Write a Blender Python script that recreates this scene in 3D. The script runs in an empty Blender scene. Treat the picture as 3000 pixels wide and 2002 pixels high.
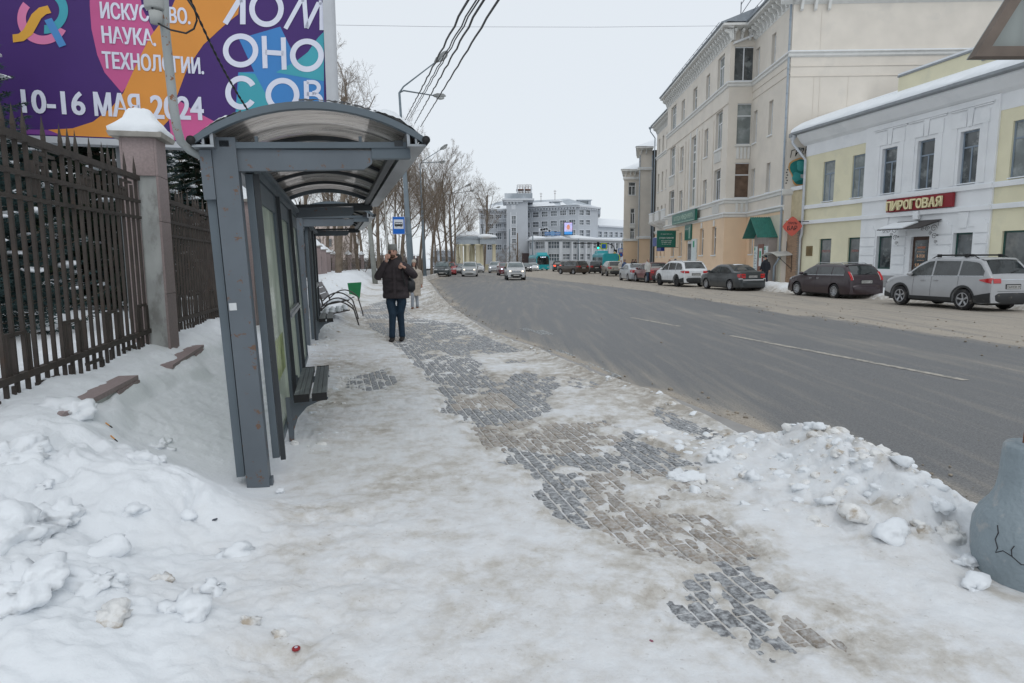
import bpy, math, random
import numpy as np
from mathutils import Vector, Matrix, noise
sc = bpy.context.scene
C = sc.collection
CZ = 1.62
FPX = 1900.0
PIT = math.atan(246 / FPX)
ROL = math.radians(.3)
_f = Vector((0, math.cos(PIT), -math.sin(PIT)))
_u0 = Vector((0, math.sin(PIT), math.cos(PIT)))
_r0 = Vector((1, 0, 0))
_u = _u0 * math.cos(ROL) + _r0 * math.sin(ROL)
_r = _r0 * math.cos(ROL) - _u0 * math.sin(ROL)
cd = bpy.data.cameras.new('camera')
cam = bpy.data.objects.new('camera', cd)
C.objects.link(cam)
cd.sensor_width = 36
cd.lens = FPX / 3000 * 36
cd.clip_start = .05
cd.clip_end = 3000
m = Matrix((_r, _u, -_f)).transposed().to_4x4()
m.translation = (0, 0, CZ)
cam.matrix_world = m
sc.camera = cam
w = bpy.data.worlds.new('World')
sc.world = w
w.use_nodes = True
nt = w.node_tree
bg = nt.nodes['Background']
sky = nt.nodes.new('ShaderNodeTexSky')
sky.sky_type = 'NISHITA'
sky.sun_disc = False
sky.sun_elevation = math.radians(38)
sky.sun_rotation = math.radians(200)
mx = nt.nodes.new('ShaderNodeMixRGB')
mx.inputs[0].default_value = .93
mx.inputs[2].default_value = (7.05, 7.5, 7.95, 1)
nt.links.new(sky.outputs[0], mx.inputs[1])
nt.links.new(mx.outputs[0], bg.inputs[0])
bg.inputs[1].default_value = .1
sl_ = bpy.data.lights.new('sun', 'SUN')
sl_.energy = .55
sl_.angle = math.radians(35)
sl_.color = (1, .97, .93)
so = bpy.data.objects.new('sun', sl_)
C.objects.link(so)
so.rotation_euler = (math.radians(42), 0, math.radians(20))
vs = sc.view_settings
vs.view_transform = 'Standard'
vs.look = 'None'
vs.gamma = 1
vs.exposure = .2
vs.use_curve_mapping = False
sc.cycles.max_bounces = 6
sc.cycles.transparent_max_bounces = 12
def ray(px, py):
 return _f * FPX + _r * (px - 1500) - _u * (py - 1001)
def sl(Y):
 return -.006 * max(0., Y - 8)
def G(px, py, z=0.):
 """ground point under a picture point, z above the gently falling street"""
 d = ray(px, py)
 zz = z
 for _ in range(8):
  t = (zz - CZ) / d.z
  zz = z + sl(d.y * t)
 return Vector((d.x * t, d.y * t, zz))
def V(px, py, Y):
 d = ray(px, py)
 t = Y / d.y
 return Vector((d.x * t, Y, CZ + d.z * t))
rnd = random.Random(5)
MATS = {}
def srgb(c):
 if isinstance(c, str):
  c = [int(c[i:i + 2], 16) / 255 for i in (0, 2, 4)]
  return tuple(x / 12.92 if x <= .04045 else ((x + .055) / 1.055) ** 2.4 for x in c)
 return tuple(c)
def M(name, col, rough=.7, var=.12, scale=3., bump=0., bs=60., metal=0., c2=None, c2s=2., c2t=.55, spec=.4, obrnd=0., emit=0., alpha=None, trans=0., stretch=None, soft=.12, coat=0.):
 """procedural principled material: mottled base, optional second colour in patches, bump"""
 if name in MATS:
  return MATS[name]
 col = srgb(col)
 mt = bpy.data.materials.new(name)
 MATS[name] = mt
 mt.use_nodes = True
 n = mt.node_tree
 N, L = n.nodes, n.links
 b = N['Principled BSDF']
 geo = N.new('ShaderNodeNewGeometry')
 pos = geo.outputs['Position']
 if stretch:
  mp = N.new('ShaderNodeMapping')
  mp.inputs['Scale'].default_value = stretch
  L.new(pos, mp.inputs[0])
  pos = mp.outputs[0]
 nz = N.new('ShaderNodeTexNoise')
 nz.inputs['Scale'].default_value = scale
 nz.inputs['Detail'].default_value = 6
 L.new(pos, nz.inputs['Vector'])
 r = N.new('ShaderNodeMapRange')
 r.inputs[1].default_value = .3
 r.inputs[2].default_value = .7
 r.inputs[3].default_value = 1 - var
 r.inputs[4].default_value = 1 + var
 L.new(nz.outputs[0], r.inputs[0])
 val = r.outputs[0]
 if obrnd:
  oi = N.new('ShaderNodeObjectInfo')
  r2 = N.new('ShaderNodeMapRange')
  r2.inputs[3].default_value = 1 - obrnd
  r2.inputs[4].default_value = 1 + obrnd
  L.new(oi.outputs['Random'], r2.inputs[0])
  mu = N.new('ShaderNodeMath')
  mu.operation = 'MULTIPLY'
  L.new(val, mu.inputs[0])
  L.new(r2.outputs[0], mu.inputs[1])
  val = mu.outputs[0]
 vm = N.new('ShaderNodeVectorMath')
 vm.operation = 'SCALE'
 vm.inputs[0].default_value = col[:3]
 L.new(val, vm.inputs['Scale'])
 out = vm.outputs[0]
 if c2:
  n2 = N.new('ShaderNodeTexNoise')
  n2.inputs['Scale'].default_value = c2s
  n2.inputs['Detail'].default_value = 8
  n2.inputs['Roughness'].default_value = .65
  L.new(pos, n2.inputs['Vector'])
  rr = N.new('ShaderNodeMapRange')
  rr.inputs[1].default_value = c2t
  rr.inputs[2].default_value = c2t + soft
  L.new(n2.outputs[0], rr.inputs[0])
  mm = N.new('ShaderNodeMixRGB')
  mm.inputs[2].default_value = (*srgb(c2), 1)
  L.new(rr.outputs[0], mm.inputs[0])
  L.new(out, mm.inputs[1])
  out = mm.outputs[0]
 L.new(out, b.inputs['Base Color'])
 b.inputs['Roughness'].default_value = rough
 b.inputs['Metallic'].default_value = metal
 b.inputs['Specular IOR Level'].default_value = spec
 if coat:
  b.inputs['Coat Weight'].default_value = coat
  b.inputs['Coat Roughness'].default_value = .05
 if trans:
  b.inputs['Transmission Weight'].default_value = trans
 if alpha is not None:
  b.inputs['Alpha'].default_value = alpha
 if emit:
  L.new(out, b.inputs['Emission Color'])
  b.inputs['Emission Strength'].default_value = emit
 if bump:
  nb = N.new('ShaderNodeTexNoise')
  nb.inputs['Scale'].default_value = bs
  nb.inputs['Detail'].default_value = 4
  L.new(pos, nb.inputs['Vector'])
  bp = N.new('ShaderNodeBump')
  bp.inputs['Strength'].default_value = bump
  bp.inputs['Distance'].default_value = .02
  L.new(nb.outputs[0], bp.inputs['Height'])
  L.new(bp.outputs[0], b.inputs['Normal'])
 return mt
class MB:
 def __init__(self):
  self.v = []
  self.f = []
  self.M = None
 def add(self, vs_, fs):
  o = len(self.v)
  if self.M is not None:
   vs_ = [self.M @ Vector(q) for q in vs_]
  self.v.extend([tuple(q) for q in vs_])
  self.f.extend([tuple(i + o for i in q) for q in fs])
  return self
 def box(self, x0, x1, y0, y1, z0, z1):
  return self.add([(x0, y0, z0), (x1, y0, z0), (x1, y1, z0), (x0, y1, z0), (x0, y0, z1), (x1, y0, z1), (x1, y1, z1), (x0, y1, z1)],
      [(0, 3, 2, 1), (4, 5, 6, 7), (0, 1, 5, 4), (1, 2, 6, 5), (2, 3, 7, 6), (3, 0, 4, 7)])
 def prism(self, pts, vec):
  """closed planar polygon pts (3D) swept by vec"""
  n = len(pts)
  p = [Vector(q) for q in pts]
  vec = Vector(vec)
  return self.add(p + [q + vec for q in p], [tuple(range(n - 1, -1, -1)), tuple(range(n, 2 * n))] + [(i, (i + 1) % n, n + (i + 1) % n, n + i) for i in range(n)])
 def tube(self, pts, r, n=8, cap=True, sq=False):
  pts = [Vector(p) for p in pts]
  if not isinstance(r, (list, tuple)):
   r = [r] * len(pts)
  vv = []
  ff = []
  ref = Vector((0, 0, 1))
  d0 = (pts[-1] - pts[0]).normalized()
  if abs(d0.z) > .9:
   ref = Vector((0, 1, 0))
  k = len(pts)
  for i, p in enumerate(pts):
   d = (pts[min(i + 1, k - 1)] - pts[max(i - 1, 0)])
   d = d.normalized() if d.length > 1e-9 else Vector((0, 0, 1))
   a = d.cross(ref)
   a = a.normalized() if a.length > 1e-6 else Vector((1, 0, 0))
   b = a.cross(d)
   for j in range(n):
    t = 2 * math.pi * (j + (.5 if sq else 0)) / n
    vv.append(p + (a * math.cos(t) + b * math.sin(t)) * r[i])
  for i in range(k - 1):
   for j in range(n):
    j2 = (j + 1) % n
    ff.append((i * n + j, i * n + j2, (i + 1) * n + j2, (i + 1) * n + j))
  if cap:
   ff.append(tuple(range(n - 1, -1, -1)))
   ff.append(tuple((k - 1) * n + j for j in range(n)))
  return self.add(vv, ff)
 def lathe(self, prof, n=16, c=(0, 0, 0), axis='z', cap=True):
  """prof: (radius, height)"""
  vv = []
  ff = []
  for (r, h) in prof:
   for j in range(n):
    t = 2 * math.pi * j / n
    x, y, z = r * math.cos(t), r * math.sin(t), h
    if axis == 'y':
     x, y, z = x, z, y
    if axis == 'x':
     x, y, z = z, x, y
    vv.append((x + c[0], y + c[1], z + c[2]))
  for i in range(len(prof) - 1):
   for j in range(n):
    j2 = (j + 1) % n
    ff.append((i * n + j, i * n + j2, (i + 1) * n + j2, (i + 1) * n + j))
  if cap:
   ff.append(tuple(range(n - 1, -1, -1)))
   ff.append(tuple((len(prof) - 1) * n + j for j in range(n)))
  return self.add(vv, ff)
 def loft(self, rings, cap=True, close=True):
  n = len(rings[0])
  vv = [p for r in rings for p in r]
  ff = []
  for i in range(len(rings) - 1):
   for j in range(n if close else n - 1):
    j2 = (j + 1) % n
    ff.append((i * n + j, i * n + j2, (i + 1) * n + j2, (i + 1) * n + j))
  if cap:
   ff.append(tuple(range(n - 1, -1, -1)))
   ff.append(tuple((len(rings) - 1) * n + j for j in range(n)))
  return self.add(vv, ff)
 def oloft(self, secs, n=14):
  """secs: (center, rx, ry[, twist]) horizontal ellipses or along the path"""
  rings = []
  k = len(secs)
  for i, s in enumerate(secs):
   c = Vector(s[0])
   d = Vector(secs[min(i + 1, k - 1)][0]) - Vector(secs[max(i - 1, 0)][0])
   d = d.normalized()
   a = Vector((1, 0, 0))
   if abs(d.x) > .8:
    a = Vector((0, 1, 0))
   b = d.cross(a).normalized()
   a = b.cross(d).normalized()
   rings.append([c + a * math.cos(2 * math.pi * j / n) * s[1] + b * math.sin(2 * math.pi * j / n) * s[2] for j in range(n)])
  return self.loft(rings)
 def blob(self, c, r, seed=0, sub=2, rough=.25, flat=1.):
  """uneven lump"""
  vv, ff = ICO[sub]
  rg = random.Random(seed)
  k = [(Vector((rg.uniform(-1, 1), rg.uniform(-1, 1), rg.uniform(-1, 1))).normalized(), rg.uniform(-1, 1)) for _ in range(9)]
  if not isinstance(r, (list, tuple)):
   r = (r, r, r * flat)
  o = []
  for p in vv:
   s = 1.
   for d, a in k:
    q = p.dot(d)
    s += rough * a * (max(0, q) ** 3)
   s += rough * .2 * rg.uniform(-1, 1) if sub < 3 else rough * (.5 * noise.fractal(p * 1.8 + Vector((seed * 3.1, 0, 0)), .8, 2.1, 6) - .28 * noise.cell(p * 1.6 + Vector((seed * 1.7, 0, 0))))
   o.append((c[0] + p.x * r[0] * s, c[1] + p.y * r[1] * s, c[2] + p.z * r[2] * s))
  return self.add(o, ff)
def _ico():
 import bmesh
 out = {}
 for s in (1, 2, 3, 4):
  b = bmesh.new()
  bmesh.ops.create_icosphere(b, subdivisions=s, radius=1)
  b.verts.index_update()
  out[s] = ([v.co.copy() for v in b.verts], [tuple(v.index for v in f.verts) for f in b.faces])
  b.free()
 return out
ICO = _ico()
def mesh(name, mb, mat=None, smooth=False):
 me = bpy.data.meshes.new(name)
 me.from_pydata(mb.v, [], mb.f)
 if mat:
  me.materials.append(mat)
 if smooth:
  me.polygons.foreach_set('use_smooth', [True] * len(me.polygons))
 me.update()
 return me
def O(name, mb, mat=None, parent=None, smooth=False, label=None, cat=None, group=None, kind=None, loc=None, rz=None):
 me = mb if isinstance(mb, bpy.types.Mesh) else mesh(name, mb, mat, smooth)
 o = bpy.data.objects.new(name, me)
 C.objects.link(o)
 if parent:
  o.parent = parent
 if loc is not None:
  o.location = loc
 if rz is not None:
  o.rotation_euler = (0, 0, rz)
 tag(o, label, cat, group, kind)
 return o
def tag(o, label=None, cat=None, group=None, kind=None):
 for k, x in (('label', label), ('category', cat), ('group', group), ('kind', kind)):
  if x:
   o[k] = x
 return o
def T(name, label, cat, loc=(0, 0, 0), rz=0., group=None):
 o = bpy.data.objects.new(name, None)
 C.objects.link(o)
 o.location = loc
 o.rotation_euler = (0, 0, rz)
 o.empty_display_size = .1
 return tag(o, label, cat, group)
def dup(root, loc, rz=None, label=None, group=None, parent=None):
 r = root.copy()
 C.objects.link(r)
 if parent:
  r.parent = parent
 if loc is not None:
  r.location = loc
 if rz is not None:
  r.rotation_euler = (0, 0, rz)
 if label:
  r['label'] = label
 if group:
  r['group'] = group
 for ch in [c for c in root.children]:
  dup(ch, None, parent=r)
 return r
_tc = {}
def textmesh(s, bold=0.):
 """flat glyph outlines of the built-in font: verts (x,y), faces, width; cap height about .7"""
 k = (s, bold)
 if k in _tc:
  return _tc[k]
 c = bpy.data.curves.new('t', 'FONT')
 c.body = s
 c.offset = bold
 c.resolution_u = 4
 o = bpy.data.objects.new('t', c)
 me = o.to_mesh()
 v = [(p.co.x, p.co.y) for p in me.vertices]
 f = [tuple(p.vertices) for p in me.polygons]
 o.to_mesh_clear()
 bpy.data.objects.remove(o)
 bpy.data.curves.remove(c)
 xs = [p[0] for p in v] or [0, 1]
 ys = [p[1] for p in v] or [0, 1]
 _tc[k] = (v, f, min(xs), max(xs), min(ys), max(ys))
 return _tc[k]
def text(mb, s, org, ux, uz, w, h, thick=0., bold=0., n=None):
 """lay text s into the parallelogram org + ux*w x uz*h"""
 v, f, x0, x1, y0, y1 = textmesh(s, bold)
 org, ux, uz = Vector(org), Vector(ux), Vector(uz)
 nn = ux.cross(uz).normalized() if n is None else Vector(n)
 P = [org + ux * ((a - x0) / (x1 - x0) * w) + uz * ((b - y0) / (y1 - y0) * h) for a, b in v]
 if thick:
  k = len(P)
  ed = {}
  for q in f:
   for i in range(len(q)):
    a, b = q[i], q[(i + 1) % len(q)]
    ed[(a, b)] = 1
  side = [(a, b, b + k, a + k) for (a, b) in ed if (b, a) not in ed]
  mb.add(P + [p + nn * thick for p in P], [tuple(i + k for i in q) for q in f] + side)
 else:
  mb.add(P, f)
 return mb
_tab = np.random.RandomState(3).rand(512, 512)
def vn(x, y, s=0):
 x = x + s * 17.31
 y = y + s * 9.7
 xi = np.floor(x).astype(int)
 yi = np.floor(y).astype(int)
 fx = x - xi
 fy = y - yi
 fx = fx * fx * (3 - 2 * fx)
 fy = fy * fy * (3 - 2 * fy)
 t = _tab
 a = t[xi & 511, yi & 511]
 b = t[(xi + 1) & 511, yi & 511]
 c = t[xi & 511, (yi + 1) & 511]
 d = t[(xi + 1) & 511, (yi + 1) & 511]
 return (a * (1 - fx) + b * fx) * (1 - fy) + (c * (1 - fx) + d * fx) * fy
def fbm(x, y, o=4, s=0, g=.5):
 v = 0
 a = 1.
 t = 0
 for i in range(o):
  v = v + a * (vn(x * 2 ** i, y * 2 ** i, s + i) - .5)
  t += a
  a *= g
 return v / t * 2
def billow(x, y, o=3, s=0):
 v = 0
 a = 1.
 t = 0
 for i in range(o):
  q = np.abs(vn(x * 2 ** i, y * 2 ** i, s + i) - .5) * 2
  v = v + a * (1 - (1 - q) ** 2)
  t += a
  a *= .55
 return v / t
def sm(a, b, x):
 t = np.clip((x - a) / (b - a), 0, 1)
 return t * t * (3 - 2 * t)
def grid_obj(name, X, Y, Z, mat, attrs=None, smooth=True, **k):
 r, c = X.shape
 co = np.stack([X, Y, Z], -1).reshape(-1, 3).astype(np.float32)
 idx = np.arange(r * c).reshape(r, c)
 q = np.stack([idx[:-1, :-1], idx[:-1, 1:], idx[1:, 1:], idx[1:, :-1]], -1).reshape(-1, 4)
 me = bpy.data.meshes.new(name)
 me.vertices.add(len(co))
 me.vertices.foreach_set('co', co.ravel())
 me.loops.add(q.size)
 me.loops.foreach_set('vertex_index', q.ravel().astype(np.int32))
 me.polygons.add(len(q))
 me.polygons.foreach_set('loop_start', np.arange(0, q.size, 4, dtype=np.int32))
 me.polygons.foreach_set('loop_total', np.full(len(q), 4, np.int32))
 me.polygons.foreach_set('use_smooth', np.full(len(q), smooth))
 me.update()
 for an, av in (attrs or {}).items():
  at = me.attributes.new(an, 'FLOAT', 'POINT')
  at.data.foreach_set('value', av.ravel().astype(np.float32))
 me.materials.append(mat)
 return O(name, me, **k)
SLv = lambda Y: -.006 * np.maximum(0., Y - 8)
_k = [(2885, 1519), (2620, 1372), (2300, 1290), (2043, 1181), (1790, 1098), (1596, 1020), (1468, 977), (1400, 940), (1353, 919), (1310, 885), (1290, 862), (1277, 843), (1262, 829)]
KP = [G(a, b) for a, b in _k]
KY = [0, 2] + [p.y for p in KP] + [60, 80, 100, 130, 200]
KX = [KP[0].x + .277 * KP[0].y, KP[0].x + .277 * (KP[0].y - 2)] + [p.x for p in KP] + [-7.6, -8.4, -8.8, -8.5, -8.5]
kerb = lambda Y: np.interp(Y, KY, KX)
fence_x = lambda Y: np.where(Y < 53, -4.3 - .23 * (Y - 7.85), -14.69 - .02 * (Y - 53))
shel_x = lambda Y: -1.73 - .267 * (Y - 4.47)
_pt = [
 [(1040, 905), (1160, 870), (1290, 880), (1370, 905), (1300, 940), (1360, 1000), (1390, 1050), (1450, 1120), (1530, 1090), (1660, 1110), (1700, 1090), (1790, 1100), (1760, 1150), (1640, 1130), (1600, 1200), (1520, 1230), (1480, 1260), (1510, 1300), (1400, 1290), (1350, 1220), (1290, 1150), (1200, 1060), (1130, 990), (1080, 960)],
 [(1290, 1130), (1480, 1130), (1500, 1180), (1640, 1180), (1560, 1240), (1420, 1300), (1310, 1230)],
 [(1400, 1300), (1560, 1240), (1800, 1230), (1880, 1290), (2010, 1330), (2190, 1420), (2270, 1490), (2130, 1480), (1990, 1430), (2080, 1500), (2180, 1570), (2290, 1640), (2130, 1660), (1990, 1640), (1860, 1610), (1740, 1570), (1600, 1530), (1530, 1450), (1560, 1400), (1470, 1360)],
 [(2060, 1690), (2150, 1640), (2290, 1700), (2350, 1790), (2420, 1850), (2540, 1940), (2490, 1965), (2360, 1900), (2290, 1870), (2260, 1930), (2180, 1940), (2080, 1840), (2000, 1830), (1900, 1800), (1870, 1760), (1960, 1740)],
 [(1880, 1190), (1980, 1180), (2100, 1270), (2180, 1330), (2060, 1310)],
 [(1250, 1000), (1420, 1040), (1560, 1030), (1520, 1000), (1400, 960), (1290, 930)],
 [(1000, 1110), (1130, 1080), (1180, 1130), (1100, 1150), (1010, 1140)],
 [(1090, 940), (1180, 930), (1230, 990), (1150, 1000)],
]
_tan = [
 [(1330, 1160), (1480, 1150), (1520, 1200), (1340, 1200)],
 [(1340, 1260), (1560, 1230), (1800, 1240), (1820, 1330), (1600, 1330), (1380, 1310)],
 [(1700, 1380), (1990, 1380), (2200, 1480), (2300, 1640), (1990, 1660), (1740, 1590), (1720, 1480)],
 [(2300, 1780), (2420, 1820), (2560, 1960), (2440, 1980), (2280, 1890)],
 [(1650, 1100), (1800, 1090), (1790, 1170), (1650, 1140)],
]
PT = [[G(a, b)[:2] for a, b in p] for p in _pt]
TAN = [[G(a, b)[:2] for a, b in p] for p in _tan]
def inside(X, Y, poly):
 r = np.zeros(X.shape, bool)
 n = len(poly)
 for i in range(n):
  x0, y0 = poly[i]
  x1, y1 = poly[(i + 1) % n]
  c = ((y0 > Y) != (y1 > Y)) & (X < (x1 - x0) * (Y - y0) / (y1 - y0 + 1e-12) + x0)
  r ^= c
 return r
def bare(X, Y):
 wx = X + .11 * fbm(X * 3, Y * 3, 4, 11) + .05 * fbm(X * 14, Y * 14, 2, 12)
 wy = Y + .16 * fbm(X * 3, Y * 3, 4, 21) + .05 * fbm(X * 14, Y * 14, 2, 22)
 r = np.zeros(X.shape)
 for p in PT:
  for dx, dy in ((0, 0), (.05, .03), (-.05, .03), (.02, -.07), (-.02, .08)):
   r += inside(wx + dx, wy + dy, p) * .2
 r = np.clip(r, 0, 1)
 r *= sm(-.56, -.2, fbm(X * 2.6, Y * 2.6, 5, 5)) * (.6 + .4 * sm(-.45, -.1, fbm(X * 16, Y * 9, 3, 55)))
 mid = kerb(Y) - 1.9 - .02 * Y
 band = np.exp(-((X - mid) / 1.0) ** 2) * sm(7, 10, Y) * (1 - sm(26, 32, Y))
 r = np.maximum(r, .62 * band * sm(.04, .36, fbm(X * 1.1, Y * .6, 5, 8)))
 band = np.exp(-((X - kerb(Y) + 1.2) / .8) ** 2) * sm(5.5, 7, Y) * (1 - sm(13, 16, Y))
 r = np.maximum(r, .8 * band * sm(.16, .45, fbm(X * 1.3, Y * .8, 4, 9)))
 return r
def lumps(X, Y, n, seed, rmin, rmax, dens):
 """sum of rounded clods at scattered points, for shovelled snow"""
 rg = np.random.RandomState(seed)
 H = np.zeros(X.shape)
 return H
def worley(X, Y, s=0):
 xi = np.floor(X).astype(int)
 yi = np.floor(Y).astype(int)
 d = np.full(X.shape, 9.)
 for a in (-1, 0, 1):
  for b in (-1, 0, 1):
   cx = xi + a
   cy = yi + b
   px = cx + _tab[(cx + 31 * s) & 511, (cy + 7) & 511]
   py = cy + _tab[(cx + 101) & 511, (cy + 57 * s) & 511]
   sz = .55 + .45 * _tab[(cx + 211 + s) & 511, (cy + 91) & 511]
   d = np.minimum(d, np.hypot(X - px, Y - py) / sz)
 return np.clip(1 - d * d, 0, 1)
def clod(X, Y, s=0):
 """lumpy shovelled snow, about 0..1"""
 wx = .25 * fbm(X * 4, Y * 4, 3, s + 3)
 wy = .25 * fbm(X * 4, Y * 4, 3, s + 5)
 return .6 * np.sqrt(worley((X + wx) * 2.2, (Y + wy) * 2.2, s)) + .28 * np.sqrt(worley((X + wx) * 5.5, (Y + wy) * 5.5, s + 1)) + .14 * worley((X + wx) * 13, (Y + wy) * 13, s + 2)
def snow_h(X, Y):
 """snow depth over the pavement level and dirt 0..1"""
 k = kerb(Y) - X
 s = shel_x(Y) - X
 fx = fence_x(Y)
 tf = np.clip((shel_x(Y) - X) / np.maximum(.4, shel_x(Y) - fx), 0, 1.5)
 bp = bare(X, Y)
 h = .016 + .008 * fbm(X * 2.2, Y * 2.2, 5, 1) + .005 * billow(X * 9, Y * 9, 3, 2) + .004 * fbm(X * 30, Y * 30, 2, 6) + .011 * sm(.35, .8, worley(X * 3.2, Y * 2.6, 33)) * sm(-.3, .2, fbm(X, Y, 3, 34))
 h = h * (1 - bp) + (-.003 + .004 * fbm(X * 22, Y * 22, 3, 4)) * bp
 near = 1 - sm(11, 15, Y)
 side = sm(-.25, .3, s) * near * sm(3.9, 5.0, Y)
 h += side * (.035 + .03 * fbm(X * 3, Y * 3, 4, 31) + .02 * clod(X, Y, 5))
 h += near * sm(.0, 1.05, tf - .05) * .50 * sm(3.0, 4.6, Y)
 h += near * sm(.60, .70, tf + .10 * fbm(X * 1.3, Y * 1.3, 3, 44)) * (.08 + .06 * fbm(X * 1.4, Y * 1.4, 3, 41)) * sm(3., 4.2, Y)
 r = np.hypot((X + 3.25) / 1.15, (Y - 2.5) / 1.5)
 r2 = np.hypot((X + 1.75) / .95, (Y - 2.2) / .95)
 r3 = np.hypot((X + 2.25) / .8, (Y - 3.75) / .55)
 hp = .42 * np.exp(-r ** 2 * 1.1) + .10 * np.exp(-r2 ** 2 * 1.2) + .15 * np.exp(-r3 ** 2 * 1.3)
 lm = sm(.02, .2, hp)
 h += hp + lm * (.20 * (clod(X * .62, Y * .62, 1) - .3) + .03 * fbm(X * 5, Y * 5, 5, 8) + .012 * np.abs(fbm(X * 14, Y * 14, 3, 88)))
 e = np.exp(-((X + 1.3) / .8) ** 2) * (1 - sm(3.6, 4.4, Y)) + .8 * np.exp(-((s - .0) / .45) ** 2) * sm(4.9, 5.6, Y) * (1 - sm(14, 17, Y))
 h += e * (.05 * clod(X * 1.6, Y * 1.6, 2) + .02 * fbm(X * 5, Y * 5, 4, 50))
 pk = np.exp(-((k - .5) / .34) ** 2) * sm(2.9, 3.9, Y) * (1 - sm(5.0, 5.7, Y))
 pk2 = np.exp(-((k - .75) / .55) ** 2) * sm(2.2, 3.0, Y) * (1 - sm(4.6, 5.4, Y))
 h += pk * (.07 + .21 * clod(X * 1.5, Y * 1.5, 3)) + pk2 * (.0 + .07 * clod(X * 1.5, Y * 1.5, 4))
 rim = np.exp(-((k - .22) / .2) ** 2) * sm(5.5, 7, Y)
 h += rim * (.035 + .05 * clod(X * 1.5, Y * 1.5, 6))
 rim2 = np.exp(-((k - .5) / .6) ** 2) * sm(16, 22, Y)
 h += rim2 * (.10 + .22 * clod(X * .9, Y * .9, 7) * .6)
 bl = sm(.1, 1.9, (kerb(Y) - 2.75 - .03 * np.maximum(0, Y - 14)) - X + .5 * fbm(X * .4, Y * .4, 2, 61)) * sm(12.5, 17, Y)
 h += bl * (.34 + .42 * sm(18, 25, Y) + .15 * fbm(X * .35, Y * .35, 3, 60) + .09 * clod(X * .8, Y * .8, 9) + .25 * sm(2, 6, Y * .0 + (kerb(Y) - 4 - X) * .6))
 h = h * (1 - .85 * np.exp(-((X + 1.75) / .45) ** 2 - ((Y - 4.45) / .42) ** 2))
 h = h * (1 - .9 * np.exp(-((X - 2.5) / .34) ** 2 - ((Y - 2.95) / .38) ** 2))
 edge = sm(-.35, -.02, -k)
 h = h * (1 - edge) - .16 * edge
 walk = (1 - sm(-.4, .25, s)) * (1 - sm(.04, .25, hp)) * (1 - sm(.0, .25, pk + pk2) * .6)
 walk *= 1 - sm(.1, .5, bl)
 bs_ = np.maximum.reduce([bare(X + a, Y + b) for a, b in ((.07, 0), (-.07, 0), (0, .1), (0, -.1))])
 d = walk * (.36 + .26 * sm(.05, .7, np.maximum(bp, bs_)) * sm(-.6, .2, fbm(X * 8, Y * 5, 3, 77)) + .5 * sm(-.25, .45, fbm(X * .7, Y * .7, 5, 70)) + .22 * fbm(X * 6, Y * 6, 4, 71))
 d += .5 * np.exp(-((k - .15) / .35) ** 2) * sm(5, 7, Y) + .7 * rim2 * sm(0, .5, fbm(X, Y, 4, 73)) * .6
 d += .34 * (pk + pk2 + .4 * e) * sm(.0, .5, fbm(X * 4, Y * 4, 4, 72))
 return h, np.clip(d, 0, 1)
def snow_mat():
 mt = bpy.data.materials.new('packed_snow')
 mt.use_nodes = True
 n = mt.node_tree
 N, L = n.nodes, n.links
 b = N['Principled BSDF']
 at = N.new('ShaderNodeAttribute')
 at.attribute_name = 'dirt'
 geo = N.new('ShaderNodeNewGeometry')
 n1 = N.new('ShaderNodeTexNoise')
 n1.inputs['Scale'].default_value = 7
 n1.inputs['Detail'].default_value = 10
 n1.inputs['Roughness'].default_value = .7
 L.new(geo.outputs['Position'], n1.inputs['Vector'])
 r1 = N.new('ShaderNodeMapRange')
 r1.inputs[1].default_value = .32
 r1.inputs[2].default_value = .72
 r1.inputs[3].default_value = .25
 r1.inputs[4].default_value = 1.55
 L.new(n1.outputs[0], r1.inputs[0])
 mu = N.new('ShaderNodeMath')
 mu.operation = 'MULTIPLY'
 L.new(at.outputs['Fac'], mu.inputs[0])
 L.new(r1.outputs[0], mu.inputs[1])
 cr = N.new('ShaderNodeValToRGB')
 el = cr.color_ramp.elements
 el[0].color = (.77, .80, .83, 1)
 el[1].position = 1
 el[1].color = (.37, .335, .29, 1)
 for p, c in ((.3, (.69, .695, .70, 1)), (.6, (.55, .53, .495, 1))):
  e = el.new(p)
  e.color = c
 L.new(mu.outputs[0], cr.inputs[0])
 n2 = N.new('ShaderNodeTexNoise')
 n2.inputs['Scale'].default_value = 38
 n2.inputs['Detail'].default_value = 3
 L.new(geo.outputs['Position'], n2.inputs['Vector'])
 r2 = N.new('ShaderNodeMapRange')
 r2.inputs[1].default_value = .66
 r2.inputs[2].default_value = .74
 L.new(n2.outputs[0], r2.inputs[0])
 m3 = N.new('ShaderNodeMath')
 m3.operation = 'MULTIPLY'
 L.new(r2.outputs[0], m3.inputs[0])
 L.new(mu.outputs[0], m3.inputs[1])
 mm = N.new('ShaderNodeMixRGB')
 mm.inputs[2].default_value = (.2, .16, .12, 1)
 L.new(m3.outputs[0], mm.inputs[0])
 L.new(cr.outputs[0], mm.inputs[1])
 L.new(mm.outputs[0], b.inputs['Base Color'])
 b.inputs['Roughness'].default_value = .62
 b.inputs['Specular IOR Level'].default_value = .3
 b.inputs['Subsurface Weight'].default_value = 0
 nb = N.new('ShaderNodeTexNoise')
 nb.inputs['Scale'].default_value = 30
 nb.inputs['Detail'].default_value = 9
 nb.inputs['Roughness'].default_value = .7
 L.new(geo.outputs['Position'], nb.inputs['Vector'])
 bp = N.new('ShaderNodeBump')
 bp.inputs['Strength'].default_value = .45
 bp.inputs['Distance'].default_value = .02
 L.new(nb.outputs[0], bp.inputs['Height'])
 L.new(bp.outputs[0], b.inputs['Normal'])
 return mt
SNOW = snow_mat()
MATS['packed_snow'] = SNOW
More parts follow.
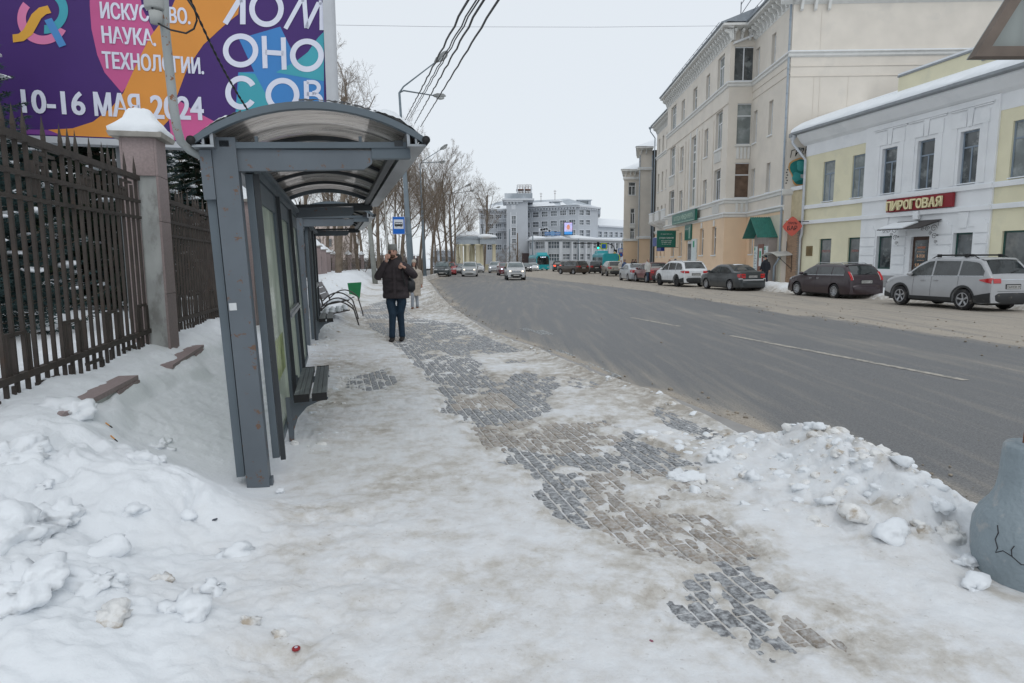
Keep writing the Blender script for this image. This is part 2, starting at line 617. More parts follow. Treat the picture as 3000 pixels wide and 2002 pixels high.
WS = M('clean_snow', (.76, .79, .82), rough=.7, var=.04, bump=.3, bs=25, spec=.25)
DS = M('dirty_snow', (.74, .74, .73), rough=.75, var=.1, scale=9, c2=(.42, .36, .29), c2s=7, c2t=.52, bump=.4, bs=40, spec=.2)
ys = [.8]
while ys[-1] < 75:
 ys.append(ys[-1] + max(.011, ys[-1] * .0062))
ys = np.array(ys)
NU = 620
u = np.linspace(0, 1, NU)
Yg = np.repeat(ys[:, None], NU, 1)
xl = (fence_x(ys) - .9 - np.where(ys < 3, (3 - ys) * .6, 0))[:, None]
xr = (kerb(ys) + .38)[:, None]
Xg = xl + (xr - xl) * u[None, :]
H, D = snow_h(Xg, Yg)
grid_obj('snow_covered_pavement', Xg, Yg, H + SLv(Yg), SNOW, {'dirt': D}, kind='structure')
def ground_z(x, y):
 h, _ = snow_h(np.array([float(x)]), np.array([float(y)]))
 return float(h[0]) + sl(y)
yy = np.linspace(-6, 200, 260)
uu = np.linspace(0, 1, 120) ** 1.5
Yp = np.repeat(yy[:, None], 120, 1)
xr_ = (fence_x(np.maximum(yy, 2)) - .8)[:, None]
Xp = xr_ - uu[None, :] * 90
Hp = .42 + .16 * fbm(Xp * .5, Yp * .5, 4, 81) + .05 * billow(Xp * 2, Yp * 2, 2, 82) - .25 * sm(10, 30, Yp)
grid_obj('park_snow_ground', Xp, Yp, Hp + SLv(Yp), SNOW, {'dirt': np.clip(.1 + .2 * fbm(Xp, Yp, 3, 83), 0, 1)}, kind='structure')
mb = MB()
for i in range(40):
 y0, y1 = .3 + i * 1.2, .3 + (i + 1) * 1.2
 a, b = float(kerb(y0)), float(kerb(y1))
 z0, z1 = sl(y0) - .03, sl(y1) - .03
 mb.add([(a - 4.6, y0, z0), (a, y0, z0), (b, y1, z1), (b - 4.6, y1, z1)], [(0, 1, 2, 3)])
bed = O('pavement_bed', mb, M('sand_bed', (.3, .29, .28)), kind='structure')
PD = M('dark_paver', (.15, .153, .16), rough=.8, var=.25, scale=9, c2=(.55, .57, .59), c2s=32, c2t=.40, soft=.3, bump=.5, bs=90, obrnd=.22)
PTn = M('tan_paver', (.29, .25, .21), rough=.85, var=.2, scale=9, c2=(.55, .56, .57), c2s=32, c2t=.42, soft=.3, bump=.5, bs=90, obrnd=.2)
ax = Vector((-.258, .966, 0)).normalized()
bx_ = Vector((ax.y, -ax.x, 0))
PW, PL = .088, .165
cand = []
for i in range(-80, 80):
 for j in range(0, 210):
  c = bx_ * (i * PW) + ax * ((j + (.5 if i % 2 else 0)) * PL)
  cand.append((c.x + .5, c.y + .4))
cand = np.array(cand)
bv = bare(cand[:, 0], cand[:, 1])
ok = (bv > .35) & (cand[:, 0] < kerb(cand[:, 1]) - .15) & (cand[:, 0] > shel_x(cand[:, 1]) + .2) & (cand[:, 1] > 1.5)
cand = cand[ok]
cand = cand[np.argsort(cand[:, 1])]
tanm = np.zeros(len(cand), bool)
for p in TAN:
 tanm |= inside(cand[:, 0] + .05 * fbm(cand[:, 0] * 3, cand[:, 1] * 3, 2, 3), cand[:, 1], p)
far = cand[:, 1] > 8
tanm = np.where(far, vn(cand[:, 0] * .8, cand[:, 1] * .7, 4) > .72, tanm)
def paver_mb(mb, w, l, ch=.006):
 mb.add([(-w / 2, -l / 2, -.05), (w / 2, -l / 2, -.05), (w / 2, l / 2, -.05), (-w / 2, l / 2, -.05),
   (-w / 2, -l / 2, -ch), (w / 2, -l / 2, -ch), (w / 2, l / 2, -ch), (-w / 2, l / 2, -ch),
   (-w / 2 + ch, -l / 2 + ch, 0), (w / 2 - ch, -l / 2 + ch, 0), (w / 2 - ch, l / 2 - ch, 0), (-w / 2 + ch, l / 2 - ch, 0)],
  [(0, 1, 5, 4), (1, 2, 6, 5), (2, 3, 7, 6), (3, 0, 4, 7), (4, 5, 9, 8), (5, 6, 10, 9), (6, 7, 11, 10), (7, 4, 8, 11), (8, 9, 10, 11)])
pm = {}
for nm, mt in (('d', PD), ('t', PTn)):
 b_ = MB()
 paver_mb(b_, PW - .011, PL - .011)
 pm[nm] = mesh('paver', b_, mt)
az = math.atan2(-ax.x, ax.y)
restd, restt = MB(), MB()
for q, (x, y) in enumerate(cand):
 z = sl(y) + rnd.uniform(.002, .007)
 if q < 298:
  o = O('paver', pm['t' if tanm[q] else 'd'], parent=bed, loc=(x, y, z), rz=az + rnd.uniform(-.015, .015))
 else:
  t = restt if tanm[q] else restd
  t.M = Matrix.Translation((x, y, z)) @ Matrix.Rotation(az, 4, 'Z')
  paver_mb(t, PW - .011, PL - .011)
O('paver', restd, PD, parent=bed, kind='stuff', label='the farther dark grey paving stones')
O('paver', restt, PTn, parent=bed, kind='stuff', label='the farther tan paving stones')
def road_mat():
 mt = bpy.data.materials.new('wet_asphalt')
 mt.use_nodes = True
 n = mt.node_tree
 N, L = n.nodes, n.links
 b = N['Principled BSDF']
 geo = N.new('ShaderNodeNewGeometry')
 at = N.new('ShaderNodeAttribute')
 at.attribute_name = 'slush'
 mp = N.new('ShaderNodeMapping')
 mp.inputs['Rotation'].default_value = (0, 0, math.radians(-14))
 mp.inputs['Scale'].default_value = (3.2, .16, 1)
 L.new(geo.outputs['Position'], mp.inputs[0])
 n1 = N.new('ShaderNodeTexNoise')
 n1.inputs['Scale'].default_value = 1.5
 n1.inputs['Detail'].default_value = 9
 n1.inputs['Roughness'].default_value = .68
 L.new(mp.outputs[0], n1.inputs['Vector'])
 ad = N.new('ShaderNodeMath')
 ad.operation = 'MULTIPLY_ADD'
 ad.inputs[1].default_value = 1.95
 L.new(n1.outputs[0], ad.inputs[0])
 sb = N.new('ShaderNodeMath')
 sb.operation = 'SUBTRACT'
 sb.inputs[1].default_value = .98
 L.new(at.outputs['Fac'], sb.inputs[0])
 L.new(sb.outputs[0], ad.inputs[2])
 cr = N.new('ShaderNodeValToRGB')
 el = cr.color_ramp.elements
 el[0].color = (.15, .152, .155, 1)
 el[1].position = .85
 el[1].color = (.36, .32, .27, 1)
 e = el.new(.35)
 e.color = (.22, .21, .195, 1)
 L.new(ad.outputs[0], cr.inputs[0])
 n2 = N.new('ShaderNodeTexNoise')
 n2.inputs['Scale'].default_value = 60
 n2.inputs['Detail'].default_value = 4
 n2.inputs['Roughness'].default_value = .8
 L.new(geo.outputs['Position'], n2.inputs['Vector'])
 r = N.new('ShaderNodeMapRange')
 r.inputs[1].default_value = .35
 r.inputs[2].default_value = .65
 r.inputs[3].default_value = .62
 r.inputs[4].default_value = 1.4
 L.new(n2.outputs[0], r.inputs[0])
 vm = N.new('ShaderNodeVectorMath')
 vm.operation = 'SCALE'
 L.new(cr.outputs[0], vm.inputs[0])
 L.new(r.outputs[0], vm.inputs['Scale'])
 L.new(vm.outputs[0], b.inputs['Base Color'])
 rr = N.new('ShaderNodeMapRange')
 rr.inputs[3].default_value = .62
 rr.inputs[4].default_value = .8
 L.new(ad.outputs[0], rr.inputs[0])
 L.new(rr.outputs[0], b.inputs['Roughness'])
 b.inputs['Specular IOR Level'].default_value = .35
 bp = N.new('ShaderNodeBump')
 bp.inputs['Strength'].default_value = .5
 bp.inputs['Distance'].default_value = .012
 L.new(n2.outputs[0], bp.inputs['Height'])
 L.new(bp.outputs[0], b.inputs['Normal'])
 return mt
ROAD = road_mat()
_rg = [(3000, 1015), (2700, 970), (2350, 922), (2080, 880), (1900, 852), (1700, 828), (1590, 815)]
RG = [G(a, b, -.13) for a, b in _rg]
RGY = [0] + [p.y for p in RG] + [120]
RGX = [RG[0].x + .35 * RG[0].y] + [p.x for p in RG] + [RG[-1].x - 10]
rideg = lambda Y: np.interp(Y, RGY, RGX)
def road_h(X, Y):
 d = X - rideg(Y)
 wob = .35 * fbm(Y * .5, Y * .1 + 3, 3, 90)
 g = np.exp(-((d + wob) / .28) ** 2) * sm(-.45, .25, fbm(X * .8, Y * .8, 3, 91))
 g2 = .45 * np.exp(-((d - 2.3 + wob) / .6) ** 2) * sm(0, .4, fbm(X, Y, 3, 92))
 g3 = .6 * np.exp(-((X - kerb(Y) - .30) / .16) ** 2) * sm(-.1, .35, fbm(X * 1.5, Y * .7, 3, 95))
 g4 = .28 * np.exp(-((d + 2.6) / .25) ** 2) * sm(.05, .45, fbm(X, Y * .6, 3, 96))
 g = np.maximum.reduce([g, g2, g3, g4])
 z = g * (.012 + .045 * np.abs(fbm(X * 9, Y * 9, 4, 93)))
 s = np.clip(.75 * sm(-.5, .4, d) * (1 - sm(7.5, 10, d) * .0) + 1.0 * g + .38 * np.exp(-((X - kerb(Y)) / .9) ** 2) + .25 * sm(30, 60, Y) + .22 * np.exp(-((d + 3.1) / .5) ** 2), 0, 1)
 return z, s
ys2 = [1.0]
while ys2[-1] < 190:
 ys2.append(ys2[-1] + max(.03, ys2[-1] * .0065))
ys2 = np.array(ys2)
NV = 560
Yr = np.repeat(ys2[:, None], NV, 1)
xa = (kerb(ys2) - .6 - 12 * sm(62, 80, ys2))[:, None]
xb = (kerb(ys2) + 24 + .25 * ys2)[:, None]
Xr = xa + (xb - xa) * np.linspace(0, 1, NV)[None, :] ** 1.15
Zr, Sr = road_h(Xr, Yr)
road = grid_obj('road', Xr, Yr, Zr - .13 + SLv(Yr), ROAD, {'slush': Sr}, kind='structure')
gy = [-400, 0, 8, 60, 190, 400, 1500]
mb = MB()
for a, b in zip(gy[:-1], gy[1:]):
 za, zb = sl(a) - .3, sl(min(b, 190)) - .3
 mb.add([(-1500, a, za), (1500, a, za), (1500, b, zb), (-1500, b, zb)], [(0, 1, 2, 3)])
O('ground', mb, WS, kind='structure')
mb = MB()
rg = np.random.RandomState(4)
n_ = 0
while n_ < 2600:
 y = 4 + 50 * rg.rand() ** 1.6
 x = float(rideg(y)) + rg.normal(0, .38) if rg.rand() < .55 else (float(kerb(y)) + abs(rg.normal(.1, .25)) if rg.rand() < .6 else float(rideg(y)) + 2.5 + rg.normal(0, 1.2))
 if rg.rand() < .015:
  x = float(kerb(y)) + rg.rand() * 9
 r = .006 + .028 * rg.rand() ** 4
 mb.blob((x, y, sl(y) - .125 + r * .3), (r, r, r * .6), seed=n_, sub=1, rough=.4)
 n_ += 1
O('slush_crumbs', mb, M('slush', (.27, .235, .19), rough=.85, var=.3, scale=9, c2=(.45, .42, .38), c2s=3, c2t=.6), kind='stuff', label='brown crumbs of frozen slush scattered over the road', cat='slush')
LM = M('worn_road_paint', (.40, .37, .32), rough=.75, var=.25, scale=14, c2=(.20, .195, .185), c2s=9, c2t=.47)
for k, (a, b) in enumerate([((2830, 1115), (2140, 984)), ((1991, 957), (1850, 931))]):
 p, q = G(a[0], a[1], -.13), G(b[0], b[1], -.13)
 d = (q - p).normalized()
 nn = Vector((-d.y, d.x, 0)) * .07
 mb = MB()
 N_ = 24
 L_, R_ = [], []
 for i in range(N_ + 1):
  c = p.lerp(q, i / N_)
  z = float(road_h(np.array([c.x]), np.array([c.y]))[0][0]) + sl(c.y) - .13 + .005
  L_.append((c.x + nn.x, c.y + nn.y, z))
  R_.append((c.x - nn.x, c.y - nn.y, z))
 mb.add(L_ + R_, [(i, i + 1, N_ + 2 + i, N_ + 1 + i) for i in range(N_)])
 O('lane_marking', mb, LM, parent=road)
for (a, b, w_, l_) in ((1590, 975, .35, 1.0), (1655, 1040, .3, 1.3), (1760, 1085, .2, 1.4), (1545, 967, .25, .8)):
 p = G(a, b, -.13)
 mb = MB()
 mb.M = Matrix.Translation((p.x, p.y, p.z + .006)) @ Matrix.Rotation(math.radians(14), 4, 'Z')
 for k in range(4):
  mb.add([(-w_ / 2 + k * w_ / 4, -l_ / 2, 0), (-w_ / 2 + (k + .7) * w_ / 4, -l_ / 2 + .1, 0), (-w_ / 2 + (k + .7) * w_ / 4, l_ / 2, 0), (-w_ / 2 + k * w_ / 4, l_ / 2 - .2 * k % .3, 0)], [(0, 1, 2, 3)])
 O('worn_white_paint', mb, M('white_paint_worn', (.42, .45, .46), c2=(.17, .17, .17), c2s=12, c2t=.43, stretch=(3, .6, 1)), parent=road)
ys3 = np.concatenate([np.linspace(12, 60, 200), np.linspace(60.5, 130, 120)])
Yq = np.repeat(ys3[:, None], 90, 1)
lf = np.interp(ys3, [12, 19, 25, 32, 38, 46, 56, 66, 90, 130], [19.5, 17.6, 16.3, 14.6, 13.4, 12.9, 12.4, 12.4, 14.5, 18])[:, None]
rt = np.maximum(lf + 2, np.interp(ys3, [12, 46, 60, 90, 130], [28, 20.5, 20, 22, 30])[:, None])
uq = np.linspace(0, 1, 90)[None, :]
Xq = lf + (rt - lf) * uq
wq = (Xq - lf)
Hq = -.16 + .16 * sm(0, .5, wq) + np.exp(-((wq - .9) / .6) ** 2) * (.12 + .28 * clod(Xq * .9, Yq * .9, 14) * sm(-.3, .3, fbm(Xq * .3, Yq * .3, 2, 15))) + .03 * fbm(Xq * 2, Yq * 2, 3, 17)
Dq = np.clip(.35 + .8 * (1 - sm(0, .5, wq)) + .4 * fbm(Xq, Yq, 4, 18), 0, 1)
grid_obj('far_pavement_snow', Xq, Yq, Hq + SLv(Yq), SNOW, {'dirt': Dq}, kind='structure')
GM = M('shelter_grey_paint', (.115, .135, .155), rough=.55, var=.1, scale=2.5, c2=(.14, .085, .06), c2s=15, c2t=.61, soft=.03, bump=.15, bs=8)
GM2 = M('shelter_blue_grey_paint', (.10, .125, .145), rough=.5, var=.1, scale=2)
GD = M('shelter_dark_profile', (.035, .04, .045), rough=.45, var=.2)
AL = M('worn_aluminium', (.32, .34, .36), rough=.35, metal=.7, var=.2, stretch=(1, .3, 6), scale=4)
BLK = M('black_rubber', (.012, .012, .013), rough=.6)
def glass(name, col, transp=.6, rough=.05, dirt=.35, dcol=(.5, .52, .5), dscale=1.5, stretch=None):
 """thin sheet: partly see-through, partly reflecting, with a film of dirt"""
 if name in MATS:
  return MATS[name]
 mt = bpy.data.materials.new(name)
 MATS[name] = mt
 mt.use_nodes = True
 n = mt.node_tree
 N, L = n.nodes, n.links
 out = N['Material Output']
 N.remove(N['Principled BSDF'])
 tr = N.new('ShaderNodeBsdfTransparent')
 tr.inputs[0].default_value = (*col, 1)
 gl = N.new('ShaderNodeBsdfGlossy')
 gl.inputs['Roughness'].default_value = rough
 fr = N.new('ShaderNodeFresnel')
 fr.inputs[0].default_value = 1.5
 m1 = N.new('ShaderNodeMixShader')
 L.new(fr.outputs[0], m1.inputs[0])
 L.new(tr.outputs[0], m1.inputs[1])
 L.new(gl.outputs[0], m1.inputs[2])
 df = N.new('ShaderNodeBsdfDiffuse')
 df.inputs[0].default_value = (*dcol, 1)
 tl = N.new('ShaderNodeBsdfTranslucent')
 tl.inputs[0].default_value = (*dcol, 1)
 m0 = N.new('ShaderNodeMixShader')
 m0.inputs[0].default_value = .5
 L.new(df.outputs[0], m0.inputs[1])
 L.new(tl.outputs[0], m0.inputs[2])
 geo = N.new('ShaderNodeNewGeometry')
 mp = N.new('ShaderNodeMapping')
 if stretch:
  mp.inputs['Scale'].default_value = stretch
 L.new(geo.outputs['Position'], mp.inputs[0])
 nz = N.new('ShaderNodeTexNoise')
 nz.inputs['Scale'].default_value = dscale
 nz.inputs['Detail'].default_value = 7
 nz.inputs['Distortion'].default_value = .6
 L.new(mp.outputs[0], nz.inputs['Vector'])
 r = N.new('ShaderNodeMapRange')
 r.inputs[1].default_value = .35
 r.inputs[2].default_value = .7
 r.inputs[3].default_value = dirt * .5
 r.inputs[4].default_value = min(1, dirt * 1.5)
 L.new(nz.outputs[0], r.inputs[0])
 m2 = N.new('ShaderNodeMixShader')
 L.new(r.outputs[0], m2.inputs[0])
 L.new(m1.outputs[0], m2.inputs[1])
 L.new(m0.outputs[0], m2.inputs[2])
 L.new(m2.outputs[0], out.inputs[0])
 return mt
SG = glass('shelter_glass', (.86, .90, .86), dirt=.55, dcol=(.66, .71, .62), stretch=(1, .6, .25), dscale=2.2)
PC = glass('roof_polycarbonate', (.93, .92, .91), dirt=.40, dcol=(.85, .80, .76), rough=.12, dscale=2.2, stretch=(.8, 7, 1))
SA = math.atan2(.258, .966)   # the shelters stand along the pavement
X0, X1 = -.27, 1.23
def arch_z(x, z0=2.39, rise=.235):
 c = (X0 + X1) / 2
 h = (X1 - X0) / 2
 R_ = (h * h + rise * rise) / (2 * rise)
 return z0 - (R_ - rise) + math.sqrt(max(0, R_ * R_ - (x - c) ** 2))
def arch_strip(mb, y0, y1, t0, t1, xa=X0, xb=X1, n=20):
 vv, ff = [], []
 for i in range(n + 1):
  x = xa + (xb - xa) * i / n
  z = arch_z(x)
  vv += [(x, y0, z + t0), (x, y1, z + t0), (x, y1, z + t1), (x, y0, z + t1)]
 for i in range(n):
  a = i * 4
  for k in range(4):
   ff.append((a + k, a + (k + 1) % 4, a + 4 + (k + 1) % 4, a + 4 + k))
 ff += [(3, 2, 1, 0), (n * 4, n * 4 + 1, n * 4 + 2, n * 4 + 3)]
 mb.add(vv, ff)
def make_shelter(L_):
 t = T('bus_shelter', 'near grey bus shelter with curved roof, its rusty front post beside the snow', 'bus shelter', group='bus shelters on the pavement')
 yy = [0, L_]
 for k, y in enumerate(yy):
  a, b = (y, y + .14) if k == 0 else (y - .14, y)
  mb = MB()
  mb.box(-.17, -.02, a, b, -.25, 2.42)
  mb.box(-.165, .0, a + .03, b - .03, -.25, .06)
  O('post', mb, GM, t)
  mb = MB()
  mb.box(-.235, -.18, a + .03, b + .1 if k == 0 else b, .10, 2.36)
  O('rear_post', mb, GM2, t)
  mb = MB()
  mb.box(-.245, -.1725, a - .012, a + .05, 2.02, 2.34)
  O('mounting_plate', mb, GM, t)
  mb = MB()
  ya = a + .03
  mb.prism([(-.02, ya, 2.205), (.80, ya, 2.21), (.86, ya, 2.25), (.86, ya, 2.335), (-.02, ya, 2.35)], (0, .07, 0))
  O('bracket_arm', mb, GM, t)
  mb = MB()
  mb.box(-.14, 1.13, a + .005, a + .115, 2.35, 2.39)
  mb.box(.86, 1.13, a + .02, a + .10, 2.28, 2.35)
  for xx in (.10, .78):
   mb.box(xx, xx + .02, a + .02, a + .05, 2.39, 2.43)
  O('cross_channel', mb, GD if k else GM2, t)
 n = 3
 st = (L_ - .30) / n
 for i in range(n):
  y0 = .16 + i * st
  y1 = y0 + st - .03
  z0, z1 = .17, 2.2
  mb = MB()
  mb.box(0, .05, y0, y0 + .085, z0, z1)
  mb.box(0, .05, y1 - .085, y1, z0, z1)
  mb.box(.002, .048, y0 + .085, y1 - .085, z0, z0 + .05)
  mb.box(.002, .048, y0 + .085, y1 - .085, z1 - .16, z1)
  fr = O('glass_frame', mb, GM2, t)
  mb = MB()
  mb.box(.02, .028, y0 + .08, y1 - .08, z0 + .04, z1 - .15)
  O('pane', mb, SG, fr)
  mb = MB()
  mb.box(.055, .09, y0 + .0, y0 + .035, z0 - .02, 2.2)
  O('mullion', mb, GD, t)
  if i == 1:
   mb = MB()
   mb.box(.052, .085, y0 + .1, y1 - .1, 1.02, 1.1)
   mb.box(.052, .10, y0 + .1, y1 - .1, 1.045, 1.075)
   O('hand_rail', mb, AL, t)
 mb = MB()
 mb.box(-.02, .06, .145, L_ - .145, 2.21, 2.30)
 mb.box(.06, .10, .145, L_ - .145, 2.27, 2.31)
 O('wall_top_rail', mb, GM2, t)
 mb = MB()
 mb.box(.0285, .0295, .36, st - .1, .62, .95)
 O('torn_notice', mb, glass('torn_paper', (.75, .8, .6), dirt=.75, dcol=(.58, .64, .38), dscale=4), t)
 mb = MB()
 arch_strip(mb, -.10, -.04, -.036, .01)
 O('roof_rim', mb, GM2, t, smooth=False)
 mb = MB()
 arch_strip(mb, L_ + .04, L_ + .10, -.055, .012)
 O('roof_rim', mb, GM2, t)
 nb = 5
 bs_ = (L_ + .1) / nb
 for i in range(1, nb):
  mb = MB()
  arch_strip(mb, i * bs_ - .03, i * bs_ + .02, -.045, -.008, X0 + .05, X1 - .05)
  O('roof_rib', mb, GD, t)
 for i in range(nb):
  y0, y1 = -.04 + i * bs_, -.04 + (i + 1) * bs_
  mb = MB()
  arch_strip(mb, y0, y1, -.004, 0., X0 + .04, X1 - .04)
  O('roof_panel', mb, PC, t, smooth=True)
 rg = random.Random(3)
 holes = ((-.1, bs_ * .93, X0 + .28, X1 - .14, .08), (bs_ * .98, bs_ * 1.30, X0 + .1, X0 + .62, .12), (bs_ * 1.0, bs_ * 1.85, X1 - .5, X1 - .06, -.1), (bs_ * 2.03, bs_ * 2.85, X0 + .12, X0 + .42, .15), (bs_ * 2.1, bs_ * 2.95, X1 - .42, X1 - .06, -.1), (bs_ * 2.62, bs_ * 2.98, X0 + .35, X1 - .45, .05), (bs_ * 3.05, bs_ * 3.85, X0 + .1, X0 + .5, .12), (bs_ * 3.1, bs_ * 3.95, X1 - .45, X1 - .06, -.12), (bs_ * 4, bs_ * 5.1, X0 + .1, X1 - .3, 0))
 NX, NY = 66, 150
 gx = np.linspace(X0 + .05, X1 - .05, NX)
 gy_ = np.linspace(-.05, L_ + .05, NY)
 wob = lambda a, b, s: float(fbm(np.array([a * 3.]), np.array([b * 3.]), 3, s)[0]) * .09
 keep = {}
 for a in range(NX - 1):
  for b in range(NY - 1):
   x, y = gx[a], gy_[b]
   x2, y2 = x + wob(x, y, 7), y + wob(x, y, 9)
   keep[a, b] = not any(h[0] + h[4] * (x2 - h[2]) < y2 < h[1] + h[4] * (x2 - h[2]) and h[2] < x2 < h[3] for h in holes)
 mb = MB()
 vv = []
 for a in range(NX):
  for b in range(NY):
   z = arch_z(gx[a])
   e = min(1, min(a, NX - 1 - a) / 3.)
   vv.append((gx[a], gy_[b], z + .003))
   vv.append((gx[a], gy_[b], z + .008 + .03 * e * (.6 + rg.random() * .5)))
 ff = []
 I = lambda a, b, k: (a * NY + b) * 2 + k
 for (a, b), q in keep.items():
  if q:
   ff.append((I(a, b, 0), I(a, b + 1, 0), I(a + 1, b + 1, 0), I(a + 1, b, 0)))
   ff.append((I(a, b, 1), I(a + 1, b, 1), I(a + 1, b + 1, 1), I(a, b + 1, 1)))
 mb.add(vv, ff)
 O('roof_snow_sheet', mb, M('roof_snow_grey', (.42, .42, .42), rough=.8, var=.2, scale=3, stretch=(1, 5, 1)), t)
 mb = MB()
 N1, N2 = 60, 14
 for (xa, xb, th) in ((X0 + .02, X0 + .30, .035), (X1 - .36, X1 - .02, .055)):
  vv = []
  for a in range(N1 + 1):
   y = -.06 + (L_ + .12) * a / N1
   for b in range(N2 + 1):
    x = xa + (xb - xa) * b / N2
    e = math.sin(math.pi * b / N2) ** .5
    hh = th * e * (.5 + .9 * abs(math.sin(a * 1.7) * math.sin(a * .63 + 1)) + .3 * rg.random())
    vv.append((x, y, arch_z(x) + .006 + hh))
  mb.add(vv, [(a * (N2 + 1) + b, (a + 1) * (N2 + 1) + b, (a + 1) * (N2 + 1) + b + 1, a * (N2 + 1) + b + 1) for a in range(N1) for b in range(N2)])
 O('roof_snow', mb, WS, t, smooth=True)
 for sx, xx in ((1, X1), (-1, X0)):
  mb = MB()
  mb.box(min(xx, xx - sx * .13), max(xx, xx - sx * .13), -.085, L_ + .085, 2.345, 2.36)
  mb.box(min(xx - sx * .13, xx - sx * .11), max(xx - sx * .13, xx - sx * .11), -.085, L_ + .085, 2.361, 2.44)
  mb.box(min(xx, xx - sx * .015), max(xx, xx - sx * .015), -.085, L_ + .085, 2.361, 2.41)
  mb.box(min(xx - sx * .06, xx - sx * .075), max(xx - sx * .06, xx - sx * .075), -.085, L_ + .085, 2.361, 2.40)
  O('eave_rail', mb, AL, t)
  mb = MB()
  mb.tube([(xx - sx * .0, -.11, 2.385), (xx - sx * .0, L_ + .11, 2.385)], .028, 12)
  O('gutter_tube', mb, BLK, t, smooth=True)
  mb = MB()
  mb.box(min(xx - sx * .15, xx - sx * .21), max(xx - sx * .15, xx - sx * .21), .0, L_, 2.36, 2.40)
  O('inner_rail', mb, GD, t)
 y0, y1 = .88, 2.35
 bn = MB()
 for y in (y0 + .12, y1 - .25):
  prof = [(.09, y, .05), (.10, y, .16), (.14, y, .26), (.22, y, .345), (.32, y, .385), (.40, y, .395), (.40, y, .415), (.09, y, .415)]
  bn.prism(prof, (0, .012, 0))
  bn.box(.052, .09, y - .02, y + .03, .03, .44)
 bo = O('bench', bn, GM, t, kind='stuff')
 for x in (.13, .275):
  mb = MB()
  for k in range(3):
   mb.box(x + k * .04, x + k * .04 + .037, y0 + .012, y1 - .012, .418, .475)
  O('slat', mb, M('bench_slat', (.11, .125, .13), rough=.45, var=.2, stretch=(6, .5, 1), c2=(.35, .37, .38), c2t=.62, c2s=3), bo)
  for (ya, yb) in ((y0, y0 + .012), (y1 - .012, y1)):
   mb = MB()
   mb.box(x - .002, x + .121, ya, yb, .414, .479)
   O('end_cap', mb, BLK, bo)
 mb = MB()
 mb.box(-.162, -.115, -.003, -.001, 1.28, 1.33)
 O('small_label', mb, M('pale_sticker', (.55, .57, .58)), t)
 return t
sh = make_shelter(5.35)
SHX = Vector((-1.71, 4.45, 0))
sh.location = SHX
sh.rotation_euler = (0, math.radians(-2.3), SA)
sh2 = dup(sh, (SHX.x - .267 * 7.2, SHX.y + 7.2, -.02), None, 'second grey bus shelter, behind the near one along the pavement')
sh2.rotation_euler = (0, math.radians(-1.0), SA)
PIPE = M('rusty_grey_pipe', (.27, .29, .29), rough=.55, var=.12, c2=(.22, .085, .035), c2s=16, c2t=.60, soft=.03)
pts = [V(478, -60, 4.35), V(483, 80, 4.35), V(497, 210, 4.35), (V(508, 310, 4.35)), V(519, 380, 4.35), V(530, 415, 4.37), V(555, 440, 4.4), V(590, 458, 4.42), V(608, 475, 4.45), V(616, 500, 4.48), V(619, 560, 4.5)]
mb = MB()
mb.tube(pts, [.028] * 8 + [.024] * 3, 12)
pp = O('cable_pipe', mb, PIPE, smooth=True, label='rusty grey cable pipe bent over the corner of the near shelter', cat='pipe')
mb = MB()
mb.lathe([(.055, -.05), (.06, -.04), (.06, .06), (.045, .08)], 12, c=V(452, 5, 4.32))
mb.lathe([(.035, -.09), (.04, -.02)], 10, c=V(455, 25, 4.28))
O('junction_box', mb, M('junction_grey', (.35, .36, .35)), pp, smooth=True)
mb = MB()
mb.tube([V(620, 545, 4.46), V(621, 560, 4.44), V(618, 580, 4.44)], .021, 10)
O('rusted_end', mb, M('rust', (.2, .075, .03), rough=.9, var=.3, scale=20), pp)
CAB = M('black_cable', (.02, .022, .024), rough=.5)
mb = MB()
mb.tube([V(443, 0, 4.3), V(447, 30, 4.27), V(465, 70, 4.27), V(500, 88, 4.28), V(545, 98, 4.28), V(568, 85, 4.28), V(577, 60, 4.28), V(570, 30, 4.28), V(550, 0, 4.28), V(535, -40, 4.28)], .006, 6)
O('cable_loop', mb, CAB, smooth=True, label='black cable looped round the rusty pipe in front of the billboard', cat='cable')
mb = MB()
a, b = V(545, -30, 4.28), V(726, 323, 4.95)
for k in range(2):
 P = []
 for i in range(61):
  t_ = i / 60
  p = a.lerp(b, t_) + Vector((0, 0, -.05 * math.sin(math.pi * t_)))
  an = t_ * 60 + k * math.pi
  P.append(p + Vector((math.cos(an), 0, math.sin(an) * .3)) * .005)
 mb.tube(P, .0045, 5)
O('twisted_cable', mb, CAB, smooth=True, label='twisted black cable slanting down to the near shelter roof', cat='cable')
IR = M('rusty_fence_iron', (.052, .042, .036), rough=.75, var=.25, scale=5, c2=(.062, .042, .032), c2s=6, c2t=.56, bump=.2, bs=30)
PG = M('pink_granite', (.27, .215, .21), rough=.7, var=.12, scale=40, obrnd=.06, bump=.05)
CONC = M('bare_concrete', (.36, .37, .36), rough=.85, var=.2, scale=4, c2=(.24, .24, .23), c2s=5, c2t=.5, stretch=(1, 1, .5), bump=.25, bs=20)
def bar(mb, u, z0, z1, w=.026, spear=True):
 h = w / 2
 if spear:
  zb = z1 - .16
  mb.box(u - h, u + h, -h, h, z0, zb)
  mb.add([(u - h * 1.25, -h, zb), (u + h * 1.25, -h, zb), (u + h * 1.25, h, zb), (u - h * 1.25, h, zb), (u, 0, z1)], [(0, 1, 4), (1, 2, 4), (2, 3, 4), (3, 0, 4), (3, 2, 1, 0)])
 else:
  mb.box(u - h, u + h, -h, h, z0, z1)
PILLARX=0
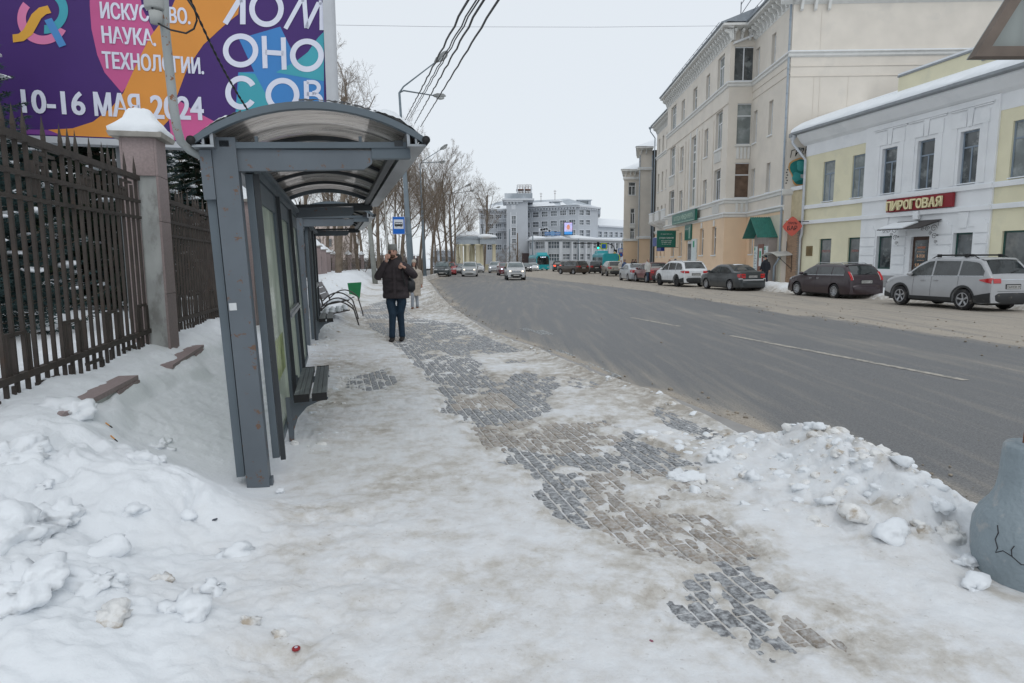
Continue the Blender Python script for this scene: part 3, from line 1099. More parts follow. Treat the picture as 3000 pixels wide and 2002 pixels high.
def fence_panel(p0, p1, ztop, zlow, label, detail=True, group=None):
 p0, p1 = Vector(p0), Vector(p1)
 d = p1 - p0
 W_ = math.hypot(d.x, d.y)
 t = T('fence_panel', label, 'fence', p0, math.atan2(d.y, d.x), group)
 slope = (p1.z - p0.z) / W_
 if not detail:
  mb = MB()
  n = int(W_ / .16)
  for i in range(n + 1):
   u_ = W_ * (i + .5) / (n + 1)
   s = slope * u_
   mb.box(u_ - .014, u_ + .014, -.012, .012, zlow + s - .35, ztop + s + (.22 if i % 3 else -.1))
  O('bar', mb, IR, t, kind='stuff')
 else:
  n = int(W_ / .158)
  cyc = 0
  proto = {}
  for i in range(n + 1):
   u_ = W_ * (i + .5) / (n + 1)
   s = slope * u_
   k = i % 6
   top = {0: .24, 1: .24, 2: -.06, 3: .24, 4: -.10, 5: .24}[k]
   key = (k in (2, 4), k in (1, 4))
   z1 = top
   z0 = {0: -.24, 1: -.34, 2: -.30, 3: -.22, 4: -.34, 5: -.28}[k]
   if k not in proto:
    b_ = MB()
    bar(b_, 0, zlow + z0, ztop + z1, .027, spear=k not in (2, 4))
    proto[k] = mesh('bar', b_, IR)
   O('bar', proto[k], parent=t, loc=(u_, 0, s))
  st = W_ / (n + 1)
  for c in range(0, n // 6 + 1):
   u0 = (c * 6 + .5) * st
   if u0 + 5 * st > W_:
    break
   s = slope * u0
   mb = MB()
   q = .022
   mb.box(u0 + 2 * st, u0 + 4 * st, -.011, .011, ztop - .085 + s, ztop - .06 + s)
   mb.box(u0 + 1.5 * st, u0 + 1.5 * st + q, -.012, .012, ztop - .40 + s, ztop - .14 + s)
   mb.box(u0 + 1.5 * st, u0 + 2.6 * st, -.0125, .0125, ztop - .165 + s, ztop - .14 + s)
   mb.box(u0 + 2.6 * st, u0 + 2.6 * st + q, -.012, .012, ztop - .24 + s, ztop - .14 + s)
   zz = zlow + s
   mb.box(u0 - .2 * st, u0 + 2.2 * st, -.0125, .0125, zz - .115, zz - .09)
   mb.box(u0 + 2.2 * st, u0 + 2.2 * st + q, -.012, .012, zz - .24, zz - .115)
   mb.box(u0 + 1.2 * st, u0 + 3.6 * st, -.0125, .0125, zz - .24, zz - .215)
   mb.box(u0 + 3.6 * st, u0 + 3.6 * st + q, -.012, .012, zz - .24, zz - .05)
   mb.box(u0 + 3.3 * st, u0 + 5.2 * st, -.0125, .0125, zz + .30, zz + .325)
   mb.box(u0 + 3.3 * st, u0 + 3.3 * st + .04, -.0135, .0135, zz + .01, zz + .30)
   mb.box(u0 + 5.2 * st, u0 + 5.2 * st + .04, -.0135, .0135, zz + .01, zz + .30)
   O('meander', mb, IR, t, kind='stuff')
 for (zz, hh, dd) in ((ztop, .055, .03), (ztop - .26, .035, .02), (ztop - .44, .03, .018), (zlow, .05, .028)):
  mb = MB()
  mb.prism([(0, -dd, zz - hh / 2), (0, dd, zz - hh / 2), (0, dd, zz + hh / 2), (0, -dd, zz + hh / 2)], (W_, 0, slope * W_))
  O('rail', mb, IR, t)
 return t
def pillar(loc, rz, h, label, detail=True, base=-.6, group=None):
 w = .235
 t = T('fence_pillar', label, 'pillar', loc, rz, group)
 if detail:
  zs = [base, .42, 1.35, h - .6, h]
  zs = [base, .30, 1.22, 2.05, h - .42, h]
  for i in range(len(zs) - 1):
   a, b = zs[i], zs[i + 1]
   worn = 0 < i < 4
   for (x0, x1, y0, y1) in ((w - .03, w, -w, w), (-w, -w + .03, -w, w)):
    mb = MB()
    mb.box(x0, x1, y0, y1, a + .003, b - .003)
    O('granite_slab', mb, PG, t)
   if worn:
    mb = MB()
    mb.box(-w + .033, -.04, -w, -w + .028, a + .003, b - .003)
    O('granite_slab', mb, PG, t)
   else:
    mb = MB()
    mb.box(-w + .033, w - .033, -w, -w + .03, a + .003, b - .003)
    O('granite_slab', mb, PG, t)
   mb = MB()
   mb.box(-w + .033, w - .033, w - .03, w, a + .003, b - .003)
   O('granite_slab', mb, PG, t)
  mb = MB()
  mb.box(-w + .032, w - .034, -w + .03, w - .032, base, h - .005)
  O('core', mb, CONC, t)
 else:
  mb = MB()
  mb.box(-w, w, -w, w, base, h)
  O('shaft', mb, PG, t)
 mb = MB()
 mb.add([(-.33, -.33, h), (.33, -.33, h), (.33, .33, h), (-.33, .33, h), (-.35, -.35, h + .05), (.35, -.35, h + .05), (.35, .35, h + .05), (-.35, .35, h + .05), (-.1, -.1, h + .12), (.1, -.1, h + .12), (.1, .1, h + .12), (-.1, .1, h + .12)],
  [(3, 2, 1, 0), (0, 1, 5, 4), (1, 2, 6, 5), (2, 3, 7, 6), (3, 0, 4, 7), (4, 5, 9, 8), (5, 6, 10, 9), (6, 7, 11, 10), (7, 4, 8, 11), (8, 9, 10, 11)])
 O('cap', mb, M('old_cap_concrete', (.34, .32, .29), var=.2, scale=8), t)
 mb = MB()
 prof = [(.34, h + .052), (.345, h + .10), (.30, h + .16), (.22, h + .22), (.17, h + .29), (.13, h + .335), (.02, h + .345)] if detail else [(.35, h + .052), (.33, h + .12), (.15, h + .3), (.02, h + .42)]
 n = 28 if detail else 8
 vv, ff = [], []
 rg = random.Random(int(loc[1] * 10))
 for (r, z) in prof:
  for j in range(n):
   a = 2 * math.pi * (j + .5) / n
   c, s = math.cos(a), math.sin(a)
   k = 1 / max(abs(c), abs(s))
   k = 1 + (k - 1) * (.92 if z < h + .12 else .5)
   k *= 1 + rg.uniform(-.03, .03)
   vv.append((c * r * k, s * r * k, z + rg.uniform(-.006, .006)))
 for i in range(len(prof) - 1):
  for j in range(n):
   ff.append((i * n + j, i * n + (j + 1) % n, (i + 1) * n + (j + 1) % n, (i + 1) * n + j))
 ff.append(tuple((len(prof) - 1) * n + j for j in range(n)))
 mb.add(vv, ff)
 O('snow_cap', mb, WS, t, smooth=True)
 return t
FA = math.atan2(-.23, 1)   # lean of the fence line from straight ahead
frz = -FA
PY = 7.85
fx_ = lambda y: float(fence_x(y))
pillar((fx_(PY) + .06, PY - .15, 0), frz * 1, 2.98, 'tall pink granite fence pillar under a snow cone, its facing partly fallen off', base=-.4).scale = (.8, .8, 1)
p0 = Vector((fx_(3.0) - .0, 3.0, -.02))
p1 = Vector((fx_(PY - .36), PY - .36, 0))
fence_panel(p0, p1, 2.53, .80, 'rusty iron fence panel of spear bars, nearest, left of the tall granite pillar')
fence_panel((fx_(PY + .33), PY + .33, -.05), (fx_(PY + 5.6), PY + 5.6, -.1), 2.42, .86, 'iron fence panel between the tall granite pillar and the near shelter')
gp = 'granite pillars of the park fence farther on'
gf = 'iron fence panels of the park farther on'
yy_ = PY + 5.95
k = 0
while yy_ < 112:
 z_ = -.1 - .022 * (min(yy_, 53) - 13)
 hh = 3.0
 x_ = fx_(yy_)
 nx = yy_ + 5.7
 pillar((x_, yy_, z_), frz, hh - .1, 'pink granite pillar with a small snow cap in the far row of the park fence', detail=False, group=gp, base=-1.0)
 z2 = -.1 - .022 * (min(nx, 53) - 13)
 fence_panel((x_, yy_ + .3, z_), (fx_(nx), nx - .3, z2), 2.42, .86, 'dark iron fence panel between pillars of the far park fence', detail=False, group=gf)
 yy_ = nx
 k += 1
for (a, b, c, lab) in (((222, 1325, .30), (412, 1185, .34), .16, 'broken edge of the low fence wall, bare concrete and granite, left in the snow'), ((520, 1110, .36), (600, 1050, .36), .20, 'small granite corner of the fence wall sticking out of the snow below the pillar')):
 p, q = G(a[0], a[1], a[2]), G(b[0], b[1], b[2])
 d = (q - p)
 d.z = 0
 L_ = d.length
 t = T('wall_coping', lab, 'wall', (p.x, p.y, max(ground_z(p.x, p.y), ground_z(q.x, q.y), ground_z((p.x + q.x) / 2, (p.y + q.y) / 2)) + .012), math.atan2(d.y, d.x))
 mb = MB()
 mb.box(-.15, L_, 0, .16, -.02, .02)
 O('coping_slab', mb, PG, t)
 mb = MB()
 mb.box(0, L_ * .62, .01, .15, -.4, -.022)
 O('concrete_core', mb, CONC, t)
 mb = MB()
 mb.box(L_ * .62 + .003, L_, -.01, .15, -.4, -.022)
 O('granite_slab', mb, PG, t)
BO = Vector((-3.69, 14.0, 0))
bd = Vector((-3.36, -1, 0)).normalized()
BWID = 6.55
def bz(px, py):
 """picture point on the billboard plane -> (u from its left edge, z)"""
 d = ray(px, py)
 det = d.x * (-bd.y) - d.y * (-bd.x)
 s = (BO.x * (-bd.y) - BO.y * (-bd.x)) / det
 X, Y = d.x * s, d.y * s
 return (BWID - ((X - BO.x) * bd.x + (Y - BO.y) * bd.y), CZ + d.z * s)
bt = T('billboard', 'large purple festival billboard on the left, lettered in white over coloured ribbons', 'billboard', tuple(BO + bd * BWID), math.atan2(-bd.y, -bd.x))
zb0 = bz(300, 405)[1] - .0
zb0 = min(bz(20, 393)[1], bz(540, 417)[1]) + .0
zb1 = zb0 + 3.35
def bm(n, c):
 return M('print_' + n, c, rough=.55, var=.05, scale=1.5, bump=.06, bs=3)
mb = MB()
mb.box(0, BWID, .0, .22, zb0, zb1)
O('panel', mb, bm('purple', '40206a'), bt)
clip_u = (0.02, BWID - .02)
def shape(nm, pts, col, lay):
 """flat printed shape, clipped to the sheet"""
 P = [(min(max(u_, .02), BWID - .12), min(max(z, zb0 + .03), zb1 - .02)) for u_, z in pts]
 mb = MB()
 mb.add([(u_, -.002 * lay - .001, z) for u_, z in P], [tuple(range(len(P)))])
 o = O(nm, mb, bm(nm + col, col), bt)
 return o
def bpx(pts):
 return [bz(a * 1.0, b * 1.0) for a, b in pts]
def ringpx(cx, cy, r0, r1, a0, a1, n=26):
 o, i_ = [], []
 for k in range(n + 1):
  a = math.radians(a0 + (a1 - a0) * k / n)
  o.append((cx + r1 * math.cos(a), cy + r1 * math.sin(a)))
  i_.append((cx + r0 * math.cos(a), cy + r0 * math.sin(a)))
 return o, i_
def ringshape(nm, cx, cy, r0, r1, a0, a1, col, lay):
 o, i_ = ringpx(cx, cy, r0, r1, a0, a1)
 A = [bz(*p) for p in o] + [bz(*p) for p in i_]
 n = len(o)
 mb = MB()
 mb.add([(u_, -.002 * lay - .001, min(z, zb1 - .02)) for u_, z in A], [(k, k + 1, n + k + 1, n + k) for k in range(n - 1)])
 return O(nm, mb, bm(nm + col, col), bt)
s_ = 1 / 2.35
z_ = lambda L: [(a * s_, b * s_) for a, b in L]
shape('ribbon_pink', bpx(z_([(618, -60), (618, 40), (630, 200), (670, 380), (720, 500), (840, 640), (900, 560), (1080, 260), (980, 60), (960, -60)])), 'c2568c', 1)
shape('ribbon_orange', bpx(z_([(1230, -60), (1180, 60), (1030, 260), (950, 420), (850, 640), (770, 740), (640, 840), (500, 885), (330, 895), (430, 960), (840, 990), (1040, 960), (1170, 820), (1220, 660), (1290, 470), (1400, 310), (1540, 180), (1640, 100), (1660, -60)])), 'd98f3c', 2)
shape('ribbon_pink_low', bpx(z_([(1180, 960), (1160, 800), (1230, 690), (1330, 760), (1480, 840), (1480, 990), (1200, 990)])), 'c9588f', 3)
shape('ribbon_plum', bpx(z_([(-20, 890), (330, 895), (430, 960), (-20, 930)])), '7a3f8e', 3)
shape('ribbon_blue', bpx(z_([(1645, 270), (1725, 245), (1930, 185), (1990, 310), (2100, 520), (2230, 560), (2230, 760), (1620, 790), (1640, 500), (1750, 495)])), '3a7fc0', 2)
shape('ribbon_teal', bpx(z_([(2230, 220), (2190, 260), (2120, 360), (2050, 415), (1900, 500), (2230, 560)])), '3f9fae', 3)
shape('ribbon_teal_low', bpx(z_([(1650, 500), (1755, 510), (1900, 780), (1625, 790)])), '3c9cab', 3)
LT = 'd9dceb'
def stroke(pts, w, lay=6, nm='letter'):
 o = []
 P = [Vector((a * s_, b * s_)) for a, b in pts]
 w = w * s_ / 2
 mb = MB()
 for a, b in zip(P[:-1], P[1:]):
  d = (b - a).normalized()
  n = Vector((-d.y, d.x)) * w
  A = [bz(*(a + n)), bz(*(b + n)), bz(*(b - n)), bz(*(a - n))]
  mb.add([(min(u_, BWID - .12), -.002 * lay - .001, min(z, zb1 - .02)) for u_, z in A], [(0, 1, 2, 3)])
 return O(nm, mb, bm('lettering', LT), bt)
def ringl(cx, cy, rx, ry, w, a0=0, a1=360):
 n = 40
 mb = MB()
 A, B = [], []
 for k in range(n + 1):
  a = math.radians(a0 + (a1 - a0) * k / n)
  A.append(bz((cx + (rx + w / 2) * math.cos(a)) * s_, (cy + (ry + w / 2) * math.sin(a)) * s_))
  B.append(bz((cx + (rx - w / 2) * math.cos(a)) * s_, (cy + (ry - w / 2) * math.sin(a)) * s_))
 mb.add([(min(u_, BWID - .12), -.013, min(z, zb1 - .02)) for u_, z in A + B], [(k, k + 1, n + k + 2, n + k + 1) for k in range(n)])
 return O('letter', mb, bm('lettering', LT), bt)
W = 38
stroke([(1550, 165), (1650, 0), (1672, 0), (1672, 170)], W)      # Л
ringl(1835, 62, 100, 108, W)                                        # О
stroke([(1965, 200), (2075, 0), (2095, 0), (2110, 195), (2195, 20), (2215, 20), (2215, 210)], 30)
ringl(1657, 350, 103, 98, W)
stroke([(1818, 250), (1826, 472)], 34)
stroke([(1950, 260), (1957, 482)], 34)
stroke([(1826, 362), (1952, 370)], 34)
ringl(2113, 383, 98, 96, W)
ringl(1662, 640, 92, 98, W, 35, 330)
ringl(1945, 655, 98, 98, W)
stroke([(2108, 560), (2112, 730)], 34)
ringl(2150, 605, 45, 38, 28, -90, 90)
ringl(2155, 695, 55, 45, 28, -90, 60)
stroke([(2112, 567), (2150, 567)], 28)
stroke([(2112, 650), (2155, 650)], 28)
TXT = bm('lettering', LT)
def btext(s, x0, y0, x1, y1, h, bold=.02):
 bold = .016
 """text from left-bottom to right-bottom picture points (zoom units), cap height h"""
 a, b = bz(x0 * s_, y0 * s_), bz(x1 * s_, y1 * s_)
 c = bz(x0 * s_, (y0 - h) * s_)
 mb = MB()
 for k_ in range(4):
  text(mb, s, (a[0] + (k_ - 1.5) * .011 * (b[0] - a[0]) / len(s) * 2.2, -.015 - k_ * .0005, a[1]), Vector((1, 0, (b[1] - a[1]) / (b[0] - a[0]))), Vector((0, 0, 1)), b[0] - a[0], c[1] - a[1], bold=bold, n=(0, -1, 0))
 O('lettering', mb, TXT, bt)
btext('ИСКУССТВО.', 697, 130, 1312, 172, 117)
btext('НАУКА.', 708, 300, 1075, 322, 120, .03)
btext('ТЕХНОЛОГИИ.', 712, 474, 1405, 515, 120, .03)
btext('10-16', 160, 780, 592, 797, 165, .03)
btext('МАЯ', 658, 800, 970, 812, 165, .03)
btext('2024', 1046, 822, 1405, 832, 165, .03)
ringshape('emblem_pink', 298 * s_, 130 * s_, 118 * s_, 178 * s_, 28, 220, 'd67ba6', 4)
ringshape('emblem_teal', 310 * s_, 75 * s_, 100 * s_, 160 * s_, -120, 92, '3f9fb0', 5)
shape('emblem_yellow', bpx(z_([(88, 240), (130, 235), (165, 205), (220, 100), (270, 55), (330, 40), (355, 92), (320, 100), (285, 130), (225, 240), (165, 285), (92, 295)])), 'd9a23c', 6)
shape('emblem_blue', bpx(z_([(307, 143), (358, 126), (458, 312), (410, 330)])), '4a8ac6', 7)
FRM = M('billboard_frame', (.5, .52, .55), rough=.4, var=.06)
mb = MB()
mb.box(BWID - .13, BWID, -.05, .0, zb0, zb1 + .05)
nn = 10
P = []
for i in range(nn + 1):
 a = -math.pi / 2 + math.pi * i / nn
 P.append((BWID + .12 * math.cos(a), .08 + .13 * math.sin(a)))
mb.add([(x, y, zb0 - .05) for x, y in P] + [(x, y, zb1 + .1) for x, y in P], [(i, i + 1, nn + 2 + i, nn + 1 + i) for i in range(nn)])
O('side_frame', mb, FRM, bt)
mb = MB()
mb.box(-.1, BWID, -.06, .26, zb0 - .12, zb0 - .002)
O('bottom_frame', mb, FRM, bt)
mb = MB()
mb.tube([(2.6, .3, -1), (2.6, .3, zb0 + .3)], .2, 16)
O('column', mb, M('billboard_column', (.2, .21, .22)), bt)
mb = MB()
mb.box(.3, BWID - .3, .24, .4, zb0 + .3, zb0 + .5)
O('back_beam', mb, M('billboard_column', (.2, .21, .22)), bt)
class Fac:
 """a house front: local x runs along it towards the viewer, y into the house"""
 def __init__(s, o, t):
  s.o = Vector((o[0], o[1], 0))
  s.t = Vector((t[0], t[1], 0)).normalized()
  s.rz = math.atan2(s.t.y, s.t.x)
  s.M = Matrix.Translation(s.o) @ Matrix.Rotation(s.rz, 4, 'Z')
 def at(s, px, py):
  d = ray(px, py)
  t = s.t
  det = d.x * (-t.y) + d.y * t.x
  k = (s.o.x * (-t.y) + s.o.y * t.x) / det
  X, Y = d.x * k, d.y * k
  return (X - s.o.x) * t.x + (Y - s.o.y) * t.y, CZ + d.z * k
def wall_holes(mb, x0, x1, z0, z1, holes, depth=.22, y=0.):
 """front wall sheet at y with rectangular openings and their reveals"""
 xs = sorted({x0, x1} | {h[0] for h in holes} | {h[1] for h in holes})
 for a, b in zip(xs[:-1], xs[1:]):
  if b - a < 1e-5:
   continue
  m_ = (a + b) / 2
  hs = sorted([(h[2], h[3]) for h in holes if h[0] <= m_ <= h[1]])
  z = z0
  for (p, q) in hs:
   if p > z:
    mb.add([(a, y, z), (b, y, z), (b, y, p), (a, y, p)], [(0, 1, 2, 3)])
   z = q
  if z < z1:
   mb.add([(a, y, z), (b, y, z), (b, y, z1), (a, y, z1)], [(0, 1, 2, 3)])
 for (a, b, p, q) in [h[:4] for h in holes]:
  mb.add([(a, y, p), (b, y, p), (b, y, q), (a, y, q), (a, y + depth, p), (b, y + depth, p), (b, y + depth, q), (a, y + depth, q)],
   [(0, 4, 5, 1), (1, 5, 6, 2), (2, 6, 7, 3), (3, 7, 4, 0)])
WG = M('window_glass', (.055, .065, .07), rough=.06, var=.5, scale=1.1, spec=.9, c2=(.20, .22, .22), c2s=1.3, c2t=.52)
WG2 = M('window_glass_pale', (.19, .215, .215), rough=.12, var=.3, scale=.9, spec=.7, c2=(.30, .33, .33), c2s=.8, c2t=.5)
WF = M('window_white', (.75, .77, .79), var=.05, rough=.5)
WFB = M('window_bluegrey', (.22, .27, .33), var=.08, rough=.5)
CURT = M('curtain', (.42, .40, .37), var=.25, stretch=(4, 4, .3), scale=3)
def window(par, a, b, p, q, fm, gm, y=.16, cross=.33, mull=1, fw=.07, kind='window', sill=True, sillm=None, curt=False):
 """frame + pane children; sill outside"""
 f = MB()
 f.box(a, b, y, y + .06, p, p + fw)
 f.box(a, b, y, y + .06, q - fw, q)
 f.box(a, a + fw, y, y + .06, p + fw, q - fw)
 f.box(b - fw, b, y, y + .06, p + fw, q - fw)
 zc = q - (q - p) * cross
 if cross:
  f.box(a + fw, b - fw, y + .005, y + .055, zc - fw / 2, zc + fw / 2)
 for k in range(mull):
  xm = a + (b - a) * (k + 1) / (mull + 1)
  f.box(xm - fw / 2, xm + fw / 2, y + .003, y + .05, p + fw, (zc - fw / 2) if cross else q - fw)
 w_ = O('window', f, fm, par)
 g = MB()
 g.box(a + .02, b - .02, y + .03, y + .04, p + .02, q - .02)
 O('pane', g, gm, w_)
 if sill:
  s = MB()
  s.box(a - .06, b + .06, -.09, y, p - .06, p - .003)
  O('sill', s, sillm or WF, w_)
  s = MB()
  s.box(a - .05, b + .05, -.085, y - .02, p - .002, p + .05)
  O('sill_snow', s, WS, w_)
 return w_
def bx(name, mat_, par, *b, **k):
 mb = MB()
 mb.box(*b)
 return O(name, mb, mat_, par, **k)
def pipe(par, x, z0, z1, m_, y=-.1, r=.07, kick=0.):
 P = [(x, y, z1)]
 if kick:
  P += [(x, y, z0 + 1.6), (x + kick, y - .15, z0 + 1.0), (x + kick, y - .15, z0)]
 else:
  P += [(x, y, z0)]
 mb = MB()
 mb.tube(P, r, 10)
 d = O('downpipe', mb, m_, par, smooth=True)
 mb = MB()
 z = z0 + 1.5
 while z < z1:
  mb.lathe([(r * 1.18, z), (r * 1.18, z + .06)], 10, c=(x, y, 0))
  z += 1.6
 O('pipe_clamp', mb, m_, d, kind='stuff')
 return d
YEL = M('pale_yellow_plaster', (.70, .66, .48), var=.06, scale=.8, bump=.08, bs=12, c2=(.65, .62, .46), c2s=.7)
WHP = M('white_plaster', (.74, .755, .77), var=.05, scale=.8, bump=.08, bs=12, c2=(.68, .70, .72), c2s=.6)
GUT = M('grey_gutter', (.25, .27, .29), rough=.5)
GRN = M('dark_green_frame', (.02, .07, .06), rough=.5)
F2 = Fac((19.6, 46), (.2011, -1))
h2 = T('yellow_house', 'two-storey pale yellow and white house with the red bakery sign and a snowy roof', 'house', F2.o, F2.rz)
UW = [(3.05, 4.15, 'y'), (5.7, 6.75, 'y'), (8.2, 9.3, 'w'), (10.7, 11.8, 'w'), (13.3, 14.35, 'w'), (15.95, 17.3, 'y'), (18.6, 19.9, 'y'), (21.1, 22.3, 'w'), (23.8, 25, 'w')]
LW = [(3.05, 4.2, 'y'), (5.72, 6.8, 'y'), (8.2, 9.35, 'w'), (13.35, 14.45, 'w'), (15.9, 17.3, 'y'), (18.6, 19.9, 'y')]
DOOR2 = (10.69, 11.9)
UE = 27
z1r, zs1, zs0 = 9.0, 4.97, 3.95
def seg(u0, u1, m_, prot):
 hs = [(a, b, 5.05, 7.62) for a, b, _ in UW if u0 <= a < u1] + [(a, b, .86, 2.72) for a, b, _ in LW if u0 <= a < u1]
 if u0 <= DOOR2[0] < u1:
  hs.append((DOOR2[0], DOOR2[1], .12, 2.62))
 mb = MB()
 wall_holes(mb, u0, u1, -.3, z1r, hs, .25 + prot, y=-prot)
 if prot:
  mb.add([(u0, -prot, -.3), (u0, 0, -.3), (u0, 0, z1r), (u0, -prot, z1r)], [(0, 1, 2, 3)])
  mb.add([(u1, -prot, -.3), (u1, 0, -.3), (u1, 0, z1r), (u1, -prot, z1r)], [(0, 3, 2, 1)])
 O('wall', mb, m_, h2)
 bx('sill_course', WHP, h2, u0 + (.0 if not prot else -.04), u1 + (.04 if prot else 0), -.12 - prot, -prot - .002, zs1 - .22, zs1 - .02)
 bx('course_snow', WS, h2, u0, u1, -.115 - prot, -prot, zs1 - .02, zs1 + .03)
 bx('string_course', WHP, h2, u0 + (.0 if not prot else -.04), u1 + (.04 if prot else 0), -.14 - prot, -prot - .002, zs0 - .2, zs0)
 bx('course_snow', WS, h2, u0, u1, -.13 - prot, -prot, zs0, zs0 + .035)
 bx('plinth', M('plinth_grey', (.3, .3, .3)), h2, u0, u1, -.07 - prot, -prot - .003, -.3, .5)
seg(1.25, 6.86, YEL, 0)
seg(6.86, 15.3, WHP, .10)
seg(15.3, 20.6, YEL, 0)
seg(20.6, UE, WHP, .10)
for (a, b) in ((1.25, 6.86), (15.3, 20.6)):
 bx('frieze', WHP, h2, a, b, -.02, -.001, 8.22, z1r)
mb = MB()   # end wall, back and core
mb.box(1.25, UE, .26, 10, -.3, z1r)
O('core', mb, M('house_core', (.12, .12, .11)), h2)
mb = MB()
mb.add([(1.25, 0, -.3), (1.25, 10, -.3), (1.25, 10, z1r), (1.25, 0, z1r)], [(3, 2, 1, 0)])
O('wall', mb, YEL, h2)
for a, b, c in UW:
 pr = .10 if c == 'w' else 0
 window(h2, a, b, 5.05, 7.62, WFB, WG2 if c == 'y' else WG, y=.10 - pr * .0, cross=.30, fw=.075, sill=False)
 bx('sill_snow', WS, h2, a, b, -.10 - pr, .08, 5.06, 5.11)
 if c == 'w':
  m_ = (a + b) / 2
  mb = MB()
  y0 = -.10 - .07
  y1 = -.102
  for (q0, q1) in ((a - .62, m_ - .16), (m_ + .16, b + .62)):
   mb.box(q0, q1, y0, y1, 8.62, 8.68)
  O('hood_mould', mb, WHP, h2)
  bx('hood_mould', WHP, h2, a - .72, b + .72, y0 - .03, y0 + .02, 8.70, 8.77)
  mb = MB()
  mb.prism([(m_ - .11, y0 + .01, 7.8), (m_ + .11, y0 + .01, 7.8), (m_ + .19, y0 + .01, 8.69), (m_ - .19, y0 + .01, 8.69)], (0, .05, 0))
  O('keystone', mb, WHP, h2)
  for s_g in (-1, 1):
   e = a - .18 if s_g < 0 else b + .18
   bx('surround', WHP, h2, min(e, e - .28 * -s_g), max(e, e - .28 * -s_g), y0 + .03, y1, 5.05, 8.1)
   e2 = m_ + s_g * .2
   e3 = (a - .5) if s_g < 0 else (b + .5)
   bx('surround', WHP, h2, min(e2, e3), max(e2, e3), y0 + .02, y1, 7.82, 8.5)
for a, b, c in LW:
 window(h2, a, b, .86, 2.72, GRN, WG if c == 'w' else M('shop_glass', (.09, .10, .10), rough=.08, spec=.9, var=.3, c2=(.16, .16, .15), c2s=.9), y=.10, cross=0, mull=0, fw=.08, sill=False)
for (a, b) in ((6.92, 8.1), (9.45, 10.35), (12.1, 13.25), (14.55, 15.24)):
 z = .62
 while z < 3.0:
  bx('block', WHP, h2, a, b, -.15, -.102, z, z + .43)
  z += .52
for (a, b) in ((7.0, 8.0), (9.2, 10.5), (11.75, 13.1), (14.2, 15.2)):
 mb = MB()
 mb.prism([(a, -.14, 3.0), (a + .12, -.14, 3.32), (b - .12, -.14, 3.32), (b, -.14, 3.0)], (0, .038, 0))
 O('lintel_block', mb, WHP, h2)
for m_ in (8.78, 13.9):
 mb = MB()
 mb.prism([(m_ - .2, -.17, 2.95), (m_ + .2, -.17, 2.95), (m_ + .28, -.17, 3.73), (m_ - .28, -.17, 3.73)], (0, .068, 0))
 O('keystone', mb, WHP, h2)
mb = MB()
mb.prism([(1.0, 0, z1r - .05), (1.0, -.25, z1r + .12), (1.0, -.62, z1r + .55), (1.0, -.62, z1r + .72), (1.0, 0, z1r + .72)], (UE - 1, 0, 0))
O('cornice', mb, WHP, h2)
mb = MB()
mb.prism([(.6, -.66, z1r + .66), (.6, -.86, z1r + .72), (.6, -.86, z1r + .86), (.6, -.5, z1r + .86)], (UE - .6, 0, 0))
O('gutter', mb, GUT, h2)
bx('gutter_end', GUT, h2, .5, .8, -.9, -.5, z1r + .55, z1r + .80)
N1 = 120
vv, ff = [], []
pr_ = [(-.84, .84), (-.82, .98), (-.6, 1.16), (0, 1.55), (1.2, 2.0), (4.5, 3.1)]
for i in range(N1 + 1):
 u_ = .6 + (UE - .6) * i / N1
 for k, (y, z) in enumerate(pr_):
  q = .06 * math.sin(u_ * 1.3) + .05 * math.sin(u_ * 3.1 + 1) if k in (1, 2) else 0
  vv.append((u_, y + q * .6, z1r + z + q))
for i in range(N1):
 for k in range(5):
  ff.append((i * 6 + k, (i + 1) * 6 + k, (i + 1) * 6 + k + 1, i * 6 + k + 1))
mb = MB()
mb.add(vv, ff)
mb.add([(.6, y, z1r + z) for y, z in pr_] + [(.6, 4.5, z1r + .7), (.6, -.84, z1r + .7)], [tuple(range(8))])
O('snowy_roof', mb, WS, h2, smooth=True)
for (a, b, z) in ((6.5, 8.35, 10.55), (8.35, 13.6, 11.5)):
 bx('parapet', YEL, h2, a, b, .5, .75, z1r + 1.0, z - .0)
 bx('parapet_flashing', GUT, h2, a - .03, b, .44, .80, z + .003, z + .10)
 bx('parapet_snow', WS, h2, a, b, .46, .78, z + .105, z + .2)
bx('parapet', YEL, h2, 13.6, 17.5, .5, .75, z1r + 1.0, 10.9)
bx('parapet_flashing', GUT, h2, 13.6, 17.5, .44, .80, 10.903, 11.0)
bx('parapet_post', GUT, h2, 13.6, 13.72, .5, .7, 11.01, 12.0)
WP = M('white_pipe', (.55, .58, .62), rough=.45)
mb = MB()
mb.tube([(.68, -.7, 9.55), (.68, -.7, 9.2), (1.36, -.14, 8.0), (1.36, -.14, 3.1), (1.2, -.14, 2.8), (1.2, -.14, -.2)], .085, 12)
O('downpipe', mb, WP, h2, smooth=True)
mb = MB()
mb.lathe([(.09, 9.35), (.17, 9.5), (.19, 9.72)], 12, c=(.68, -.7, 0))
O('rain_head', mb, WP, h2)
d = bx('door', M('brown_door_frame', (.06, .03, .02), rough=.5), h2, 10.72, 11.87, .05, .12, .12, 2.6)
bx('pane', WG, d, 10.88, 11.71, .035, .048, .3, 2.42)
OR = M('orange_lettering', (.75, .22, .09), var=.02)
CRM = M('pale_orange_lettering', (.85, .5, .3), var=.02)
for s, z, hh, mm, w_ in (('ПИРОГОВАЯ', 1.98, .11, OR, .52), ('8-19.30', 1.50, .17, CRM, .52), ('9.30-19.30', 1.02, .17, CRM, .70), ('понедельник-пятница', 1.78, .05, CRM, .5), ('суббота, воскресенье', 1.32, .05, CRM, .5)):
 mb = MB()
 text(mb, s, (11.3 - w_ / 2, .028, z), (1, 0, 0), (0, 0, 1), w_, hh, bold=.01)
 O('lettering', mb, mm, d)
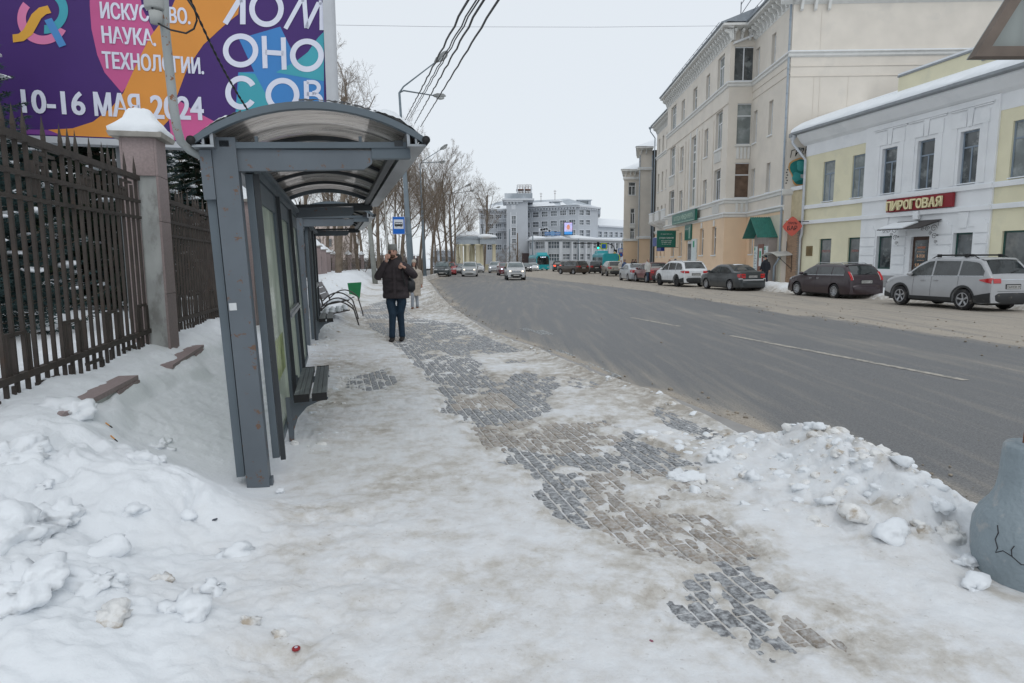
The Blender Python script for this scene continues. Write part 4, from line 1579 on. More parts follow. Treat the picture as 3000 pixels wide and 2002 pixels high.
bx('step', M('stone_step', (.3, .3, .3)), h2, 10.4, 12.2, -.7, -.11, -.2, .11)
cn = T('door_canopy', 'small snow-covered canopy with scrolled iron brackets over the bakery door', 'canopy', F2.M @ Vector((0, 0, 0)), F2.rz)
mb = MB()
mb.prism([(9.75, -.12, 3.42), (9.75, -.12, 3.46), (9.75, -1.45, 3.02), (9.75, -1.45, 2.98)], (2.85, 0, 0))
O('canopy_sheet', mb, M('dark_canopy', (.05, .045, .045)), cn)
mb = MB()
mb.prism([(9.85, -.5, 3.345), (9.85, -.52, 3.40), (9.85, -1.42, 3.10), (9.85, -1.42, 3.035)], (1.7, 0, 0))
O('canopy_snow', mb, WS, cn)
SC = M('wrought_iron', (.025, .022, .022))
for xx in (9.85, 12.45):
 mb = MB()
 mb.tube([(xx, -.13, 3.35), (xx, -.13, 2.15)], .015, 6)
 mb.tube([(xx, -.13, 3.35), (xx, -1.35, 2.98)], .015, 6)
 for cx_, cz_, rr in ((-.4, 3.0, .2), (-.8, 2.98, .15), (-.35, 2.6, .16), (-.25, 2.3, .1), (-.6, 2.75, .1), (-1.08, 2.95, .1)):
  P = []
  for k in range(22):
   a = k * .42
   P.append((xx, cx_ + rr * (1 - k / 26) * math.cos(a), cz_ + rr * (1 - k / 26) * math.sin(a)))
  mb.tube(P, .012, 5)
 O('scroll_bracket', mb, SC, cn)
sg = T('bakery_sign', 'long red shop sign with raised cream letters above the bakery door', 'sign', F2.o, F2.rz)
RED = M('sign_red', (.22, .012, .02), rough=.35, var=.1)
bx('panel', RED, sg, 9.0, 13.35, -.30, -.17, 4.02, 4.72)
for i, ch in enumerate('ПИРОГОВАЯ'):
 mb = MB()
 w_ = .36
 text(mb, ch, (9.08 + i * .415, -.305, 4.09), (1, 0, 0), (0, 0, 1), w_, .52, thick=.10, bold=.02, n=(0, -1, 0))
 O('letter', mb, M('cream_letter', (.75, .68, .42), var=.02), sg)
 mb = MB()
 text(mb, ch, (9.12 + i * .415, -.302, 4.07), (1, 0, 0), (0, 0, 1), w_, .52, bold=.02, n=(0, -1, 0))
 O('painted_letter_shadow', mb, M('letter_shadow_red', (.06, .004, .008)), sg)  # flat dark copy behind each raised letter, its shadow put in as colour
lb = T('wall_lamp', 'white lamp box with cable on the wall above the bakery canopy', 'lamp', F2.o, F2.rz)
bx('housing', WHP, lb, 10.95, 11.3, -.34, -.16, 3.52, 3.95)
mb = MB()
mb.tube([(11.1, -.2, 4.0), (11.05, -.3, 4.25), (11.2, -.3, 4.35)], .012, 5)
O('cable', mb, CAB, lb)
bp_ = T('brass_plaque', 'small square brass plaque on the yellow wall beside the corner', 'plaque', F2.o, F2.rz)
bx('plate', M('brass', (.22, .16, .08), metal=.6, rough=.45), bp_, 1.75, 2.4, -.03, -.003, 1.62, 2.28)
mb = MB()
for k in range(5):
 mb.box(1.9, 2.25, -.034, -.031, 1.75 + k * .08, 1.77 + k * .08)
O('engraved_lines', mb, M('engraving', (.06, .04, .02)), bp_, kind='stuff')
for (a, b, tx) in ((3.2, 4.0, 'ЛОТО'), (5.95, 6.55, 'СУВЕНИРЫ')):
 mb = MB()
 text(mb, tx, (a, .09, 1.85), (1, 0, 0), (0, 0, 1), b - a, .14, bold=.01)
 O('lettering', mb, M('faded_red_lettering', (.35, .12, .1)), h2)
BRK = M('tan_brick', (.36, .24, .16), var=.15, scale=6, obrnd=.15, rough=.85)
be = T('brick_entrance', 'narrow tan brick entrance bay between the two houses', 'entrance', F2.o, F2.rz)
bx('core', M('brick_mortar', (.22, .19, .16)), be, -1.28, 1.24, -.25, .3, -.3, 3.55)
bpm = MB()
bpm.box(-.12, .12, -.012, .012, -.035, .035)
bme = mesh('brick', bpm, BRK)
cnt = 0
for r_i in range(45):
 for c_i in range(-6, 5):
  if cnt >= 300 and False:
   break
  x = c_i * .255 + (.127 if r_i % 2 else 0)
  if x < -1.15 or x > 1.1:
   continue
  O('brick', bme, parent=be, loc=(x, -.262, -.2 + r_i * .082))
  cnt += 1
  if cnt >= 300:
   break
 if cnt >= 300:
  break
rest = MB()
while r_i < 45:
 for c_i in range(-6, 5):
  x = c_i * .255 + (.127 if r_i % 2 else 0)
  if x < -1.15 or x > 1.1:
   continue
  rest.box(x - .12, x + .12, -.274, -.25, -.235 + r_i * .082, -.165 + r_i * .082)
 r_i += 1
O('brick', rest, BRK, be, kind='stuff')
bx('dark_fascia', M('weathered_board', (.13, .12, .115), var=.3, stretch=(1, 1, .2)), be, -1.28, 1.24, -.32, -.28, 3.35, 4.0)
bx('yellow_wall', M('beige_wall', (.52, .45, .30)), be, -1.28, 1.24, -.1, .3, 4.0, 6.3)
bx('ledge', WHP, be, -1.32, 1.22, -.2, -.103, 6.1, 6.3)
bx('ledge_snow', WS, be, -1.32, 1.22, -.2, -.1, 6.303, 6.36)
sg2 = T('bird_sign', 'yellow cut-out letters with snow on top on the dark fascia board', 'sign', F2.o, F2.rz)
mb = MB()
for i, ch in enumerate('ПТИЦА'):
 mb = MB()
 text(mb, ch, (-.75 + i * .3, -.42, 3.45), (1, 0, 0), (0, 0, 1), .24, .62, thick=.05, bold=.03 if ch not in 'А' else .01, n=(0, -1, 0))
 O('letter', mb, M('yellow_letter', (.45, .34, .05)), sg2)
bx('snow', WS, sg2, -.7, .8, -.44, -.36, 4.09, 4.15)
rb = T('grill_bar_sign', 'red round shield sign of the grill bar sticking out over the pavement', 'sign', F2.M @ Vector((1.6, -1.05, 3.6)), F2.rz + math.radians(58))
P = []
for k in range(40):
 a = 2 * math.pi * k / 40
 r = .52 + .05 * math.cos(4 * a) + (.04 if k % 10 == 0 else 0)
 P.append((r * math.cos(a), -.09, r * 1.08 * math.sin(a)))
mb = MB()
mb.prism(P, (0, .18, 0))
O('plate', mb, M('coral_red', (.50, .09, .06), rough=.4), rb)
for s, z, w_, hh in (('ГРИЛЬ', .12, .56, .17), ('БАР', -.26, .62, .30)):
 mb = MB()
 text(mb, s, (-w_ / 2, -.095, z), (1, 0, 0), (0, 0, 1), w_, hh, bold=.02)
 O('lettering', mb, BLK, rb)
mb = MB()
mb.tube([(.6, 0, .3), (1.0, 0, .3)], .03, 6)
O('bracket', mb, BLK, rb)
ob = T('bar_sign', 'dark brown arched bar sign with white letters on the brick bay', 'sign', F2.o, F2.rz)
P = [(-1.0, -.30, 1.98), (.0, -.30, 1.98)] + [(-.5 + .5 * math.cos(a), -.30, 2.42 + .55 * math.sin(a)) for a in np.linspace(0, math.pi, 14)]
P = [P[1]] + P[2:] + [P[0]]
mb = MB()
mb.prism(P, (0, .026, 0))
O('plate', mb, M('dark_brown_sign', (.03, .022, .02), rough=.4), ob)
mb = MB()
text(mb, 'БАР', (-.78, -.303, 2.38), (1, 0, 0), (0, 0, 1), .56, .25, bold=.01)
O('lettering', mb, M('white_lettering', (.7, .7, .7)), ob)
ca = T('bar_canopy', 'white curved canopy on dark struts over the brick bay entrance', 'canopy', F2.o, F2.rz)
mb = MB()
P = [(-1.3 + 2.0 * k / 10, -1.5, 1.62 + .28 * math.sin(math.pi * k / 10)) for k in range(11)]
ring1 = [(x, -.28, z + .1) for x, _, z in P] + [(x, -.28, z + .07) for x, _, z in reversed(P)]
ring2 = [(x, y, z) for x, y, z in P] + [(x, y, z - .03) for x, y, z in reversed(P)]
mb.loft([ring2, ring1])
O('canopy_sheet', mb, M('white_canopy', (.5, .5, .47)), ca)
mb = MB()
for x in (-1.2, .6):
 mb.tube([(x, -1.4, 1.62), (x, -.29, .75)], .02, 6)
 mb.tube([(x, -.29, 1.7), (x, -.29, .5)], .02, 6)
O('strut', mb, BLK, ca, kind='stuff')
CRE = M('cream_plaster', (.68, .63, .56), var=.06, scale=.7, bump=.06, bs=10, c2=(.63, .59, .53), c2s=.5)
PEA = M('peach_plaster', (.74, .55, .38), var=.05, scale=.8, bump=.06, bs=10)
TRM = M('pale_stone_trim', (.68, .68, .66), var=.05)
PIP = M('blue_grey_pipe', (.28, .33, .38), rough=.4, var=.1)
RF = M('grey_tin_roof', (.25, .28, .31), rough=.45)
GF = {}
def front(par, fac_off, u0, u1, rows, y=0., ztop=19.6, extra_holes=(), low=True, sub=True, cols=(), stair=None, corn=True):
 pass
def courses(par, u0, u1, y, zs, th=.0, z19=19.35, ends=(False, False)):
 """the moulded bands of the four-storey house"""
 for z in zs:
  mb = MB()
  mb.prism([(u0, y - .003, z - .34), (u0, y - .10, z - .28), (u0, y - .10, z - .12), (u0, y - .22, z - .06), (u0, y - .22, z), (u0, y - .003, z)], (u1 - u0, 0, 0))
  O('band', mb, TRM, par)
  bx('band_snow', WS, par, u0, u1, y - .21, y - .005, z + .002, z + .05)
def bracket_mesh():
 mb = MB()
 mb.prism([(-.09, 0, -.75), (-.09, 0, 0), (-.09, -.62, 0), (-.09, -.55, -.2), (-.09, -.25, -.35), (-.09, -.12, -.7)], (.18, 0, 0))
 return mesh('cornice_bracket', mb, TRM)
BRM = bracket_mesh()
def cornice(par, u0, u1, y, z, rot=None, n=None):
 mb = MB()
 if rot:
  mb.M = rot
 mb.box(u0, u1, y - .02, y - .003, z - .95, z - .15)
 mb.prism([(u0, y - .003, z - .10), (u0, y - .85, z + .05), (u0, y - .85, z + .22), (u0, y - .003, z + .22)], (u1 - u0, 0, 0))
 O('cornice', mb, TRM, par)
 n = n or max(2, int((u1 - u0) / .62))
 for i in range(n):
  u_ = u0 + (u1 - u0) * (i + .5) / n
  o = O('cornice_bracket', BRM, parent=par)
  mm = Matrix.Translation((u_, y - .02, z - .12))
  if rot:
   mm = rot @ mm
  o.matrix_local = mm
 mb = MB()
 if rot:
  mb.M = rot
 mb.prism([(u0, y - .78, z + .222), (u0, y - .98, z + .26), (u0, y - .98, z + .36), (u0, y - .5, z + .36)], (u1 - u0, 0, 0))
 O('eaves_gutter', mb, RF, par)
 mb = MB()
 if rot:
  mb.M = rot
 mb.prism([(u0, y - .93, z + .362), (u0, y + 5, z + 2.6), (u0, y + 5, z + .3)], (u1 - u0, 0, 0))
 O('roof', mb, RF, par)
def railing(par, u0, u1, y, z):
 mb = MB()
 mb.tube([(u0, y, z + .8), (u1, y, z + .8)], .025, 5)
 mb.tube([(u0, y, z + .45), (u1, y, z + .45)], .02, 5)
 k = u0
 while k <= u1:
  mb.tube([(k, y, z), (k, y, z + .8)], .025, 5)
  mb.tube([(k, y, z + .7), (k, y + .5, z + .1)], .02, 5)
  k += 1.5
 O('roof_railing', mb, M('roof_rail', (.22, .23, .25)), par, kind='stuff')
F4 = Fac((19.0, 46), (-.026, -1))
h4 = T('apartment_house', 'tall four-storey cream house with peach ground floor, brackets under the eaves and glazed loggias', 'house', F4.o, F4.rz)
YB = -1.85      # how far the middle part stands forward
ZT = 19.3
AW = [(-7.1, -6.25), (-3.75, -2.95)]
LV = [(6.28, 8.48), (10.42, 12.92), (15.32, 17.6)]
holes = [(a, b, p, q) for a, b in AW for p, q in LV] + [(-6.9, -6.0, 1.75, 4.2)]
mb = MB()
wall_holes(mb, -8.3, 0, 4.9, ZT, [h for h in holes if h[2] > 5], .3)
O('wall', mb, CRE, h4)
mb = MB()
wall_holes(mb, -8.3, 0, -.3, 4.9, [(-6.9, -6.0, 1.75, 4.2)], .3)
O('wall', mb, PEA, h4)
bx('pale_panel', M('pale_cream_plaster', (.58, .55, .45), var=.04), h4, -5.3, -.02, -.03, -.002, -.3, 4.55)
for h in holes:
 window(h4, *h, WF, WG2 if h[2] > 7 else WG, y=.22, cross=.36, mull=0, fw=.09, sillm=TRM)
bx('keystone', TRM, h4, -6.6, -6.3, -.07, -.002, 4.2, 4.62)
courses(h4, -8.3, .05, 0, (5.1, 6.2, 15.3))
for z in (13.9, 14.5):
 bx('fine_band', CRE, h4, -8.3, 0, -.05, -.002, z, z + .06)
cornice(h4, -8.3, .9, 0, ZT, n=13)
BU0, BU1 = -8.3 - 23.6, -8.3
def bu(u_):
 return u_ - 7.6   # measured from the front corner of the projecting part
BW = [(-6.95, -5.75), (-16.4, -15.0)]
hb = []
for a, b in BW:
 for p, q in LV:
  hb.append((bu(a), bu(b), p, q, 'w'))
hb.append((bu(-11.6), bu(-10.1), 15.32, 17.6, 'w'))
hb.append((bu(-11.7), bu(-9.9), 6.5, 13.1, 's'))
hb = [h for h in hb]
for a in (-3.4, -21.4):
 b = a + (1.9 if a > -5 else 2.6)
 hb.append((bu(a), bu(b), 6.3, 8.9, 'l'))
 hb.append((bu(a), bu(b), 10.5, 13.6, 'l'))
 hb.append((bu(a), bu(b), 15.35, 18.0, 'l'))
hg = [(bu(-3.45), bu(-2.2), 1.7, 4.15, 'w'), (bu(-7.5), bu(-6.2), 1.7, 4.15, 'w'), (bu(-12.6), bu(-10.6), .2, 3.2, 'd'), (bu(-15.9), bu(-14.6), 1.6, 4.1, 'w'), (bu(-19.6), bu(-18.2), 1.6, 4.1, 'w')]
B0, B1 = bu(-23.2), bu(0.02)
mb = MB()
wall_holes(mb, B0, B1, 4.9, ZT, [h[:4] for h in hb], .3, y=YB)
O('wall', mb, CRE, h4)
mb = MB()
wall_holes(mb, B0, B1, -.3, 4.9, [h[:4] for h in hg], .3, y=YB)
O('wall', mb, PEA, h4)
lg = T
wroot = {}
def win_at(par, h, y0, **k):
 """window for an opening on a wall at y0"""
 a, b, p, q = h[:4]
 w_ = window(par, a, b, p, q, WF, k.pop('g', WG), y=.22, sillm=TRM, **k)
 w_.location.y = y0
 return w_
for h in hb + hg:
 k_ = h[4]
 if k_ == 'd':
  d = bx('door', WF, h4, h[0], h[1], YB + .12, YB + .2, h[2], h[3])
  bx('pane', M('grey_door_glass', (.12, .12, .13), rough=.2), d, h[0] + .2, h[1] - .1, YB + .10, YB + .118, .3, 2.9)
 elif k_ == 's':
  a, b = h[0], h[1]
  w_ = win_at(h4, h, YB, cross=.12, mull=1, fw=.09, sill=False, g=WG2)
  for zz in (8.2, 9.1, 10.7, 11.6):
   bx('crossbar', WF, w_, a + .09, b - .09, .21, .27, zz, zz + .12)
  bx('surround', TRM, h4, a - .5, a - .12, YB - .05, YB - .002, 6.3, 13.6)
  bx('surround', TRM, h4, b + .12, b + .5, YB - .05, YB - .002, 6.3, 13.6)
 elif k_ == 'l':
  w_ = win_at(h4, h, YB, cross=.3, mull=2, fw=.08, g=WG2 if h[2] > 9 else WG)
  if h[2] < 15:
   for j in range(6):
    x = h[0] + (h[1] - h[0]) * (j + .5) / 6
    bx('baluster', TRM, h4, x - .08, x + .08, YB - .1, YB - .002, h[2] - 1.05, h[2] - .15)
   bx('balustrade_rail', TRM, h4, h[0] - .12, h[1] + .12, YB - .14, YB - .002, h[2] - .14, h[2] - .065)
 else:
  win_at(h4, h, YB, cross=.36, mull=0, fw=.09, g=WG2 if h[2] > 12 else WG)
for m_ in (-2.8, -6.85):
 bx('keystone', TRM, h4, bu(m_ - .16), bu(m_ + .16), YB - .08, YB - .002, 4.2, 4.7)
for q in (-4.2, -7.9, -9.0, -13.0, -14.2, -17.4, -18.1):
 bx('pilaster', CRE, h4, bu(q - .28), bu(q + .28), YB - .06, YB - .002, 6.3, 13.2)
courses(h4, B0, B1, YB, (5.1, 6.2, 15.3))
bx('fine_band', CRE, h4, B0, B1, YB - .07, YB - .002, 13.7, 13.8)
cornice(h4, B0 - .3, B1 + .75, YB, ZT, n=36)
RM = Matrix.Translation((B1, YB, 0)) @ Matrix.Rotation(math.radians(90), 4, 'Z')   # local x along +y
rt_ = bpy.data.objects.new('return_wall', None)
C.objects.link(rt_)
rt_.parent = h4
rt_.matrix_local = RM
RWL = -YB
rh = [(.72, 1.82, 6.3, 9.1), (.72, 1.82, 10.5, 13.7), (.35, 1.82, 15.4, 18.0)]
mb = MB()
wall_holes(mb, 0, RWL, 4.9, ZT, rh, .3)
O('wall', mb, CRE, rt_)
mb = MB()
wall_holes(mb, 0, RWL, -.3, 4.9, [], .3)
O('wall', mb, PEA, rt_)
for i, h in enumerate(rh):
 f = MB()
 a, b, p, q = h
 f.box(a, b, .1, .16, p, p + .08)
 f.box(a, b, .1, .16, q - .08, q)
 f.box((a + b) / 2 - .04, (a + b) / 2 + .04, .1, .16, p + .08, q - .08) if i == 2 else f.box(a, b, .1, .16, q - 1.0, q - .92)
 g_ = O('window', f, WF, rt_)
O('pane', MB().box(.72, 1.82, .13, .14, 6.3, 9.1), M('brown_board_glass', (.13, .085, .06), rough=.3, var=.4, scale=2), rt_)
O('pane', MB().box(.72, 1.82, .13, .14, 10.5, 13.7), WG2, rt_)
O('pane', MB().box(.35, 1.82, .13, .14, 15.4, 18.0), WG, rt_)
for z in (5.1, 6.2, 15.3):
 mb = MB()
 mb.prism([(-.2, -.003, z - .34), (-.2, -.10, z - .28), (-.2, -.10, z - .12), (-.2, -.22, z - .06), (-.2, -.22, z), (-.2, -.003, z)], (RWL + .2, 0, 0))
 O('band', mb, TRM, rt_)
 O('band_snow', MB().box(-.2, RWL, -.21, -.005, z + .002, z + .06), WS, rt_)
for j in range(4):
 O('baluster', MB().box(.75 + j * .29, .93 + j * .29, -.08, -.002, 9.4, 10.3), TRM, rt_)
for j in range(3):
 O('baluster', MB().box(.85 + j * .4, 1.03 + j * .4, -.08, -.002, 5.2, 5.9), TRM, rt_)
O('sill', MB().box(.6, RWL, -.12, -.002, 10.35, 10.45), TRM, rt_)
mb = MB()
mb.prism([(-.8, -.003, ZT - .10), (-.8, -.85, ZT + .05), (-.8, -.85, ZT + .22), (-.8, -.003, ZT + .22)], (RWL + .3, 0, 0))
O('cornice', mb, TRM, rt_)
for j in range(3):
 o = O('cornice_bracket', BRM, parent=rt_)
 o.location = (.2 + j * .62, -.02, ZT - .12)
mb = MB()
mb.prism([(.2, -.25, 18.15), (RWL, -.25, 18.75), (RWL, -.25, 18.9), (.2, -.25, 18.3)], (0, .4, 0))
O('loggia_hood', mb, WHP, rt_)
YC = .15
C0, C1 = B0 - 16.5, B0
hc = []
for j in range(6):
 a = C0 + 1.2 + j * 2.6
 hc += [(a, a + 1.0, p, q) for p, q in LV] + [(a, a + 1.0, 1.6, 4.0)]
mb = MB()
wall_holes(mb, C0, C1, 4.9, ZT, [h for h in hc if h[2] > 5], .3, y=YC)
O('wall', mb, CRE, h4)
mb = MB()
wall_holes(mb, C0, C1, -.3, 4.9, [h for h in hc if h[2] < 5], .3, y=YC)
O('wall', mb, PEA, h4)
for h in hc:
 w_ = window(h4, *h, WF, WG2, y=.22, cross=.36, mull=0, fw=.1, sillm=TRM)
 w_.location.y = YC
courses(h4, C0, C1, YC, (5.1, 15.3))
cornice(h4, C0, C1, YC, ZT, n=24)
for (a, z) in ((C1 - 5.5, 6.3), (C1 - 9.5, 6.3), (C1 - 13.5, 6.3)):
 b_ = MB()
 b_.prism([(a, YC, z - .9), (a, YC - 1.3, z - .35), (a, YC - 1.5, z - .1), (a, YC - 1.5, z), (a, YC, z)], (2.6, 0, 0))
 bo = O('balcony', b_, TRM, h4)
 bx('parapet', TRM, bo, a + .05, a + 2.55, YC - 1.45, YC - 1.3, z + .002, z + 1.0)
 bx('parapet', TRM, bo, a + 2.40, a + 2.56, YC - 1.29, YC, z + .002, z + 1.0)
 bx('balcony_snow', WS, bo, a, a + 2.6, YC - 1.5, YC - 1.25, z + 1.003, z + 1.12)
SM = Matrix.Rotation(math.radians(90) - .002, 4, 'Z')
sw = bpy.data.objects.new('side_wall', None)
C.objects.link(sw)
sw.parent = h4
sw.matrix_local = SM
O('wall', MB().box(0, 26, .002, .3, -.3, ZT), CRE, sw)
for z in (15.3,):
 mb = MB()
 mb.prism([(-.2, -.003, z - .34), (-.2, -.12, z - .26), (-.2, -.12, z - .1), (-.2, -.24, z - .05), (-.2, -.24, z), (-.2, -.003, z)], (26, 0, 0))
 O('band', mb, TRM, sw)
 O('band_snow', MB().box(-.2, 25.8, -.23, -.005, z + .002, z + .05), WS, sw)
mb = MB()
mb.prism([(-.2, -.003, 5.8), (-.2, -.12, 5.9), (-.2, -.22, 6.2), (-.2, -.003, 6.2)], (26, 0, 0))
O('band', mb, TRM, sw)
for z in (13.7, 14.35):
 O('fine_band', MB().box(0, 26, -.04, -.002, z, z + .05), CRE, sw)
for x in (1.6, 2.0, 3.9):
 O('panel_strip', MB().box(x, x + .05, -.02, -.001, 6.3, 13.69), CRE, sw)
for x in (1.9,):
 O('panel_strip', MB().box(x, x + .05, -.02, -.001, 15.4, 18.6), CRE, sw)
mb = MB()
mb.prism([(-.85, -.003, ZT - .95), (-.85, -.2, ZT - .8), (-.85, -.75, ZT - .1), (-.85, -.85, ZT + .22), (-.85, -.003, ZT + .22)], (26.8, 0, 0))
O('cornice', mb, TRM, sw)
for j in range(3):
 o = O('cornice_bracket', BRM, parent=sw)
 o.location = (.5 + j * .9, -.1, ZT - .2)
 o.scale = (1, 1.1, 1.6)
O('core', MB().box(C0, -.3, .62, 14, -.3, ZT), M('house_core', (.12, .12, .11)), h4)
O('core', MB().box(B0 + .02, B1 - .32, YB + .62, .6, -.3, ZT), M('house_core', (.12, .12, .11)), h4)
for x, z1 in ((-.05, 20.0), (-8.12, 19.5), (B0 - .1, 19.3), (C0 + .3, 19.2)):
 dp = pipe(h4, x, -.1, z1 - 1.2, PIP, y=-.14 if x > -9 else -.2 if x > C0 + 3 and x < B0 else -.2, kick=-.5 if x > -1 else 0)
 mb = MB()
 yt = -.14 if x > -9 else -.2
 mb.tube([(x, yt, z1 - 1.2), (x, yt - .65, z1 - .35), (x, yt - .7, z1 + .05)], .07, 8)
 mb.lathe([(.08, z1 - .1), (.2, z1 + .12), (.2, z1 + .25)], 10, c=(x, yt - .7, 0))
 O('rain_head', mb, PIP, h4)
railing(h4, B0 + 4, B1 - 2, YB - .4, ZT + .4)
railing(h4, -7.5, -.2, -.4, ZT + .4)
O('antenna_frame', MB().tube([(B1 - 1, YB + 1, ZT + .3), (B1 - 1, YB + 1, ZT + 2.4)], .04, 6).tube([(B1 - 1, YB + 1, ZT + 2.2), (B1 + 3.5, YB + 1, ZT + 2.6)], .03, 5).tube([(B1 - 1, YB + 1, ZT + 1.4), (B1 + 3.5, YB + 1, ZT + 1.9)], .03, 5), M('roof_rail', (.22, .23, .25)), h4)
gr = T('graffiti_patch', 'teal spray-painted patch with orange outline and black scrawl on the plaster', 'graffiti', F4.o, F4.rz)
gr.parent = None
gr.matrix_world = F4.M @ SM
rg = random.Random(2)
def spl(cx, cz, r, n=26, k=.2, ph=0., sx=1.):
 return [(cx + sx * r * (1 + k * math.sin(3 * a + ph) + k * .5 * math.sin(5 * a + ph * 2)) * math.cos(a), cz + r * (1 + k * math.sin(3 * a + ph) + k * .5 * math.sin(5 * a + ph * 2)) * math.sin(a)) for a in np.linspace(0, 2 * math.pi, n, endpoint=False)]
for (nm, col, cx, cz, r, lay, ph, sx) in (('glow', (.6, .33, .12), 1.0, 7.45, .98, 0, 0, .78), ('body', (.02, .21, .20), 1.0, 7.45, .86, 1, 0, .78), ('patch_light', (.08, .42, .40), 1.05, 7.8, .34, 2, 1, 1), ('patch_light', (.06, .36, .36), .8, 7.05, .3, 2, 2, 1.2), ('patch_white', (.6, .62, .62), 1.2, 7.1, .13, 3, 1, 1.5), ('body', (.02, .21, .20), 2.0, 7.4, .3, 1, 2, .6), ('body', (.02, .21, .20), 2.0, 8.0, .25, 1, 1, .7), ('halo_grey', (.33, .33, .32), .9, 8.9, .16, 1, 1, 1.3)):
 mb = MB()
 mb.add([(x, -.004 - .003 * lay, z) for x, z in spl(cx, cz, r, 26, .13, ph, sx)], [tuple(range(26))])
 O(nm, mb, M('spray_%s_%d' % (nm, int(col[1] * 100)), col), gr)
mb = MB()
text(mb, 'ГР2Н', (.25, -.012, 8.35), (1, 0, .25), (.15, 0, 1), 1.3, .5)
O('scrawl', mb, BLK, gr)
mb = MB()
for k in range(6):
 mb.box(.02 + .05 * (k % 2), .12 + .05 * (k % 2), -.010, -.004, 6.6 + k * .18, 6.68 + k * .18)
O('scrawl', mb, BLK, gr, kind='stuff')
pc = T('porch', 'beige entrance porch under a green gabled tin roof with notice boards', 'porch', F4.o, F4.rz)
BEI = M('beige_porch', (.30, .26, .24), var=.08)
GT = M('green_tin', (.03, .16, .13), rough=.4, var=.15)
bx('porch_wall', BEI, pc, -3.9, -.85, -.62, -.035, -.3, 3.05)
mb = MB()
mb.prism([(-3.9, -.60, 3.052), (-.85, -.60, 3.052), (-2.35, -.60, 4.2)], (0, .55, 0))
O('gable', mb, BEI, pc)
dd = bx('door', M('red_brown_door', (.16, .05, .03), rough=.4), pc, -2.9, -1.8, -.66, -.622, -.1, 2.5)
bx('paper', M('white_board', (.6, .66, .66), var=.1, scale=6), dd, -2.6, -2.05, -.68, -.661, .9, 2.2)
bx('paper_mark', M('sign_green', (.03, .28, .15)), dd, -2.5, -2.2, -.69, -.681, 1.5, 2.0)
for (a, b) in ((-3.75, -3.05), (-1.65, -.95)):
 nb_ = bx('notice_board', M('white_board', (.6, .66, .66), var=.1, scale=6), pc, a, b, -.67, -.622, .55, 2.35)
 mb = MB()
 for k in range(11):
  mb.box(a + .08, b - .1 - .12 * (k % 3), -.675, -.671, .7 + k * .12, .75 + k * .12)
 O('print_lines', mb, M('grey_print', (.2, .24, .26)), nb_, kind='stuff')
 bx('logo', M('sign_green', (.03, .28, .15)), nb_, a + .08, a + .3, -.676, -.671, 2.05, 2.28)
for s_g, e in ((1, -4.0), (-1, -.75)):
 n_ = 9
 for k in range(n_):
  a0 = -2.4 + (e + 2.4) * k / n_
  a1 = -2.4 + (e + 2.4) * (k + 1) / n_
  z0_, z1_ = 4.45 - 1.85 * k / n_, 4.45 - 1.85 * (k + 1) / n_
 mb = MB()
 mb.prism([(-2.4, -1.5, 4.42), (-2.4, -1.5, 4.46), (e, -1.5, 2.98), (e, -1.5, 2.94)], (0, 1.46, 0))
 O('roof_slope', mb, GT, pc)
 for k in range(9):
  y = -1.48 + k * .16
  mb = MB()
  mb.prism([(-2.4, y, 4.462), (-2.4, y, 4.49), (e, y, 3.01), (e, y, 2.982)], (0, .05, 0))
  O('roof_rib', mb, GT, pc)
yS = YB - .26
cs = T('college_sign', 'long green sign with pale letters above the ground floor of the cream house', 'sign', F4.o, F4.rz)
GSG = M('sign_green_dark', (.012, .125, .09), rough=.35)
bx('panel', GSG, cs, bu(-17.2), bu(-7.6), yS - .25, yS, 4.98, 6.0)
bx('border', M('sign_pale', (.45, .6, .5)), cs, bu(-17.05), bu(-7.75), yS - .262, yS - .252, 5.06, 5.10)
mb = MB()
text(mb, 'КОЛЛЕДЖ МЕНЕДЖМЕНТА', (bu(-16.3), yS - .265, 5.25), (1, 0, 0), (0, 0, 1), 8.0, .52, bold=.03)
O('lettering', mb, M('sign_pale', (.45, .6, .5)), cs)
LTX = M('white_lettering', (.7, .7, .7))
ds = T('dentist_sign', 'square dark green hanging sign with white letters sticking out from the cream house', 'sign', tuple(F4.M @ Vector((bu(-15.9), YB - .15, 0))), F4.rz + math.radians(90))
ds.rotation_euler = (0, 0, F4.rz + math.radians(90))
bx('panel', GSG, ds, -2.2, -.2, -.08, .08, 2.62, 4.35)
for s, z, w_, hh in (('СТОМАТОЛОГИЯ', 3.5, 1.5, .17), ('Медицинский центр', 3.95, 1.2, .1), ('пн-пт 8:00-20:00', 3.25, 1.1, .09), ('сб 9:00-16:00', 3.08, 1.0, .09), ('вс выходной', 2.9, .9, .08)):
 mb = MB()
 text(mb, s, (-1.2 - w_ / 2, -.085, z), (1, 0, 0), (0, 0, 1), w_, hh, bold=.01)
 O('lettering', mb, LTX, ds)
O('bracket', MB().tube([(-2.2, 0, 4.4), (.1, 0, 4.4)], .02, 5).tube([(-2.2, 0, 2.6), (.1, 0, 2.6)], .02, 5), BLK, ds)
gs = T('advert_panel', 'green advert panel above the grey door of the cream house', 'sign', F4.o, F4.rz)
bx('panel', GSG, gs, bu(-13.0), bu(-10.4), YB - .12, YB - .004, 3.25, 4.75)
bx('pale_figure', M('sign_pale', (.45, .6, .5)), gs, bu(-11.2), bu(-10.9), YB - .13, YB - .122, 3.4, 4.5)
mb = MB()
text(mb, 'МЦ Фамили', (bu(-12.8), YB - .125, 4.25), (1, 0, 0), (0, 0, 1), 1.4, .2)
O('lettering', mb, LTX, gs)
ws_ = T('info_board', 'tall white notice board beside the grey door of the cream house', 'sign', F4.o, F4.rz)
